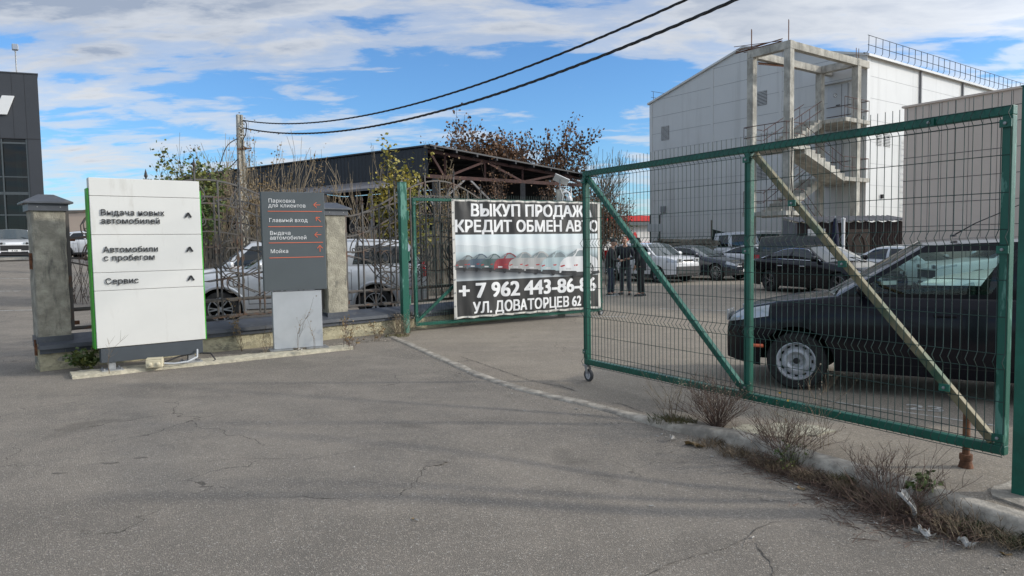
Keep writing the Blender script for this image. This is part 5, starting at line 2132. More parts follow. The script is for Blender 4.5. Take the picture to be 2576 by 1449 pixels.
# ================================================================ VEHICLES
class Car:
    """a car body from side profiles; local x forward, origin on the ground between the axles"""

    def __init__(self, **k):
        d = dict(L=4.6, W=1.80, wb=2.75, fo=0.85, z0=0.22, wr=0.32, ra=0.36, tw=0.21, belt=0.96, roof=1.45, hood=[(0.0, 0.66), (0.12, 0.74), (0.5, 0.86), (1.35, 0.98)],
                 deck=[(0.0, 0.80), (0.08, 0.95), (0.4, 1.02)], gb0=1.35, gt0=2.15, gb1=0.55, gt1=1.25, tum=0.72, bands=[(0, .07, 'p'), (.07, .47, 'w'), (.47, .52, 'p'), (.52, .90, 'w'), (.90, 1, 'p')],
                 clad=0.0, flare=False, nose=0.74, tail=0.78, rim=None, spokes=5, steel=False, glass='glass_dark', shield='glass_shield', chrome=False, arch=0.03, plate_txt=None, rear_glass=True, rails=False, inner=False, dark_roof=False, wiper=True)
        d.update(k)
        self.__dict__.update(d)
        self.xf = self.wb / 2 + self.fo                   # front end
        self.xr = self.xf - self.L                         # rear end

    def top(self, x):
        a = self.xf - x
        b = x - self.xr
        zh = interp(self.hood, a)
        zd = interp(self.deck, b)
        xb0, xb1 = self.xf - self.gb0, self.xr + self.gb1
        if x >= xb0:
            return zh
        if x <= xb1:
            return zd
        return lerp(interp(self.deck, self.gb1), interp(self.hood, self.gb0), (x - xb1) / (xb0 - xb1))

    def half(self, x):
        w = self.W / 2
        a, b = self.xf - x, x - self.xr
        s = 1.0
        if a < 0.85:
            s = 1 - (1 - self.nose) * (1 - a / 0.85) ** 2.6
        if b < 0.75:
            s = min(s, 1 - (1 - self.tail) * (1 - b / 0.75) ** 2.6)
        return w * s

    def low(self, x):
        z = self.z0
        for c in (self.wb / 2, -self.wb / 2):
            if abs(x - c) <= self.ra + 1e-6:
                z = max(z, self.wr + sqrt(max(0, self.ra ** 2 - (x - c) ** 2)))
        a, b = self.xf - x, x - self.xr
        if a < 0.3:
            z = max(z, self.z0 + 0.05 * (1 - a / 0.3))
        if b < 0.4:
            z = max(z, self.z0 + 0.10 * (1 - b / 0.4))
        return z

    def y_at(self, x, z):
        """half width of the body skin at height z"""
        zt = self.top(x)
        v = (z - self.z0) / max(0.05, zt - self.z0)
        v = max(0.0, min(1.0, v))
        f = interp([(0, .93), (.12, .965), (.35, .99), (.55, 1.0), (.72, .992), (.82, .975), (.90, .955), (.965, .925), (1.0, .885)], v)
        return self.half(x) * f

    def stations(self):
        xs = set()
        n = 96
        for i in range(n + 1):
            xs.add(round(self.xr + (self.xf - self.xr) * i / n, 4))
        for c in (self.wb / 2, -self.wb / 2):
            for k in range(15):
                a = pi * k / 14
                xs.add(round(c + self.ra * cos(a), 4))
            xs.add(round(c + self.ra + 0.003, 4))
            xs.add(round(c - self.ra - 0.003, 4))
        xs.add(round(self.xf - self.gb0, 4))
        xs.add(round(self.xr + self.gb1, 4))
        for k in (0.02, 0.06, 0.1, 0.15):
            xs.add(round(self.xf - k, 4))
            xs.add(round(self.xr + k, 4))
        return sorted(xs)

    def skin(self, name, parent, m, x0, x1, z0, z1, off, side, nx=8, nz=5, fn0=None, fn1=None):
        """a patch lying on the side skin; side +1 is the car's left"""
        mb = MB()

        def p(u, v):
            x = lerp(x0, x1, u)
            a = fn0(x) if fn0 else z0
            b = fn1(x) if fn1 else z1
            z = lerp(a, b, v)
            return Vector((x, side * (self.y_at(x, z) + off), z))
        mb.grid(p, nx, nz, flip=(side > 0))
        return mb.build(name, m, parent, smooth=40)

    def build(self, root, col, label_paint='paint'):
        pm = col
        t = root
        xs = self.stations()
        vs_rows = [0, .06, .14, .22, .32, .44, .56, .66, .74, .82, .88, .93, .97, 1.0]
        mb = MB()
        nr = len(vs_rows)
        top_q = [0.8, 0.55, 0.28, 0.0]
        xb0, xb1 = self.xf - self.gb0 - 0.02, self.xr + self.gb1 + 0.02
        ncol = nr + len(top_q)
        for side in (1, -1):
            V, Fs, Ms = [], [], []
            for x in xs:
                zl, zt = self.low(x), self.top(x)
                for v in vs_rows:
                    z = lerp(zl, zt, v)
                    V.append(Vector((x, side * self.y_at(x, z), z)))
                ye = self.y_at(x, zt)
                for q in top_q:
                    V.append(Vector((x, side * ye * q, zt + 0.028 * (1 - q * q))))
            for i in range(len(xs) - 1):
                xm = (xs[i] + xs[i + 1]) / 2
                for j in range(ncol - 1):
                    if j >= nr - 1 and xb1 < xm < xb0:
                        continue
                    a = i * ncol + j
                    q = (a, a + ncol, a + ncol + 1, a + 1)
                    if side < 0:
                        q = tuple(reversed(q))
                    Fs.append(q)
                    zc = (V[a].z + V[a + 1].z) / 2
                    Ms.append(1 if (zc < self.clad and j < nr - 1) else 0)
            # end caps
            o = len(mb.v)
            mb.v += V
            mb.f += [tuple(k + o for k in f) for f in Fs]
            mb.m += Ms
        # front and rear fascia between the two sides
        n1 = len(xs) * ncol
        for end, i in ((1, len(xs) - 1), (-1, 0)):
            for j in range(ncol - 1):
                a, b = i * ncol + j, i * ncol + j + 1
                q = (a, b, n1 + b, n1 + a)
                mb.f.append(q if end < 0 else tuple(reversed(q)))
                zc = (mb.v[a].z + mb.v[b].z) / 2
                mb.m.append(1 if zc < max(self.clad, self.z0 + 0.08) and j < nr - 1 else 0)
        body = mb.build('body', [pm, M['trim']], t, smooth=38, weld=0.0015)
        self.greenhouse(t, pm, body)
        self.details(t, pm, body)
        self.wheels(t)
        ub = MB()
        w = self.W / 2
        ub.box((0, 0, (self.z0 + 0.55) / 2 + 0.02), (self.wb - 2 * self.ra - 0.04, w * 1.75, 0.5 - self.z0 + 0.1))
        ub.box(((self.xf + self.xr) / 2, 0, self.z0 + 0.14), (self.L - 0.35, w * 0.95, 0.22))
        for c in (self.wb / 2, -self.wb / 2):
            n = 12
            pts = []
            for k in range(n + 1):
                a = pi * k / n
                pts.append((c + (self.ra + 0.004) * cos(a), self.wr + (self.ra + 0.004) * sin(a)))
            for s in (1, -1):
                vs = [Vector((x, s * w * .95, z)) for x, z in pts] + [Vector((x, s * w * .45, z)) for x, z in pts]
                ub.add(vs, [(k, k + 1, n + 2 + k, n + 1 + k) for k in range(n)])
                ub.add([Vector((x, s * w * .45, z)) for x, z in pts], [tuple(range(n + 1))])
        ub.build('underbody', M['dark'], t)
        return t

    # ---- greenhouse
    def gh_pt(self, fb, ft, r, side):
        xb0, xb1 = self.xf - self.gb0, self.xr + self.gb1
        xt0, xt1 = self.xf - self.gt0, self.xr + self.gt1
        xb = lerp(xb0, xb1, fb)
        xt = lerp(xt0, xt1, ft)
        zb = self.top(xb)
        zt = self.roof - 0.055 - 0.05 * (abs(ft - 0.42) / 0.58) ** 2 * 1.2
        yb = self.y_at(max(xb1, min(xb0, xb)), zb) * 0.985
        yt = self.W / 2 * self.tum * (1 - 0.05 * abs(ft - 0.5) * 2)
        rr = r
        x = lerp(xb, xt, rr)
        z = lerp(zb, zt, rr)
        y = lerp(yb, yt, rr) + 0.035 * sin(pi * rr)
        return Vector((x, side * y, z))

    def greenhouse(self, t, pm, body):
        fr = MB()
        gl = []
        R0, R1 = 0.07, 0.86
        for side in (1, -1):
            for a, b, k in self.bands:
                n = 5
                rows = [0, R0, 0.3, 0.55, 0.75, R1, 0.95, 1.0]

                def pt(u, v, a=a, b=b, side=side):
                    f = lerp(a, b, u)
                    return self.gh_pt(f, f, v, side)
                for r0, r1 in ((0, R0), (R0, R1), (R1, 1.0)):
                    win = (k == 'w' and r0 == R0)
                    tgt = MB() if win else fr
                    tgt.grid(lambda u, v, r0=r0, r1=r1: pt(u, lerp(r0, r1, v)), n, 4, flip=(side < 0))
                    if win:
                        gl.append(tgt)
        nq = 10

        def cross(fn_edge, bulge, crown):
            pass
        # roof
        def roofp(u, v):
            q = 2 * v - 1
            e = self.gh_pt(u, u, 1.0, 1)
            xt0 = self.xf - self.gt0
            xt1 = self.xr + self.gt1
            x = lerp(xt0 + 0.07 * (1 - q * q), xt1 - 0.05 * (1 - q * q), u)
            return Vector((x, q * e.y, e.z + 0.055 * (1 - q * q)))
        rf = MB()
        rf.grid(roofp, 14, nq, flip=True)

        def shield(f, bb, bt, r, v):
            q = 2 * v - 1
            e0, e1 = self.gh_pt(f, f, 0, 1), self.gh_pt(f, f, 1, 1)
            e = self.gh_pt(f, f, r, 1)
            sx = 1 if f == 0 else -1
            x = e.x + sx * lerp(bb, bt, r) * (1 - q * q)
            return Vector((x, q * e.y, e.z + (0.028 * (1 - r) + 0.055 * r) * (1 - q * q)))
        ws = MB()
        ws.grid(lambda u, v: shield(0, 0.16, 0.07, lerp(0.0, 1.0, v), lerp(0.04, 0.96, u)), nq, 8, flip=False)
        for a, b in ((0, .04), (.96, 1)):
            fr.grid(lambda u, v, a=a, b=b: shield(0, 0.16, 0.07, v, lerp(a, b, u)), 2, 8)
        rg = MB()
        hi = 0.98
        rg.grid(lambda u, v: shield(1, 0.08, 0.05, lerp(0.05, hi, v), lerp(0.07, 0.93, u)), nq, 8, flip=True)
        for a, b, c, d in ((0, .07, 0, 1), (.93, 1, 0, 1), (.07, .93, 0, 0.05), (.07, .93, hi, 1)):
            fr.grid(lambda u, v, a=a, b=b, c=c, d=d: shield(1, 0.08, 0.05, lerp(c, d, v), lerp(a, b, u)), 4, 3, flip=True)
        fo = fr.build('pillars', pm, t, smooth=45, weld=0.002)
        ro = rf.build('roof', M['black'] if self.dark_roof else pm, t, smooth=45)
        ws.build('windshield', M[self.shield], t, smooth=60)
        rg.build('rear_window', M[self.glass] if self.rear_glass else pm, t, smooth=60)
        for g in gl:
            g.build('side_window', M[self.glass], t, smooth=60)
        if self.inner:
            self.cabin(t)
        else:
            ins = MB()
            xb0, xb1 = self.xf - self.gb0 - 0.12, self.xr + self.gb1 + 0.1
            ins.box(((xb0 + xb1) / 2, 0, self.belt - 0.12), (xb0 - xb1, self.W * 0.86, 0.12))
            for x in (lerp(xb0, xb1, .42), lerp(xb0, xb1, .78)):
                for y in (-.36, .36):
                    ins.box((x, y, self.belt + 0.08), (0.12, 0.42, 0.5))
            ins.build('interior', M['interior'], t)
        if self.rails:
            for s in (1, -1):
                r = MB()
                r.tube([self.gh_pt(f, f, 1.0, s) + Vector((0, -s * .05, 0.035 + (0.02 if 0.05 < f < .95 else -.02))) for f in (0.04, 0.1, 0.3, 0.6, 0.9, 0.97)], 0.02, 6)
                r.build('roof_rail', M['chrome'] if self.rails == 'chrome' else M['black'], t, smooth=50)

    def cabin(self, t):
        xb0 = self.xf - self.gb0
        d = MB()
        d.box((xb0 - 0.38, 0, self.belt - 0.16), (0.42, self.W * 0.84, 0.22))
        d.box(((xb0 + self.xr) / 2, 0, 0.42), (xb0 - self.xr - 0.3, self.W * 0.84, 0.1))
        d.box((xb0 - 1.3, self.W * 0.44, 0.68), (1.8, 0.05, 0.5))
        d.build('dashboard', M['interior'], t, bev=0.03)
        for y in (-.36, .36):
            for x in (xb0 - 1.45, xb0 - 2.35):
                s = MB()
                s.box((x - 0.10, y, 0.86), (0.16, 0.44, 0.62), M=Matrix.Rotation(radians(-12), 4, 'Y'))
                s.box((x + 0.22, y, 0.55), (0.52, 0.46, 0.16))
                s.box((x - 0.21, y, 1.26), (0.09, 0.24, 0.16))
                s.build('seat', M['interior'], t, bev=0.04)
        st = MB()
        MR = Matrix.Translation((xb0 - 0.78, 0.36, self.belt - 0.02)) @ Matrix.Rotation(radians(-65), 4, 'Y')
        pts = [MR @ Vector((0.19 * cos(a), 0.19 * sin(a), 0)) for a in [2 * pi * k / 24 for k in range(25)]]
        st.tube(pts, 0.016, 6)
        for a in (0.2, pi - .2, -pi / 2):
            st.bar(MR @ Vector((0, 0, -.02)), MR @ Vector((0.18 * cos(a), 0.18 * sin(a), 0)), 0.03, 0.02)
        st.build('steering_wheel', M['black'], t, smooth=50)

    def details(self, t, pm, body):
        xf, xr = self.xf, self.xr
        L = self.L
        xb0, xb1 = xf - self.gb0, xr + self.gb1
        # door gaps
        dx = self.door_x() if hasattr(self, 'door_xs') is False else self.door_xs
        for s in (1, -1):
            sm = MB()
            for x, zlo in dx:
                def p(u, v, x=x, zlo=zlo, s=s):
                    z = lerp(max(zlo, self.low(x) + 0.02), self.top(x) - 0.005, v)
                    xx = x + lerp(-.005, .005, u)
                    return Vector((xx, s * (self.y_at(xx, z) + 0.0015), z))
                sm.grid(p, 1, 10, flip=(s > 0))
            xa, xz = min(x for x, z in dx), max(x for x, z in dx)

            def q(u, v, s=s):
                x = lerp(xa, xz, u)
                z = lerp(self.z0 + 0.105, self.z0 + 0.117, v)
                return Vector((x, s * (self.y_at(x, z) + 0.0015), z))
            if self.low((xa + xz) / 2) < self.z0 + .1:
                m2 = [x for x, z in dx]
                sm.grid(q, 20, 1, flip=(s > 0)) if all(abs(lerp(xa, xz, k / 20) - c) > self.ra for k in range(21) for c in (self.wb / 2, -self.wb / 2)) else None
            sm.build('door_gaps', M['dark'], body)
            # handles sit just behind the gaps
            for x in self.handles:
                zz = self.belt - 0.135
                h = MB()
                y = self.y_at(x, zz)
                h.box((x, s * (y + 0.018), zz), (0.20, 0.025, 0.032))
                h.build('door_handle', M['chrome'] if self.chrome else pm, body, bev=0.009)
            # mirror
            mx = xb0 - 0.26
            zz = self.top(mx) + 0.09
            yb = self.y_at(mx, self.belt)
            mm = MB()
            mm.lathe([(0.0, -0.10), (0.055, -0.09), (0.085, -0.04), (0.088, 0.03), (0.07, 0.075), (0.0, 0.095)], 12, Matrix.Translation((mx, s * (yb + 0.10), zz)) @ Matrix.Rotation(pi / 2, 4, 'X') @ Matrix.Diagonal((0.75, 0.95, 1.35, 1)))
            mm.bar((mx + .02, s * (yb - 0.05), zz - 0.08), (mx, s * (yb + 0.06), zz - 0.05), 0.05, 0.03)
            mo = mm.build('mirror', [pm], t, smooth=60)
            # head lamp wraps the corner
            hl = self.lamp
            x1 = xf - 0.012
            self.skin('headlight', t, M['lamp_clear'], x1 - hl[0], x1, 0, 0, 0.005, s, 10, 5,
                      fn0=lambda x: lerp(hl[1] + hl[3], hl[1], (x - x1 + hl[0]) / hl[0]), fn1=lambda x: min(lerp(hl[2] + hl[3], hl[2], (x - x1 + hl[0]) / hl[0]), self.top(x) - 0.015))
            fl = MB()
            ye = self.half(xf) * 0.955
            fl.box((xf + 0.004, s * (ye - hl[4] / 2), (hl[1] + hl[2]) / 2), (0.02, hl[4], (hl[2] - hl[1]) * 0.92))
            fo = fl.build('headlight', M['lamp_clear'], t, bev=0.008)
            in_ = MB()
            in_.lathe([(0.0, 0.004), (0.045, 0.003), (0.055, 0.0)], 14, Matrix.Translation((xf + 0.0145, s * (ye - hl[4] * 0.45), (hl[1] + hl[2]) / 2)) @ Matrix.Rotation(pi / 2, 4, 'Y'))
            in_.build('projector', M['black'], fo)
            # tail lamp
            tl = self.tlamp
            self.skin('tail_light', t, M['lamp_red'], xr + 0.012, xr + 0.012 + tl[0], tl[1], tl[2], 0.005, s, 6, 4)
            tb = MB()
            ye = self.half(xr) * 0.955
            tb.box((xr - 0.004, s * (ye - tl[3] / 2), (tl[1] + tl[2]) / 2), (0.02, tl[3], (tl[2] - tl[1]) * 0.95))
            tb.build('tail_light', M['lamp_red'], t, bev=0.008)
            if self.flare:
                for c in (self.wb / 2, -self.wb / 2):
                    mb = MB()
                    n = 16
                    for k in range(n):
                        a0, a1 = pi * (k - .6) / n * 1.02 - .02, pi * (k + .4) / n * 1.02 - .02
                    R0_, R1_ = self.ra - 0.008, self.ra + 0.07

                    def fp(u, v, c=c, s=s):
                        a = lerp(-0.12, pi + 0.12, u)
                        r = lerp(R0_, R1_, v)
                        x, z = c + r * cos(a), self.wr + r * sin(a)
                        return Vector((x, s * (self.y_at(x, max(z, self.z0)) + 0.018 * (1 - (2 * v - 1) ** 2) + 0.004), z))
                    mb.grid(fp, 24, 4, flip=(s < 0))
                    mb.build('wheel_arch', self.flare_mat if hasattr(self, 'flare_mat') else M['trim'], t, smooth=60)
        # grille, plate, lower intake
        g = self.grille
        gm = MB()
        gm.box((xf + 0.003, 0, (g[1] + g[2]) / 2), (0.022, g[0], g[2] - g[1]))
        go = gm.build('grille', M['black'], t, bev=0.008)
        bars = MB()
        n = g[3]
        for k in range(n):
            z = lerp(g[1], g[2], (k + 0.5) / n)
            bars.box((xf + 0.017, 0, z), (0.008, g[0] * 0.96, 0.012))
        if n:
            bars.build('grille_bars', M['chrome'] if self.chrome else M['trim'], go)
        lo = MB()
        lo.box((xf + 0.002, 0, self.z0 + 0.15), (0.02, self.W * 0.60, 0.13))
        lo.build('lower_intake', M['black'], t, bev=0.01)
        pl = MB()
        pz = self.plate_z
        pl.box((xf + 0.022, 0, pz), (0.012, 0.52, 0.112))
        po = pl.build('number_plate', M['plate'], t)
        if self.plate_txt:
            tm = letters(self.plate_txt, 0.10, 0.003, 0.002, align='CENTER')
            place(tm, plane_matrix((xf + 0.031, 0, pz - 0.035), (0, 1, 0)))
            tm.build('plate_lettering', M['letter_black'], po)
        rp = MB()
        rp.box((xr - 0.008, 0, self.tlamp[1] - 0.12), (0.012, 0.52, 0.112))
        rp.build('number_plate', M['plate'], t)
        if self.wiper:
            w = MB()
            for y0, y1 in ((0.55, 0.05), (0.0, -0.5)):
                z = self.top(xb0) + 0.05
                w.tube([(xb0 + 0.10, y0, z), (xb0 - 0.02, (y0 + y1) / 2, z + 0.07), (xb0 - 0.06, y1, z + 0.06)], 0.012, 5)
            w.build('wiper', M['black'], t)
        if self.chrome:
            for s in (1, -1):
                c = MB()
                c.tube([self.gh_pt(f, f, 0.055, s) + Vector((0, s * 0.006, 0)) for f in (0.03, 0.2, 0.4, 0.6, 0.8, 0.96)] +
                       [self.gh_pt(f, f, 0.875, s) + Vector((0, s * 0.006, 0)) for f in (0.93, 0.8, 0.6, 0.4, 0.2, 0.06)] + [self.gh_pt(0.03, 0.03, 0.06, s) + Vector((0, s * 0.006, 0))], 0.014, 4)
                c.build('window_trim', M['chrome'], t, smooth=50)

    def wheels(self, t):
        R = self.wr
        tw = self.tw
        rr = R * self.rimf
        for i, (x, s) in enumerate(((self.wb / 2, 1), (self.wb / 2, -1), (-self.wb / 2, 1), (-self.wb / 2, -1))):
            y = s * (self.W / 2 - tw / 2 - 0.035)
            MR = Matrix.Translation((x, y, R)) @ Matrix.Rotation(-s * pi / 2, 4, 'X')     # local z points outwards
            ty = MB()
            h = tw / 2
            ty.lathe([(rr - .01, -h * .8), (rr + .01, -h), (R - .03, -h), (R - .006, -h * .8), (R, -h * .5), (R, h * .5), (R - .006, h * .8), (R - .03, h), (rr + .01, h), (rr - .01, h * .8)], 40, MR, closed=True)
            wo = ty.build('wheel', M['rubber'], t, smooth=35)
            rm = MB()
            if self.steel:
                rm.lathe([(rr + .004, h * .9), (rr - .012, h * .93), (rr - .025, h * .70), (rr - .035, h * .42), (rr * .80, h * .38), (rr * .74, h * .50), (rr * .62, h * .74), (rr * .50, h * .80), (rr * .40, h * .62), (rr * .33, h * .45), (rr * .2, h * .45), (0, h * .45)], 40, MR, caps=False)
                rm.lathe([(rr - .02, -h * .8), (rr - .02, h * .6)], 40, MR, caps=False)
                ro = rm.build('rim', M['steelwheel'], wo, smooth=30)
                hb = MB()
                for k in range(12):
                    a = 2 * pi * k / 12
                    hb.lathe([(0.0, 0.003), (0.019, 0.002), (0.0195, -0.012)], 10, MR @ Matrix.Translation((rr * .77 * cos(a), rr * .77 * sin(a), h * .475)) @ Matrix.Rotation(a, 4, 'Z') @ Matrix.Rotation(radians(-28), 4, 'Y'))
                hb.build('vent_holes', M['dark'], ro)
                bo = MB()
                for k in range(8):
                    a = 2 * pi * k / 8 + .2
                    bo.lathe([(0.0, 0.018), (0.009, 0.016), (0.011, 0.0)], 6, MR @ Matrix.Translation((rr * .27 * cos(a), rr * .27 * sin(a), h * .45)))
                bo.build('wheel_bolts', M['zinc'], ro)
                cp = MB()
                cp.lathe([(0.034, h * .44), (0.034, h * .66), (0.028, h * .72), (0, h * .73)], 14, MR)
                cp.build('hub_cap', M['black'], ro, smooth=30)
            else:
                rm.lathe([(rr + .003, h * .88), (rr - .014, h * .92), (rr - .022, h * .6), (rr - .03, -h * .2)], 32, MR, caps=False)
                for k in range(self.spokes):
                    for d in ((-.09, .09) if self.spokes <= 6 else (0,)):
                        a = 2 * pi * k / self.spokes
                        p = MR @ Vector((rr * .16 * cos(a), rr * .16 * sin(a), h * .62))
                        q = MR @ Vector(((rr - .012) * cos(a + d * 1.8), (rr - .012) * sin(a + d * 1.8), h * .80))
                        ax = (MR.to_3x3() @ Vector((0, 0, 1)))
                        rm.bar(p, q, rr * (.10 if self.spokes <= 6 else .085), .022, up=ax)
                rm.lathe([(0.0, h * .75), (rr * .12, h * .74), (rr * .2, h * .6), (rr * .2, h * .3)], 14, MR)
                ro = rm.build('rim', self.rim or M['alloy'], wo, smooth=30)
                bk = MB()
                bk.lathe([(0.0, h * .1), (rr - .02, h * .1)], 24, MR)
                bk.build('brake_disc', M['dark'], ro)


def car(spec, name, label, cat, loc, head, col, group=None):
    t = thing(name, label, cat, (loc[0], loc[1], ground_z(loc[0], loc[1]) if spec.get('terrain') else 0.004), radians(head), group)
    c = Car(**{k: v for k, v in spec.items() if k != 'terrain'})
    for k, v in dict(door_xs=None, handles=None, lamp=(0.34, 0.62, 0.78, 0.06, 0.3), tlamp=(0.22, 0.74, 0.92, 0.28), grille=(0.8, 0.52, 0.66, 3), plate_z=0.46, rimf=0.70).items():
        if not hasattr(c, k):
            setattr(c, k, v)
    xb0 = c.xf - c.gb0
    if c.door_xs is None:
        x0 = c.wb / 2 - c.ra - 0.12
        x2 = -c.wb / 2 + c.ra + 0.06
        x1 = lerp(x0, x2, 0.52)
        c.door_xs = [(x0, c.z0 + .1), (x1, c.z0 + .1), (x2, c.z0 + .12)]
        c.handles = [x1 + 0.14, x2 + 0.12] if c.handles is None else c.handles
    c.build(t, col)
    return t


PW = paint('white_car_paint', (0.72, 0.73, 0.74))
PB = mat('black_car_paint', (0.007, 0.007, 0.009), 0.14, var=.04, scale=3, spec=.25, coat=.2)
PG = paint('graphite_car_paint', (0.030, 0.034, 0.046), 0.2, 0.3, 1.0)
PS = paint('silver_car_paint', (0.62, 0.64, 0.66), 0.35, 0.3, 0.8)
PD = paint('dark_green_car_paint', (0.018, 0.026, 0.024), 0.35)
PP = mat('plum_black_car_paint', (0.007, 0.007, 0.011), 0.16, var=.04, scale=3, spec=.22, coat=.12)
SUV = dict(L=4.5, W=1.84, wb=2.66, fo=0.92, z0=0.26, wr=0.345, ra=0.40, belt=1.05, roof=1.64, hood=[(0, .80), (.1, .90), (.5, .98), (1.3, 1.08)], deck=[(0, .92), (.06, 1.02), (.25, 1.06)], gb0=1.30, gt0=2.0, gb1=.18, gt1=.62, tum=.74, clad=.40,
           bands=[(0, .06, 'p'), (.06, .38, 'w'), (.38, .42, 'p'), (.42, .74, 'w'), (.74, .79, 'p'), (.79, .93, 'w'), (.93, 1, 'p')], lamp=(.40, .82, .92, .08, .30), tlamp=(.25, .86, 1.02, .35), grille=(1.15, .52, .78, 5), plate_z=.52, flare=True, arch=0.02)
SEDAN = dict(L=4.95, W=1.86, wb=2.93, fo=0.86, z0=0.20, wr=0.345, ra=0.385, belt=0.97, roof=1.46, hood=[(0, .60), (.08, .70), (.4, .82), (1.45, .97)], deck=[(0, .86), (.05, .98), (.5, 1.04), (.8, 1.02)], gb0=1.50, gt0=2.32, gb1=.55, gt1=1.62, tum=.70,
             lamp=(.40, .60, .72, .08, .26), tlamp=(.28, .76, .92, .34), chrome=True, grille=(.95, .48, .66, 4), plate_z=.42, spokes=10)

car(dict(SUV, terrain=True, plate_txt='К 126', rails='black'), 'parked_car', 'white crossover seen head-on in front of the dark showroom', 'car', (-25.6, 36.6), -54, PW, 'cars on the forecourt')
car(dict(SUV, terrain=True, roof=1.60, gt1=1.0, rims=None), 'parked_car', 'white crossover seen from the side behind the left pillar', 'car', (-24.0, 41.2), 8, PW, 'cars on the forecourt')
st = MB()

# silver pickup with a hard top
PICK = dict(L=5.25, W=1.85, wb=3.2, fo=0.86, z0=0.36, wr=0.375, ra=0.45, tw=.25, belt=1.22, roof=1.80, hood=[(0, .92), (.1, 1.02), (.5, 1.10), (1.45, 1.20)], deck=[(0, 1.16), (.05, 1.22), (.3, 1.24)], gb0=1.42, gt0=2.15, gb1=.12, gt1=.42, tum=.78,
            bands=[(0, .05, 'p'), (.05, .27, 'w'), (.27, .31, 'p'), (.31, .50, 'w'), (.50, .58, 'p'), (.58, .94, 'w'), (.94, 1, 'p')], lamp=(.42, .86, 1.02, .06, .3), tlamp=(.14, .95, 1.28, .16), flare=True, grille=(.9, .72, .94, 3), plate_z=.6, rails='chrome', spokes=6, rimf=.66, shield='glass_clear', inner=True)
PFL = paint('pickup_arch_silver', (0.50, 0.52, 0.54), 0.35, 0.5)
car(dict(PICK, flare_mat=PFL), 'pickup_truck', 'silver pickup with a windowed hard top parked right behind the iron fence', 'pickup', (-4.78, 16.05), 194.8, PS)
car(dict(SUV, roof=1.86, belt=1.12, L=4.6, gt0=2.05, shield='glass_clear', hood=[(0, .86), (.1, .95), (.5, 1.04), (1.3, 1.14)], deck=[(0, 1.0), (.06, 1.1), (.25, 1.14)]), 'parked_car', 'white minivan behind the silver pickup, seen through the iron fence', 'car', (-6.9, 19.6), 196, PW, 'cars behind the iron fence')

KIA = dict(L=4.14, W=1.80, wb=2.57, fo=.84, z0=.22, wr=.33, ra=.375, belt=1.04, roof=1.60, hood=[(0, .78), (.06, .90), (.35, 1.0), (1.0, 1.06)], deck=[(0, .95), (.05, 1.04), (.2, 1.06)], gb0=1.02, gt0=1.62, gb1=.14, gt1=.5, tum=.76, clad=.34,
           bands=[(0, .05, 'p'), (.05, .42, 'w'), (.42, .46, 'p'), (.46, .82, 'w'), (.82, 1, 'p')], lamp=(.38, .80, .98, .02, .30), tlamp=(.2, .9, 1.3, .2), grille=(.55, .84, .92, 2), plate_z=.52, flare=False, spokes=5)
kia = car(KIA, 'parked_car', 'boxy white hatchback right behind the three men', 'car', (5.88 + .574 * -1.285 + .82 * .75, 28.3 + .819 * 1.285 + .57 * .75), -55, PW, 'cars in the sales lot')
mb = MB()
mb.box((4.14 / 2 - .06 + .02, 0, .46), (.05, 1.3, .34))
xk = 2.57 / 2 + .84
mb = MB()
mb.box((xk + .012, 0, .50), (.05, 1.36, .30))
mb.build('bumper_guard', M['trim'], kia, bev=.02)
car(dict(SEDAN, L=5.1, wb=3.07, plate_txt='Р 271 КС', grille=(.62, .54, .74, 9), spokes=14), 'parked_car', 'graphite executive sedan with ten-spoke wheels between two white cars', 'car', (8.41 - .643 * 1.535 + .766 * .80, 29.1 + .766 * 1.535 + .643 * .80), -50, PG, 'cars in the sales lot')
car(dict(SEDAN, L=4.7, wb=2.88, chrome=False, roof=1.44, gt1=1.45, spokes=10, grille=(.5, .56, .6, 0), shield='glass_clear'), 'parked_car', 'white sedan behind the middle stile of the right gate leaf', 'car', (11.6, 32.8), -48, PW, 'cars in the sales lot')
car(dict(SUV, L=4.4, W=1.75, roof=1.82, belt=1.12, gt0=1.75, gb0=1.35, gt1=.32, hood=[(0, .95), (.05, 1.02), (1.3, 1.1)], deck=[(0, 1.05), (.05, 1.12), (.2, 1.14)], shield='glass_clear'), 'parked_car', 'old dark boxy off-roader behind the black sedan', 'car', (12.4, 29.6), -25, PD, 'cars in the sales lot')
car(dict(SEDAN, spokes=5, rim=mat('dark_alloy', (.22, .22, .23), .3, .8), shield='glass_shield'), 'parked_car', 'black executive sedan with chrome window line ahead of the near black wagon', 'car', (8.23 + .326 * 1.465 + .945 * .83, 22.6 - .945 * 1.465 + .326 * .83), -71, PB, 'cars in the sales lot')
car(dict(SEDAN, L=4.25, W=1.68, wb=2.49, fo=.82, wr=.29, ra=.33, chrome=False, roof=1.42, belt=.94, hood=[(0, .68), (.05, .76), (.5, .86), (1.35, .93)], deck=[(0, .82), (.04, .93), (.4, .97), (.7, .97)], gb0=1.35, gt0=1.95, gb1=.62, gt1=1.2, spokes=8, grille=(.8, .6, .7, 2)), 'parked_car', 'old white sedan with a squared cabin behind the bonnet of the black sedan', 'car', (12.5, 22.0), -62, PW, 'cars in the sales lot')
car(dict(SEDAN, chrome=False, L=4.7, wb=2.8, spokes=8), 'parked_car', 'pale sedan bonnet seen through the door window of the black wagon', 'car', (10.45, 13.6), 172, PW, 'cars in the sales lot')
car(dict(SUV, chrome=False, L=4.5, spokes=8, roof=1.62, shield='glass_clear'), 'parked_car', 'farther white car seen through the door window of the black wagon', 'car', (13.2, 18.4), 170, PW, 'cars in the sales lot')
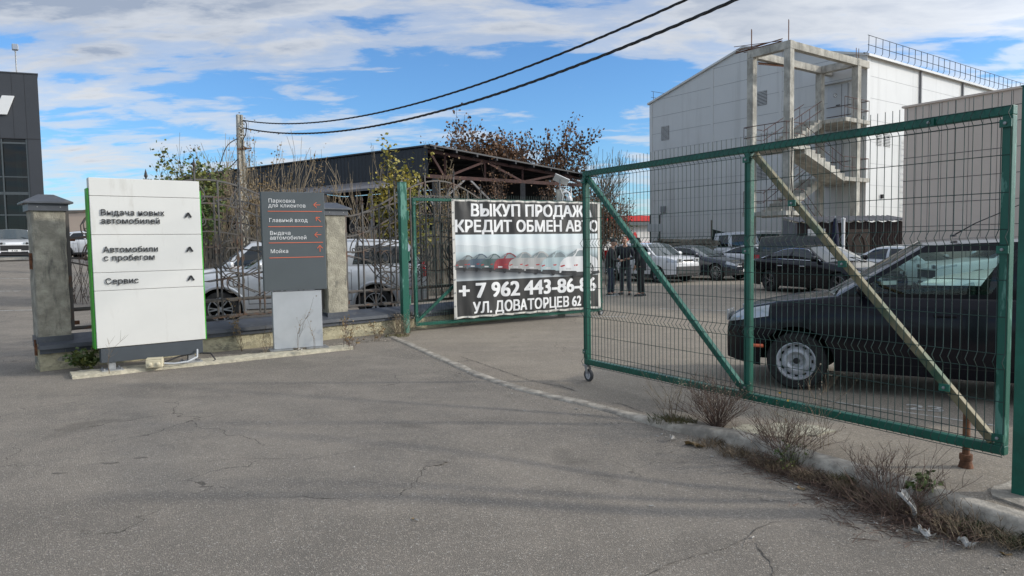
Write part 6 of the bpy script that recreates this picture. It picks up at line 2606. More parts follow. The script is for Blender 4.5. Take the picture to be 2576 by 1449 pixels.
car(dict(SUV, L=5.0, roof=2.1, belt=1.25, W=1.9, hood=[(0, 1.0), (.05, 1.08), (.8, 1.25)], deck=[(0, 1.2), (.05, 1.25), (.2, 1.27)], gb0=.85, gt0=1.5, gt1=.25, gb1=.12), 'parked_van', 'grey van with a rack parked at the foot of the stair tower', 'van', (12.9, 35.6), -35, PS, 'cars in the sales lot')

# near black wagon
WAG = dict(L=4.47, W=1.75, wb=2.905, fo=.80, z0=.235, wr=.315, ra=.385, tw=.195, belt=1.0, roof=1.64, hood=[(0, .70), (.05, .78), (.22, .875), (.6, .955), (1.2, 1.03)], deck=[(0, .98), (.05, 1.03), (.2, 1.05)], gb0=1.20, gt0=2.0, gb1=.12, gt1=.40, tum=.76,
           bands=[(0, .035, 'p'), (.035, .42, 'w'), (.42, .50, 'p'), (.50, .74, 'w'), (.74, .80, 'p'), (.80, .94, 'w'), (.94, 1, 'p')], lamp=(.50, .70, .84, .10, .30), tlamp=(.2, .9, 1.3, .2), grille=(.7, .56, .68, 3), plate_z=.46, steel=True, rimf=.655, glass='glass_clear', shield='glass_clear', inner=True, nose=.66)
wag = car(WAG, 'estate_car', 'black estate car with steel wheels parked behind the right gate leaf', 'car', (4.76, 7.66), 149.3, PP)
mb = MB()
cx = 2.905 / 2 + .80 - 2.1
mb.tube([(cx - .15, .30, 1.66), (cx - .34, .28, 1.78), (cx - .85, .24, 2.02)], [.008, .006, .004], 6)
mb.lathe([(0.035, 0), (.03, .02), (0, .025)], 10, Matrix.Translation((cx - .15, .30, 1.645)))
mb.build('antenna', M['black'], wag)
mb = MB()
for s in (1, -1):
    mb.tube([(2.9 / 2 + .80 - .30 - i * .08, s * (.865 - .002 * i), .47) for i in range(3)], .02, 6)
mb.build('side_marker', M['orange'], wag)
# stack of old slabs and boards, netting
t = thing('board_stack', 'heap of weathered grey boards between the white hatchback and the graphite sedan', 'board heap', (8.6, 35.0, 0))
rnd = random.Random(21)
for k in range(16):
    m = MB()
    lay = k // 4
    m.box((rnd.uniform(-.3, .3), rnd.uniform(-.3, .3), 1.28 + lay * .12 + rnd.uniform(-.02, .04)), (rnd.uniform(2.2, 3.0), .35, .09), rnd.uniform(-.12, .12), M=Matrix.Rotation(rnd.uniform(-.12, .12), 4, 'Z') @ Matrix.Rotation(rnd.uniform(-.05, .05), 4, 'Y'))
    m.build('board', M['wood'], t)
m = MB()
for x in (-1, 0, 1):
    m.box((x, 0, .62), (.3, 1.0, 1.2))
m.build('support', M['wood'], t)
t = thing('shade_net_screen', 'dark green net screen sagging between posts in front of the white hall', 'net screen', (12.2, 36.6, 0))
m = MB()
m.grid(lambda u, v: Vector((-1.9 + 3.6 * u, -.7 * u, .2 + v * lerp(2.05, 1.55, min(1, u * 2.2)))), 12, 4)
M['net'] = mat('green_net', (.012, .022, .018), .9, var=.3, scale=6)
m.build('net', M['net'], t)
for x, y, h in ((-1.9, 0, 2.7), (1.7, -.7, 1.9)):
    m = MB()
    m.bar((x, y, 0), (x, y, h), .06, .06)
    m.build('post', M['wood'], t)

# ================================================================ PEOPLE
M['skin'] = mat('skin', (.46, .27, .19), .6, var=.08, scale=20)
M['jacket'] = mat('black_jacket', (.014, .015, .019), .75, var=.3, scale=14, bump=.01, bscale=18)
M['jacket2'] = mat('dark_navy_jacket', (.018, .020, .030), .8, var=.3, scale=14, bump=.01, bscale=18)
M['jeans'] = mat('dark_jeans', (.026, .034, .058), .85, var=.35, scale=9)
M['grey_jeans'] = mat('grey_trousers', (.075, .080, .095), .85, var=.3, scale=9)
M['black_trousers'] = mat('black_trousers', (.010, .010, .011), .85, var=.3, scale=9)
M['shoe'] = mat('black_shoe', (.014, .014, .014), .5)
M['sole'] = mat('white_sole', (.6, .6, .58), .6)
M['hair'] = mat('dark_hair', (.012, .010, .009), .8)
M['shirt'] = mat('pale_shirt', (.55, .56, .58), .8)


def skinned(name, nodes, edges, root, m, parent, sub=2):
    """one continuous surface grown round a skeleton; nodes: (x, y, z, radius[, radius2])"""
    me = bpy.data.meshes.new(name)
    me.from_pydata([n[:3] for n in nodes], edges, [])
    o = bpy.data.objects.new(name, me)
    COL.objects.link(o)
    md = o.modifiers.new('skin', 'SKIN')
    md.use_smooth_shade = True
    sv = me.skin_vertices
    if not sv:
        bm = bmesh.new()
        bm.from_mesh(me)
        bm.verts.layers.skin.verify()
        bm.to_mesh(me)
        bm.free()
    data = me.skin_vertices[0].data
    for i, n in enumerate(nodes):
        data[i].radius = (n[3], n[4] if len(n) > 4 else n[3])
        data[i].use_root = (i == root)
    s = o.modifiers.new('sub', 'SUBSURF')
    s.levels = sub
    s.render_levels = sub
    dg = bpy.context.evaluated_depsgraph_get()
    new = bpy.data.meshes.new_from_object(o.evaluated_get(dg))
    bpy.data.objects.remove(o)
    new.name = name
    new.materials.clear()
    new.materials.append(m)
    for p in new.polygons:
        p.use_smooth = True
        p.material_index = 0
    o = bpy.data.objects.new(name, new)
    COL.objects.link(o)
    o.parent = parent
    WM[o.name] = WM[parent.name]
    return o


def person(label, loc, rz, h, top_m, leg_m, pose, head_tilt=0.0, cap=False, bald=False, shoe_sole=False):
    """standing figure facing local +x, feet on z=0; pose gives arm targets and foot positions"""
    t = thing('person', label, 'person', (*loc, 0.004), rz, 'men talking in the sales lot')
    k = h / 1.76
    hipz, shz = .93 * k, 1.44 * k
    fl, fr = pose['feet']            # (x, y) of left and right ankles
    V, E = [], []

    def add(p, r, link=None, r2=None):
        V.append((p[0], p[1], p[2], r * k, (r2 or r) * k))
        if link is not None:
            E.append((link, len(V) - 1))
        return len(V) - 1
    lean = pose.get('lean', 0.0)
    pel = add((0, 0, hipz), .10, None, .08)
    ch = add((lean * .5, 0, 1.20 * k), .12, pel, .09)
    up = add((lean, 0, 1.38 * k), .13, ch, .09)
    nk = add((lean + .01, 0, 1.50 * k), .055, up)
    hd0 = add((lean + .03 + head_tilt * .03, 0, 1.56 * k), .062, nk)
    hands = {}
    for s, nm in ((1, 'L'), (-1, 'R')):
        hp = add((0, s * .08 * k, hipz - .08), .070, pel)
        f = fl if s > 0 else fr
        kn = add((lerp(0, f[0], .5) + .03, lerp(s * .1 * k, f[1], .5), .50 * k), .062, hp)
        an = add((f[0], f[1], .09 * k), .042, kn)
        add((f[0] + .14 * k * cos(f[2]), f[1] + .14 * k * sin(f[2]), .035 * k), .032, an)
        sh = add((lean, s * .19 * k, shz - .02), .062, up)
        el, wr, hn = pose[nm]
        e = add([c * k for c in el], .045, sh)
        w = add([c * k for c in wr], .03, e)
        hands[nm] = (wr, hn)
        d = (Vector(hn) - Vector(wr)).normalized()
        palm = Vector(wr) + d * .07
        pm_ = add([c * k for c in palm], .032, w, .018)
        sd = d.cross(Vector((0, 0, 1)))
        sd = sd.normalized() if sd.length > .1 else Vector((0, 1, 0))
        for q, ln in ((-.027, .075), (-.009, .088), (.009, .082), (.027, .065)):
            b0 = palm + sd * q + d * .035
            m1 = b0 + d * ln * .55 + Vector((0, 0, -.008))
            tip = b0 + d * ln * .85 + Vector((0, 0, -.03))
            a = add([c * k for c in b0], .010, pm_)
            a = add([c * k for c in m1], .009, a)
            add([c * k for c in tip], .0075, a)
        th = palm + sd * (.035 if s > 0 else -.035) - d * .02
        a = add([c * k for c in th], .012, pm_)
        add([c * k for c in th + d * .05 + sd * .015 * s], .009, a)
    body = skinned('body', V, E, 0, M['skin'], t, 2)
    # head with face, joined to the body mesh
    hm = MB()
    hc = Vector((lean + .035 + head_tilt * .06, 0, 1.645 * k))
    n1, n2 = 20, 16

    def hp_(u, v):
        a, b = 2 * pi * u, pi * v
        x, y, z = cos(a) * sin(b), sin(a) * sin(b), cos(b)
        sx, sy, sz = .098, .076, .122
        if z < 0:
            sy *= 1 - .28 * (-z) ** 1.5
            sx *= 1 - .10 * (-z)
        p = Vector((x * sx, y * sy, z * sz))
        if x > .3:
            front = (x - .3) / .7
            p.x += .022 * front * math.exp(-((y / .16) ** 2)) * math.exp(-(((z + .18) / .16) ** 2))          # nose
            p.x -= .010 * front * (math.exp(-(((abs(y) - .38) / .16) ** 2)) * math.exp(-(((z - .05) / .10) ** 2)))    # eye sockets
            p.x += .006 * front * math.exp(-((y / .4) ** 2)) * math.exp(-(((z + .50) / .06) ** 2))          # lips
            p.x += .010 * front * math.exp(-((y / .3) ** 2)) * math.exp(-(((z + .85) / .15) ** 2))          # chin
        R_ = Matrix.Rotation(head_tilt * .45, 3, 'Y')
        return hc + (R_ @ p) * k
    hm.grid(hp_, n1 * 2, n2 * 2, flip=True)
    for s in (1, -1):
        hm.lathe([(0, .012), (.022, .010), (.03, 0), (.02, -.01)], 10, Matrix.Translation(hc + Vector((-.005, s * .076, -.01)) * k) @ Matrix.Rotation(-s * pi / 2, 4, 'X') @ Matrix.Diagonal((.75, 1.15, 1, 1)))
    ho = hm.build('head', M['skin'], body, smooth=60)
    eye = MB()
    for s in (1, -1):
        eye.lathe([(.009 * sin(pi * q / 6), -.009 * cos(pi * q / 6)) for q in range(7)], 8, Matrix.Translation(hc + Vector((.083, s * .030, .008)) * k))
    eye.build('eye', M['black'], ho)
    if not cap:
        hr = MB()
        lo = .62 if not bald else .50

        def hair(u, v):
            a = lerp(.62, 2 * pi - .62, u)
            b = lerp(.06 if not bald else .95, 1.72, v)
            x, y, z = cos(a) * sin(b), sin(a) * sin(b), cos(b)
            return hc + Vector((x * .104 - .004, y * .083, z * .129)) * k
        hr.grid(hair, 20, 8, flip=True)
        if not bald:
            hr.lathe([(.1 * sin(q * .2), .129 * cos(q * .2)) for q in range(6)], 14, Matrix.Translation(hc - Vector((.012, 0, -.002)) * k))
        hr.build('hair', M['hair'] if not bald else M['skin'], body, smooth=60)
    else:
        cm = MB()
        cm.lathe([(0.0, .135), (.06, .125), (.095, .09), (.105, .04), (.105, .02)], 18, Matrix.Translation(hc + Vector((-.005, 0, .012)) * k) @ Matrix.Diagonal((1, .86, 1, 1)))
        cm.grid(lambda u, v: hc + Vector((.08 + .115 * v * cos(lerp(-1.1, 1.1, u)), .085 * sin(lerp(-1.2, 1.2, u)), .045 - .02 * v)) * k, 10, 3)
        cm.grid(lambda u, v: hc + Vector((.08 + .115 * v * cos(lerp(-1.1, 1.1, u)), .085 * sin(lerp(-1.2, 1.2, u)), .041 - .02 * v)) * k, 10, 3, flip=True)
        cm.build('cap', M['black'], body, smooth=50)
    # jacket
    V, E = [], []
    wl_ = pose.get('hem', .84)
    p0 = add((0, 0, (wl_ - .06) * k), .165, None, .14)
    p0 = add((0, 0, (wl_ + .06) * k), .178, p0, .148)
    p1 = add((lean * .2, 0, 1.02 * k), .180, p0, .15)
    p2 = add((lean * .6, 0, 1.22 * k), .190, p1, .15)
    p3 = add((lean, 0, 1.38 * k), .165, p2, .12)
    add((lean + .01, 0, 1.495 * k), .078, p3)
    for s, nm in ((1, 'L'), (-1, 'R')):
        el, wr, hn = pose[nm]
        a = add((lean, s * .185 * k, shz - .03), .082, p3)
        mid = [(lean / k + el[0]) / 2, (s * .19 + el[1]) / 2, (1.41 + el[2]) / 2]
        a = add([c * k for c in mid], .072, a)
        a = add([c * k for c in el], .064, a)
        m2 = (Vector(el) + Vector(wr)) / 2
        a = add([c * k for c in m2], .056, a)
        add([c * k for c in Vector(el).lerp(Vector(wr), .93)], .046, a)
    skinned('jacket', V, E, 0, top_m, body, 2)
    V, E = [], []
    p0 = add((0, 0, .96 * k), .155, None, .125)
    for s in (1, -1):
        f = fl if s > 0 else fr
        a = add((0, s * .09 * k, hipz - .10), .105, p0)
        a = add((lerp(0, f[0], .28) + .015, lerp(s * .1 * k, f[1], .3), .70 * k), .092, a)
        a = add((lerp(0, f[0], .5) + .03, lerp(s * .1 * k, f[1], .5), .50 * k), .078, a)
        a = add((lerp(0, f[0], .8) + .01, lerp(s * .1 * k, f[1], .8), .28 * k), .072, a)
        add((f[0], f[1], .085 * k), .066, a)
    skinned('trousers', V, E, 0, leg_m, body, 2)
    for s in (1, -1):
        f = fl if s > 0 else fr
        sm = MB()

        def sp(u, v):
            a, b = 2 * pi * u, pi / 2 * v
            x, y, z = cos(a) * cos(b), sin(a) * cos(b), sin(b)
            xx = x * .145 + .055
            hgt = .085 if xx < .04 else lerp(.085, .045, min(1, (xx - .04) / .12))
            q = Vector((xx, y * .05 * (1 if x > -.3 else .85), .02 + z * hgt))
            return Vector((f[0], f[1], 0)) + Matrix.Rotation(f[2], 3, 'Z') @ (q * k)
        sm.grid(sp, 20, 6, flip=False)
        so = sm.build('shoe', M['shoe'], body, smooth=60)
        sl_ = MB()
        sl_.prism([(.055 + .148 * cos(2 * pi * q / 18), .053 * sin(2 * pi * q / 18)) for q in range(18)], .024, Matrix.Translation((f[0], f[1], 0)) @ Matrix.Rotation(f[2], 4, 'Z') @ Matrix.Scale(k, 4))
        if shoe_sole:
            for q in range(3):
                sl_.box((f[0] + .06 + .03 * q, f[1], .045), (.012, .104 * k, .05), f[2])
        sl_.build('sole', M['sole'] if shoe_sole else M['black'], so)
    return t


A1 = dict(feet=((.04, .11, .25), (-.06, -.10, -.15)), L=((.10, .27, 1.13), (.33, .14, 1.09), (.42, .06, 1.11)), R=((.06, -.28, 1.12), (.30, -.14, 1.08), (.40, -.06, 1.10)), lean=.03)
p = person('man in a black cap and black jacket, white striped shoes, looking at a phone', (3.05, 21.85), radians(-12), 1.74, M['jacket'], M['jeans'], A1, .6, cap=True, shoe_sole=True)
m = MB()
m.box((.44, .0, 1.12), (.14, .075, .01), M=Matrix.Rotation(radians(-25), 4, 'Y'))
ph = thing('phone', 'black phone held by the man in the cap', 'phone', tuple(p.location), radians(-12))
m.build('case', M['black'], ph, bev=.004)
m = MB()
m.lathe([(.162, .80), (.165, .86)], 20, Matrix.Diagonal((.85, 1, 1, 1)))
m.build('shirt_hem', M['shirt'], p.children[0])
A2 = dict(feet=((.05, .15, .35), (-.05, -.14, -.35)), L=((.02, .29, 1.13), (.24, .20, 1.10), (.33, .14, 1.11)), R=((.03, -.29, 1.13), (.25, -.18, 1.08), (.34, -.11, 1.10)), lean=.02)
person('bald man in a dark open jacket and grey trousers, facing the man in the cap', (3.55, 22.15), radians(-118), 1.80, M['jacket2'], M['grey_jeans'], A2, .35, bald=True)
A3 = dict(feet=((.03, .12, .4), (-.05, -.10, .0)), L=((.05, .29, 1.13), (.16, .20, .93), (.19, .14, .86)), R=((.02, -.29, 1.13), (.14, -.22, .94), (.18, -.16, .87)), lean=.05)
person('man in black jacket and black trousers behind the green brace, hands at his waist', (3.92, 21.5), radians(165), 1.76, M['jacket'], M['black_trousers'], A3, .3)

# ================================================================ TREES AND SHRUBS
def leaf_mat(name, c1, c2):
    m = mat(name, c1, .6, col2=c2, scale=1.6, thresh=(.42, .62))
    return m


M['bark'] = mat('grey_bark', (.10, .085, .07), .95, var=.35, scale=12)
M['twig'] = mat('tan_twig', (.27, .215, .145), .95, var=.35, scale=6)
M['twig_dark'] = mat('dark_twig', (.075, .055, .045), .95, var=.35, scale=6)
M['leaf_green'] = leaf_mat('leaf_green', (.055, .095, .022), (.17, .17, .03))
M['leaf_yellow'] = leaf_mat('leaf_yellow_green', (.15, .15, .022), (.36, .28, .035))
M['leaf_brown'] = leaf_mat('leaf_dry_brown', (.13, .065, .032), (.21, .11, .05))
M['leaf_tan'] = leaf_mat('leaf_tan', (.25, .165, .065), (.14, .095, .045))


def grow(mb, tips, p, d, length, r, depth, rnd, spread, curl, kids, taper=.7, upw=.15, n=3, minr=.004, nseg=4):
    pts, rs = [p.copy()], [r]
    q = p.copy()
    dd = d.copy()
    for i in range(nseg):
        dd = (dd + Vector((rnd.uniform(-1, 1), rnd.uniform(-1, 1), rnd.uniform(-.6, 1) + upw)) * curl).normalized()
        q = q + dd * (length / nseg)
        pts.append(q.copy())
        rs.append(max(minr, r * lerp(1, taper, (i + 1) / nseg)))
    mb.tube(pts, rs, n, cap=False)
    if depth == 0:
        tips.append((pts, dd))
        return
    for i in range(kids):
        f = rnd.uniform(.35, 1.0) if i else 1.0
        idx = min(nseg, max(1, round(f * nseg)))
        ax = dd.orthogonal().normalized()
        ax.rotate(Quaternion(dd, rnd.uniform(0, 2 * pi)))
        nd = dd.copy()
        nd.rotate(Quaternion(ax, spread * rnd.uniform(.5, 1.2) if i else spread * .3))
        grow(mb, tips, pts[idx], nd, length * rnd.uniform(.62, .85), max(minr, rs[idx] * .72), depth - 1, rnd, spread, curl, kids, taper, upw, n, minr, nseg)


def leaf_quads(lb, p, d, rnd, count, size, hang=0.0, spread=.12):
    for _ in range(count):
        c = p + Vector((rnd.gauss(0, spread), rnd.gauss(0, spread), rnd.gauss(0, spread)))
        a = Vector((rnd.uniform(-1, 1), rnd.uniform(-1, 1), rnd.uniform(-.6, .6) - hang)).normalized()
        b = a.cross(Vector((rnd.uniform(-1, 1), rnd.uniform(-1, 1), rnd.uniform(-1, 1)))).normalized()
        s = size * rnd.uniform(.6, 1.25)
        w = s * .42
        lb.add([c, c + a * s * .5 + b * w, c + a * s, c + a * s * .5 - b * w], [(0, 1, 2, 3)])


def tree(name, label, cat, loc, seed, height, stems, depth, kids, spread, curl, bark, leafm=None, leaves=3, lsize=.09, hang=0.0, group=None, r0=.05, first=.45, splay=.2, upw=.15, leaf_from=0.0, lspread=.12, width=.0, minr=.004, leaf_part='crown'):
    z = ground_z(loc[0], loc[1])
    t = thing(name, label, cat, (loc[0], loc[1], z), 0, group)
    rnd = random.Random(seed)
    mb, tips = MB(), []
    for s in range(stems):
        a = rnd.uniform(0, 2 * pi)
        base = Vector((cos(a), sin(a) * .6, 0)) * (width * sqrt(rnd.random()))
        d = Vector((cos(a) * splay * rnd.uniform(.2, 1), sin(a) * splay * rnd.uniform(.2, 1), 1)).normalized()
        h = height * rnd.uniform(.75, 1.0)
        grow(mb, tips, base - Vector((0, 0, .05)), d, h * first, r0 * rnd.uniform(.8, 1.1), depth, rnd, spread, curl, kids, upw=upw, minr=minr)
    mb.build('trunk' if stems == 1 else 'stems', bark, t)
    if leafm:
        lb = MB()
        for pts, d in tips:
            if pts[-1].z < leaf_from * height:
                continue
            for p in pts[1:]:
                if rnd.random() < .8:
                    leaf_quads(lb, p, d, rnd, leaves, lsize, hang, lspread)
        lb.build(leaf_part, leafm, t)
    return t


tree('shrub_tree', 'leafy green shrub tree above the top right corner of the white sign', 'tree', (-8.9, 19.4), 3, 4.35, 7, 3, 3, .36, .09, M['bark'], M['leaf_green'], 6, .11, r0=.035, first=.38, splay=.14, leaf_from=.25, lspread=.13, width=.35)
tree('shrub_tree', 'yellow-green young tree left of the green hinge post', 'tree', (-3.15, 19.2), 8, 3.8, 5, 3, 3, .36, .09, M['bark'], M['leaf_yellow'], 7, .105, r0=.035, first=.40, splay=.16, leaf_from=.28, lspread=.13, width=.25)
tree('brown_leaf_tree', 'big tree with dry brown hanging leaves behind the dark shed', 'tree', (-.2, 43), 15, 9.5, 6, 4, 4, .50, .09, M['bark'], M['leaf_brown'], 3, .19, .7, r0=.11, first=.34, splay=.60, leaf_from=.38, lspread=.16, width=.4, minr=.01)
tree('brown_leaf_tree', 'smaller brown leafed tree right of the big dry tree behind the shed', 'tree', (1.3, 42), 19, 8.4, 5, 4, 4, .50, .09, M['bark'], M['leaf_brown'], 2, .18, .7, r0=.10, first=.34, splay=.55, leaf_from=.38, lspread=.16, width=.4, minr=.01)
tree('bare_tree', 'leafless pale tree right of the brown trees behind the shed', 'tree', (5.2, 45), 23, 8.4, 5, 4, 3, .42, .10, M['twig'], None, r0=.09, first=.34, splay=.3, minr=.012)
tree('brown_leaf_tree', 'dark half bare tree behind the free end of the banner gate', 'tree', (4.3, 34.6), 29, 4.3, 4, 4, 3, .5, .12, M['twig_dark'], M['leaf_brown'], 2, .14, .5, r0=.05, first=.34, splay=.30, leaf_from=.2, lspread=.2, width=.4, minr=.008)
tree('bush', 'green and brown bush in front of the red fascia shop', 'bush', (5.3, 37.5), 31, 3.6, 4, 3, 3, .5, .12, M['twig_dark'], M['leaf_green'], 3, .12, r0=.04, first=.38, splay=.25, width=.3, minr=.007)
k = 0
for (x, y, h, sd, st_, lf, lb) in ((-9.6, 21.5, 4.6, 41, 9, None, 'bare brown shrub with tall whips left of the utility pole'), (-9.0, 23.2, 5.0, 42, 10, 'leaf_tan', 'tall tan shrub right of the utility pole'),
                                   (-7.4, 20.8, 4.6, 43, 9, None, 'bare whippy shrub above the slate sign'), (-7.3, 23.8, 4.3, 44, 9, 'leaf_tan', 'tan leafed shrub against the left end of the dark shed'),
                                   (-6.0, 20.0, 3.7, 45, 8, 'leaf_tan', 'brown leaf shrub above the right corner of the slate sign'), (-4.6, 22.0, 4.6, 46, 7, None, 'sparse bare shrub in front of the grey awning'),
                                   (-1.8, 22.8, 4.0, 47, 7, 'leaf_tan', 'thin brown shrub in front of the rusty truss'), (0.2, 24.6, 3.9, 48, 8, 'leaf_brown', 'dark twiggy shrub behind the middle of the banner'),
                                   (1.9, 25.6, 3.8, 49, 8, 'leaf_brown', 'brown shrub behind the right half of the banner'), (3.3, 27.0, 3.6, 50, 8, 'leaf_brown', 'dark shrub beside the camera post')):
    tree('shrub', lb, 'shrub', (x, y), sd, h, max(4, st_ - 3), 3, 3, .30, .09, M['twig'] if y < 24 else M['twig_dark'], M[lf] if lf else None, 2, .07, r0=.020, first=.42, splay=.22, group='shrubs behind the iron fence', width=.9, leaf_from=.2, minr=.0055, lspread=.10, upw=.35)
# undergrowth beneath them
mb = MB()
rnd = random.Random(77)
for i in range(480):
    f = rnd.random()
    x, y = lerp(-13, 3.2, f) + rnd.gauss(0, .3), lerp(19.2, 25.2, f) + rnd.uniform(0, 2.2)
    z = ground_z(x, y)
    h = rnd.uniform(.6, 1.9)
    d = Vector((rnd.gauss(0, .28), rnd.gauss(0, .2), 1)) * h
    p = Vector((x, y, z))
    mb.tube([p, p + d * .5 + Vector((rnd.gauss(0, .06), 0, 0)), p + d], [.010, .008, .005], 3, cap=False)
u = mb.build('undergrowth', M['twig_dark'])
tag(u, 'dry tangled undergrowth along the back of the fenced car park', 'undergrowth', kind='stuff')

# ================================================================ WEEDS AND LITTER
M['dry'] = mat('dry_stem', (.21, .16, .105), .95, var=.4, scale=14)
M['dry_red'] = mat('dry_reddish_stem', (.135, .088, .066), .95, var=.4, scale=14)
M['grass'] = leaf_mat('grass_blade', (.045, .06, .016), (.13, .11, .04))
M['seed'] = mat('pale_seed_head', (.36, .30, .22), .95, var=.3, scale=30)


def weed(label, loc, seed, h, n, splay, m, leafm=None, twigs=4, width=.04, r=.0024, leaves=0, name='dry_weed', group='dry weeds along the kerb and wall', lsize=.018, cat='weed'):
    z = loc[2] if len(loc) > 2 else road_z(loc[0], loc[1])
    t = thing(name, label, cat, (loc[0], loc[1], z), 0, group)
    rnd = random.Random(seed)
    mb, lb = MB(), MB()
    for i in range(n):
        a = rnd.uniform(0, 2 * pi)
        p = Vector((cos(a), sin(a), 0)) * width * rnd.random() + Vector((0, 0, -.01))
        d = Vector((cos(a) * splay * rnd.random(), sin(a) * splay * rnd.random(), 1)).normalized()
        L = h * rnd.uniform(.55, 1.0)
        pts = [p]
        for k in range(5):
            d = (d + Vector((rnd.gauss(0, .20), rnd.gauss(0, .20), rnd.gauss(0, .10)))).normalized()
            pts.append(pts[-1] + d * L / 5)
        mb.tube(pts, [r, r, r * .9, r * .75, r * .6, r * .45], 3, cap=False)
        for k in range(twigs):
            j = rnd.randint(2, 5)
            dd = (d + Vector((rnd.gauss(0, .6), rnd.gauss(0, .6), rnd.uniform(-.1, .5)))).normalized()
            L2 = L * rnd.uniform(.12, .32)
            q = pts[j]
            e = q + dd * L2 * .5 + Vector((rnd.gauss(0, .01), rnd.gauss(0, .01), .01))
            e2 = e + (dd + Vector((0, 0, .25))).normalized() * L2 * .5
            mb.tube([q, e, e2], [r * .6, r * .5, r * .35], 3, cap=False)
            if leafm:
                leaf_quads(lb, e2, dd, rnd, max(1, leaves), lsize, .0, .012)
                leaf_quads(lb, e, dd, rnd, max(0, leaves - 1), lsize, .0, .012)
    mb.build('stems', m, t)
    if leafm:
        lb.build('seed_heads' if leafm is M['seed'] else 'leaves', leafm, t)
    return t


weed('thin dry weed rising in front of the pale plinth of the slate sign', (-3.36, 11.0, .04), 2, .85, 2, .06, M['dry'], M['leaf_tan'], 9, .02, .003, 1, lsize=.022)
weed('short dry weed at the right foot of the slate sign plinth', (-3.12, 11.08, .04), 3, .50, 2, .15, M['dry'], M['leaf_tan'], 6, .03, .003, 1, lsize=.02)
weed('dry weed at the left foot of the slate sign plinth', (-3.80, 10.82, .04), 13, .26, 4, .4, M['dry'], M['leaf_tan'], 4, .05, .0025, 1, lsize=.02)
weed('tall tan weed against the cream wall between the two signs', (-4.35, 11.3), 4, .75, 4, .18, M['dry'], M['leaf_tan'], 8, .05, .004, 2, lsize=.03)
weed('wispy weed against the cream wall just left of the slate sign', (-3.95, 11.45), 5, .5, 3, .35, M['dry'], None, 6, .05, .004)
weed('reddish dry weed below the pale pillar', (-2.62, 11.35), 6, .50, 11, .6, M['dry_red'], M['leaf_tan'], 6, .12, .0032, 2, lsize=.03)
weed('dry weed between the pale pillar and the green hinge post', (-2.40, 12.3), 26, .38, 9, .6, M['dry'], M['leaf_tan'], 5, .12, .003, 2, lsize=.03)
weed('bushy grey weed at the foot of the green hinge post', (-2.05, 12.95), 7, .42, 60, .8, M['dry'], M['seed'], 5, .16, .0026, 1)
weed('small weed left of the white sign footing', (-5.9, 9.75), 9, .30, 26, 1.0, M['grass'], M['leaf_green'], 3, .06, .003, 3, name='green_weed', lsize=.06)
weed('thin dry stalk in front of the left foot of the white sign', (-5.32, 9.28, .04), 10, .62, 2, .12, M['dry'], None, 6, .02, .003)
weed('dense round reddish bush behind the kerb under the middle stile', (1.80, 6.22, 0.01), 11, .46, 120, 1.0, M['dry_red'], M['seed'], 6, .07, .0022, 1, lsize=.012)
weed('tall pale dry weed left of the round reddish bush', (1.44, 6.38, 0.01), 12, .54, 12, .25, M['dry'], M['seed'], 6, .08, .0022, 1, lsize=.014)
weed('wide tangle of reddish dry weed on the kerb in front of the cement patch', (2.14, 5.52, -.02), 14, .34, 95, 1.7, M['dry_red'], M['seed'], 6, .20, .0021, 1, lsize=.012)
weed('tall thin dry weed rising in front of the black car door', (2.35, 5.55, 0.0), 15, .62, 9, .5, M['dry'], M['seed'], 7, .16, .0021, 1, lsize=.014)
weed('dry weed with long arching stems lower down the kerb', (2.50, 4.78, -.02), 16, .25, 40, 2.2, M['dry_red'], M['seed'], 6, .12, .0022, 1, lsize=.012)
weed('sprawling dark weed at the kerb beside the white rag', (2.42, 4.42, -.10), 17, .45, 40, 1.6, M['dry_red'], None, 6, .16, .0024)
weed('low withered weed near the right end of the kerb', (2.62, 4.05, -.10), 18, .22, 36, 1.6, M['dry'], None, 5, .22, .0022)
weed('small green weed on the kerb below the cement patch', (2.12, 5.30, -.09), 19, .20, 30, 1.0, M['grass'], M['leaf_green'], 3, .10, .002, 1, name='green_weed', lsize=.022)
weed('small yellow flowered weed by the middle stile', (2.28, 5.95, .005), 20, .42, 3, .2, M['grass'], M['yellow'], 2, .03, .002, 1, name='green_weed', lsize=.022)
weed('leafy green sprout near the kerb rag', (2.62, 4.50, -.02), 22, .16, 8, .7, M['grass'], M['leaf_green'], 3, .05, .002, 2, name='green_weed', lsize=.045)


def tuft(name, label, spots, seed, n, h, m):
    mb = MB()
    rnd = random.Random(seed)
    for (x, y, z, rad) in spots:
        for i in range(n):
            a = rnd.uniform(0, 2 * pi)
            q = rad * sqrt(rnd.random())
            p = Vector((x + q * cos(a), y + q * sin(a) * .7, z))
            d = Vector((rnd.gauss(0, .45), rnd.gauss(0, .45), 1)).normalized() * h * rnd.uniform(.4, 1.1)
            s = d.orthogonal().normalized() * .0025
            e = Vector((d.x, d.y, 0)) * .5
            mb.add([p - s, p + s, p + d * .6 + s * .7 + e * .2, p + d + e, p + d * .6 - s * .7 + e * .2], [(0, 1, 2, 3, 4)])
    o = mb.build(name, m)
    return tag(o, label, 'grass', kind='stuff')


tuft('grass', 'short green grass growing along the kerb edge', [(1.40, 6.42, .0, .17), (1.52, 6.33, .0, .14), (2.36, 4.98, -.09, .1), (2.72, 4.10, -.10, .14), (2.86, 3.92, -.10, .12), (-2.1, 12.8, 0, .22)], 5, 240, .085, M['grass'])
tuft('dry_grass', 'matted straw coloured dry grass in front of the kerb', [(1.62 + .045 * i + .06 * sin(i * 2.3), 6.02 - .078 * i - .05 * cos(i * 1.7), -.10, .13) for i in range(28)], 6, 90, .095, M['dry'])
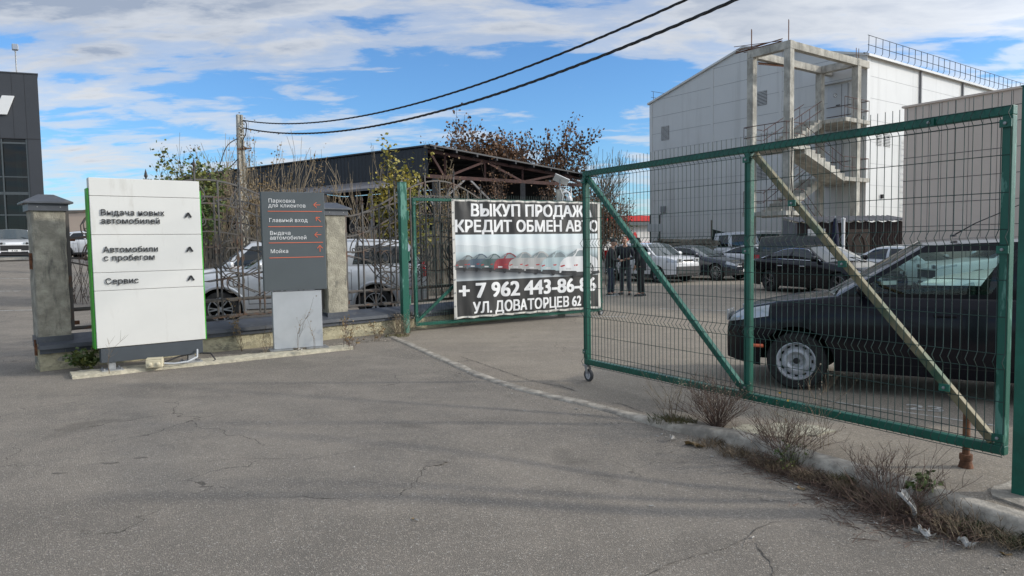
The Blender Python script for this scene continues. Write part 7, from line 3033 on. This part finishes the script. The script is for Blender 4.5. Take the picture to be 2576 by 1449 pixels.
# dead stems and leaf litter lying along the kerb
mb = MB()
rnd = random.Random(9)
for i in range(1900):
    f = rnd.random()
    bx, by = (lerp(1.95, 2.42, f * 2), lerp(5.55, 4.7, f * 2)) if f < .5 else (lerp(2.42, 2.72, (f - .5) * 2), lerp(4.7, 4.02, (f - .5) * 2))
    off = abs(rnd.gauss(0, .13)) * (1.6 if .35 < f < .85 else .8)
    x, y = bx - off * .8, by - off * .55
    L = rnd.uniform(.03, .16)
    a = rnd.uniform(0, pi)
    z = road_z(x, y) + .006 + rnd.random() ** 2 * .06 * max(0, 1 - off * 2.5)
    q = Vector((x, y, z))
    e = Vector((cos(a) * L, sin(a) * L, rnd.gauss(0, .02)))
    mb.tube([q, q + e * .5 + Vector((0, 0, rnd.uniform(0, .012))), q + e], [.0022, .002, .0014], 3, cap=False)
o = mb.build('dead_stems', M['dry_red'])
tag(o, 'mat of dead stems and dirt gathered along the kerb', 'plant debris', kind='stuff')
mb = MB()
for i in range(1500):
    f = rnd.random()
    x, y = lerp(-5.2, -2.1, f) + rnd.gauss(0, .05), lerp(10.1, 12.55, f) + rnd.gauss(0, .07)
    s = rnd.uniform(.004, .016)
    mb.box((x, y, .006), (s, s * rnd.uniform(.5, 1), s * .5), rnd.uniform(0, 3))
for i in range(2600):
    f = rnd.random()
    j = min(len(KD) - 1, int(f * (len(KD) - 30)))
    x, y = KD[j][0] + rnd.gauss(-.12, .22), KD[j][1] + rnd.gauss(-.05, .2)
    s = rnd.uniform(.003, .010)
    mb.box((x, y, road_z(x, y) + (.004 if x < KD[j][0] else .02) + s * .2), (s, s * rnd.uniform(.6, 1), s * .6), rnd.uniform(0, 3))
o = mb.build('grit', M['kerb'])
tag(o, 'loose grit and crumbs of concrete beside the kerb and the footing', 'grit', kind='stuff')
# cigarette ends, leaves, paper and rags
butt = MB()
butt.lathe([(0, 0), (.004, 0), (.004, .028), (0, .028)], 7, Matrix.Rotation(pi / 2, 4, 'Y') @ Matrix.Translation((-.004, 0, -.014)))
M['paper'] = mat('white_paper', (.50, .48, .44), .8, var=.3, scale=30, dirt=((.22, .19, .15), 25, .5, .7, (1, 1, 1)))
b0 = butt.build('cigarette_end', M['paper'])
spots = [(1.25, 6.12), (1.32, 6.10), (1.30, 6.17), (1.60, 5.66), (1.95, 5.40), (1.99, 5.33), (1.78, 5.60), (.72, 6.72), (.62, 6.95), (-.02, 7.72), (.80, 5.95), (2.02, 5.0), (2.10, 4.95), (2.16, 4.88), (2.3, 4.35), (2.28, 4.15), (2.40, 4.05), (2.52, 3.95), (2.18, 4.55), (1.95, 4.90),
         (2.05, 4.70), (2.22, 4.28), (.1, 6.9), (-.6, 4.2), (1.4, 4.1), (-1.2, 5.2), (.9, 4.6), (-2.3, 6.6), (-.9, 8.1), (2.45, 4.22)]
for i, (x, y) in enumerate(spots):
    o = b0 if i == 0 else b0.copy()
    if i:
        COL.objects.link(o)
    o.location = (x, y, road_z(x, y) + .006)
    o.rotation_euler = (0, 0, rnd.uniform(0, 6.28))
    tag(o, 'white cigarette end lying on the asphalt', 'cigarette end', 'cigarette ends on the ground')
lf = MB()
lv = []
for k in range(18):
    a = 2 * pi * k / 18
    r = .05 * (1 + .35 * cos(5 * a)) * (.8 + .2 * cos(a))
    lv.append((r * cos(a), r * sin(a), .008 + .012 * cos(2 * a + .5)))
lf.add([(0, 0, .004)] + lv, [(0, k + 1, (k + 1) % 18 + 1) for k in range(18)])
l0 = lf.build('fallen_leaf', M['leaf_tan'])
for i, (x, y, s, lb) in enumerate(((1.49, 5.93, 1.5, 'large curled brown leaf lying below the round reddish bush'), (1.55, 5.88, 1.1, 'smaller brown leaf touching the large curled one'), (1.98, 5.28, 1.0, 'brown leaf in the dead stems below the green kerb weed'), (2.02, 4.92, .9, 'brown leaf left of the dead stems'), (2.25, 4.70, .8, 'brown leaf among the dead stems above the rag'),
                                   (2.36, 4.30, .8, 'brown leaf in the dead stems beside the rag'), (2.55, 4.12, .8, 'brown leaf by the kerb right of the rag'), (-.62, 4.22, .35, 'tiny pale leaf alone on the open asphalt'), (2.70, 3.82, .7, 'brown leaf at the right end of the dead stems'))):
    o = l0 if i == 0 else l0.copy()
    if i:
        COL.objects.link(o)
    o.location = (x, y, road_z(x, y) + .006)
    o.scale = (s, s, s)
    o.rotation_euler = (rnd.gauss(0, .25), rnd.gauss(0, .25), rnd.uniform(0, 6.28))
    tag(o, lb, 'fallen leaf', 'fallen leaves along the kerb')


def rag(label, loc, w, h, seed, hang):
    mb = MB()
    rnd2 = random.Random(seed)
    ph = [rnd2.uniform(0, 6) for _ in range(4)]

    def p(u, v):
        x = (u - .5) * w * (1 - .45 * v + .15 * sin(v * 5 + ph[0]))
        if hang:
            z = h * (1 - v)
            y = .03 * sin(u * 6 + ph[1]) + .03 * sin(v * 5 + ph[2]) - .05 * v
            x += .06 * v
        else:
            z = .012 + .022 * (1 + sin(u * 7 + ph[1]) * sin(v * 6 + ph[2]))
            y = (v - .5) * h + .02 * sin(u * 5 + ph[3])
        return Vector((x, y, z))
    mb.grid(p, 14, 14)
    o = mb.build('plastic_rag', M['paper'], smooth=60)
    o.location = loc
    o.rotation_euler = (0, 0, rnd2.uniform(-.6, .6))
    return tag(o, label, 'plastic rag', 'torn plastic rags at the kerb')


rag('torn white plastic rag hanging in the weed at the kerb', (2.42, 4.34, road_z(2.42, 4.34) + .02), .065, .16, 3, True)
rag('crumpled white plastic rag lying on the dead stems', (2.40, 4.08, road_z(2.4, 4.08) + .004), .11, .06, 4, False)
rag('small torn plastic scrap at the right end of the dead stems', (2.55, 3.92, road_z(2.55, 3.92) + .004), .05, .08, 5, False)
rag('scrap of white paper below the round reddish bush', (1.36, 6.03, road_z(1.36, 6.03)), .05, .05, 6, False)
rag('crushed white paper cup at the foot of the slate sign', (-3.25, 10.78, .06), .10, .08, 7, False)
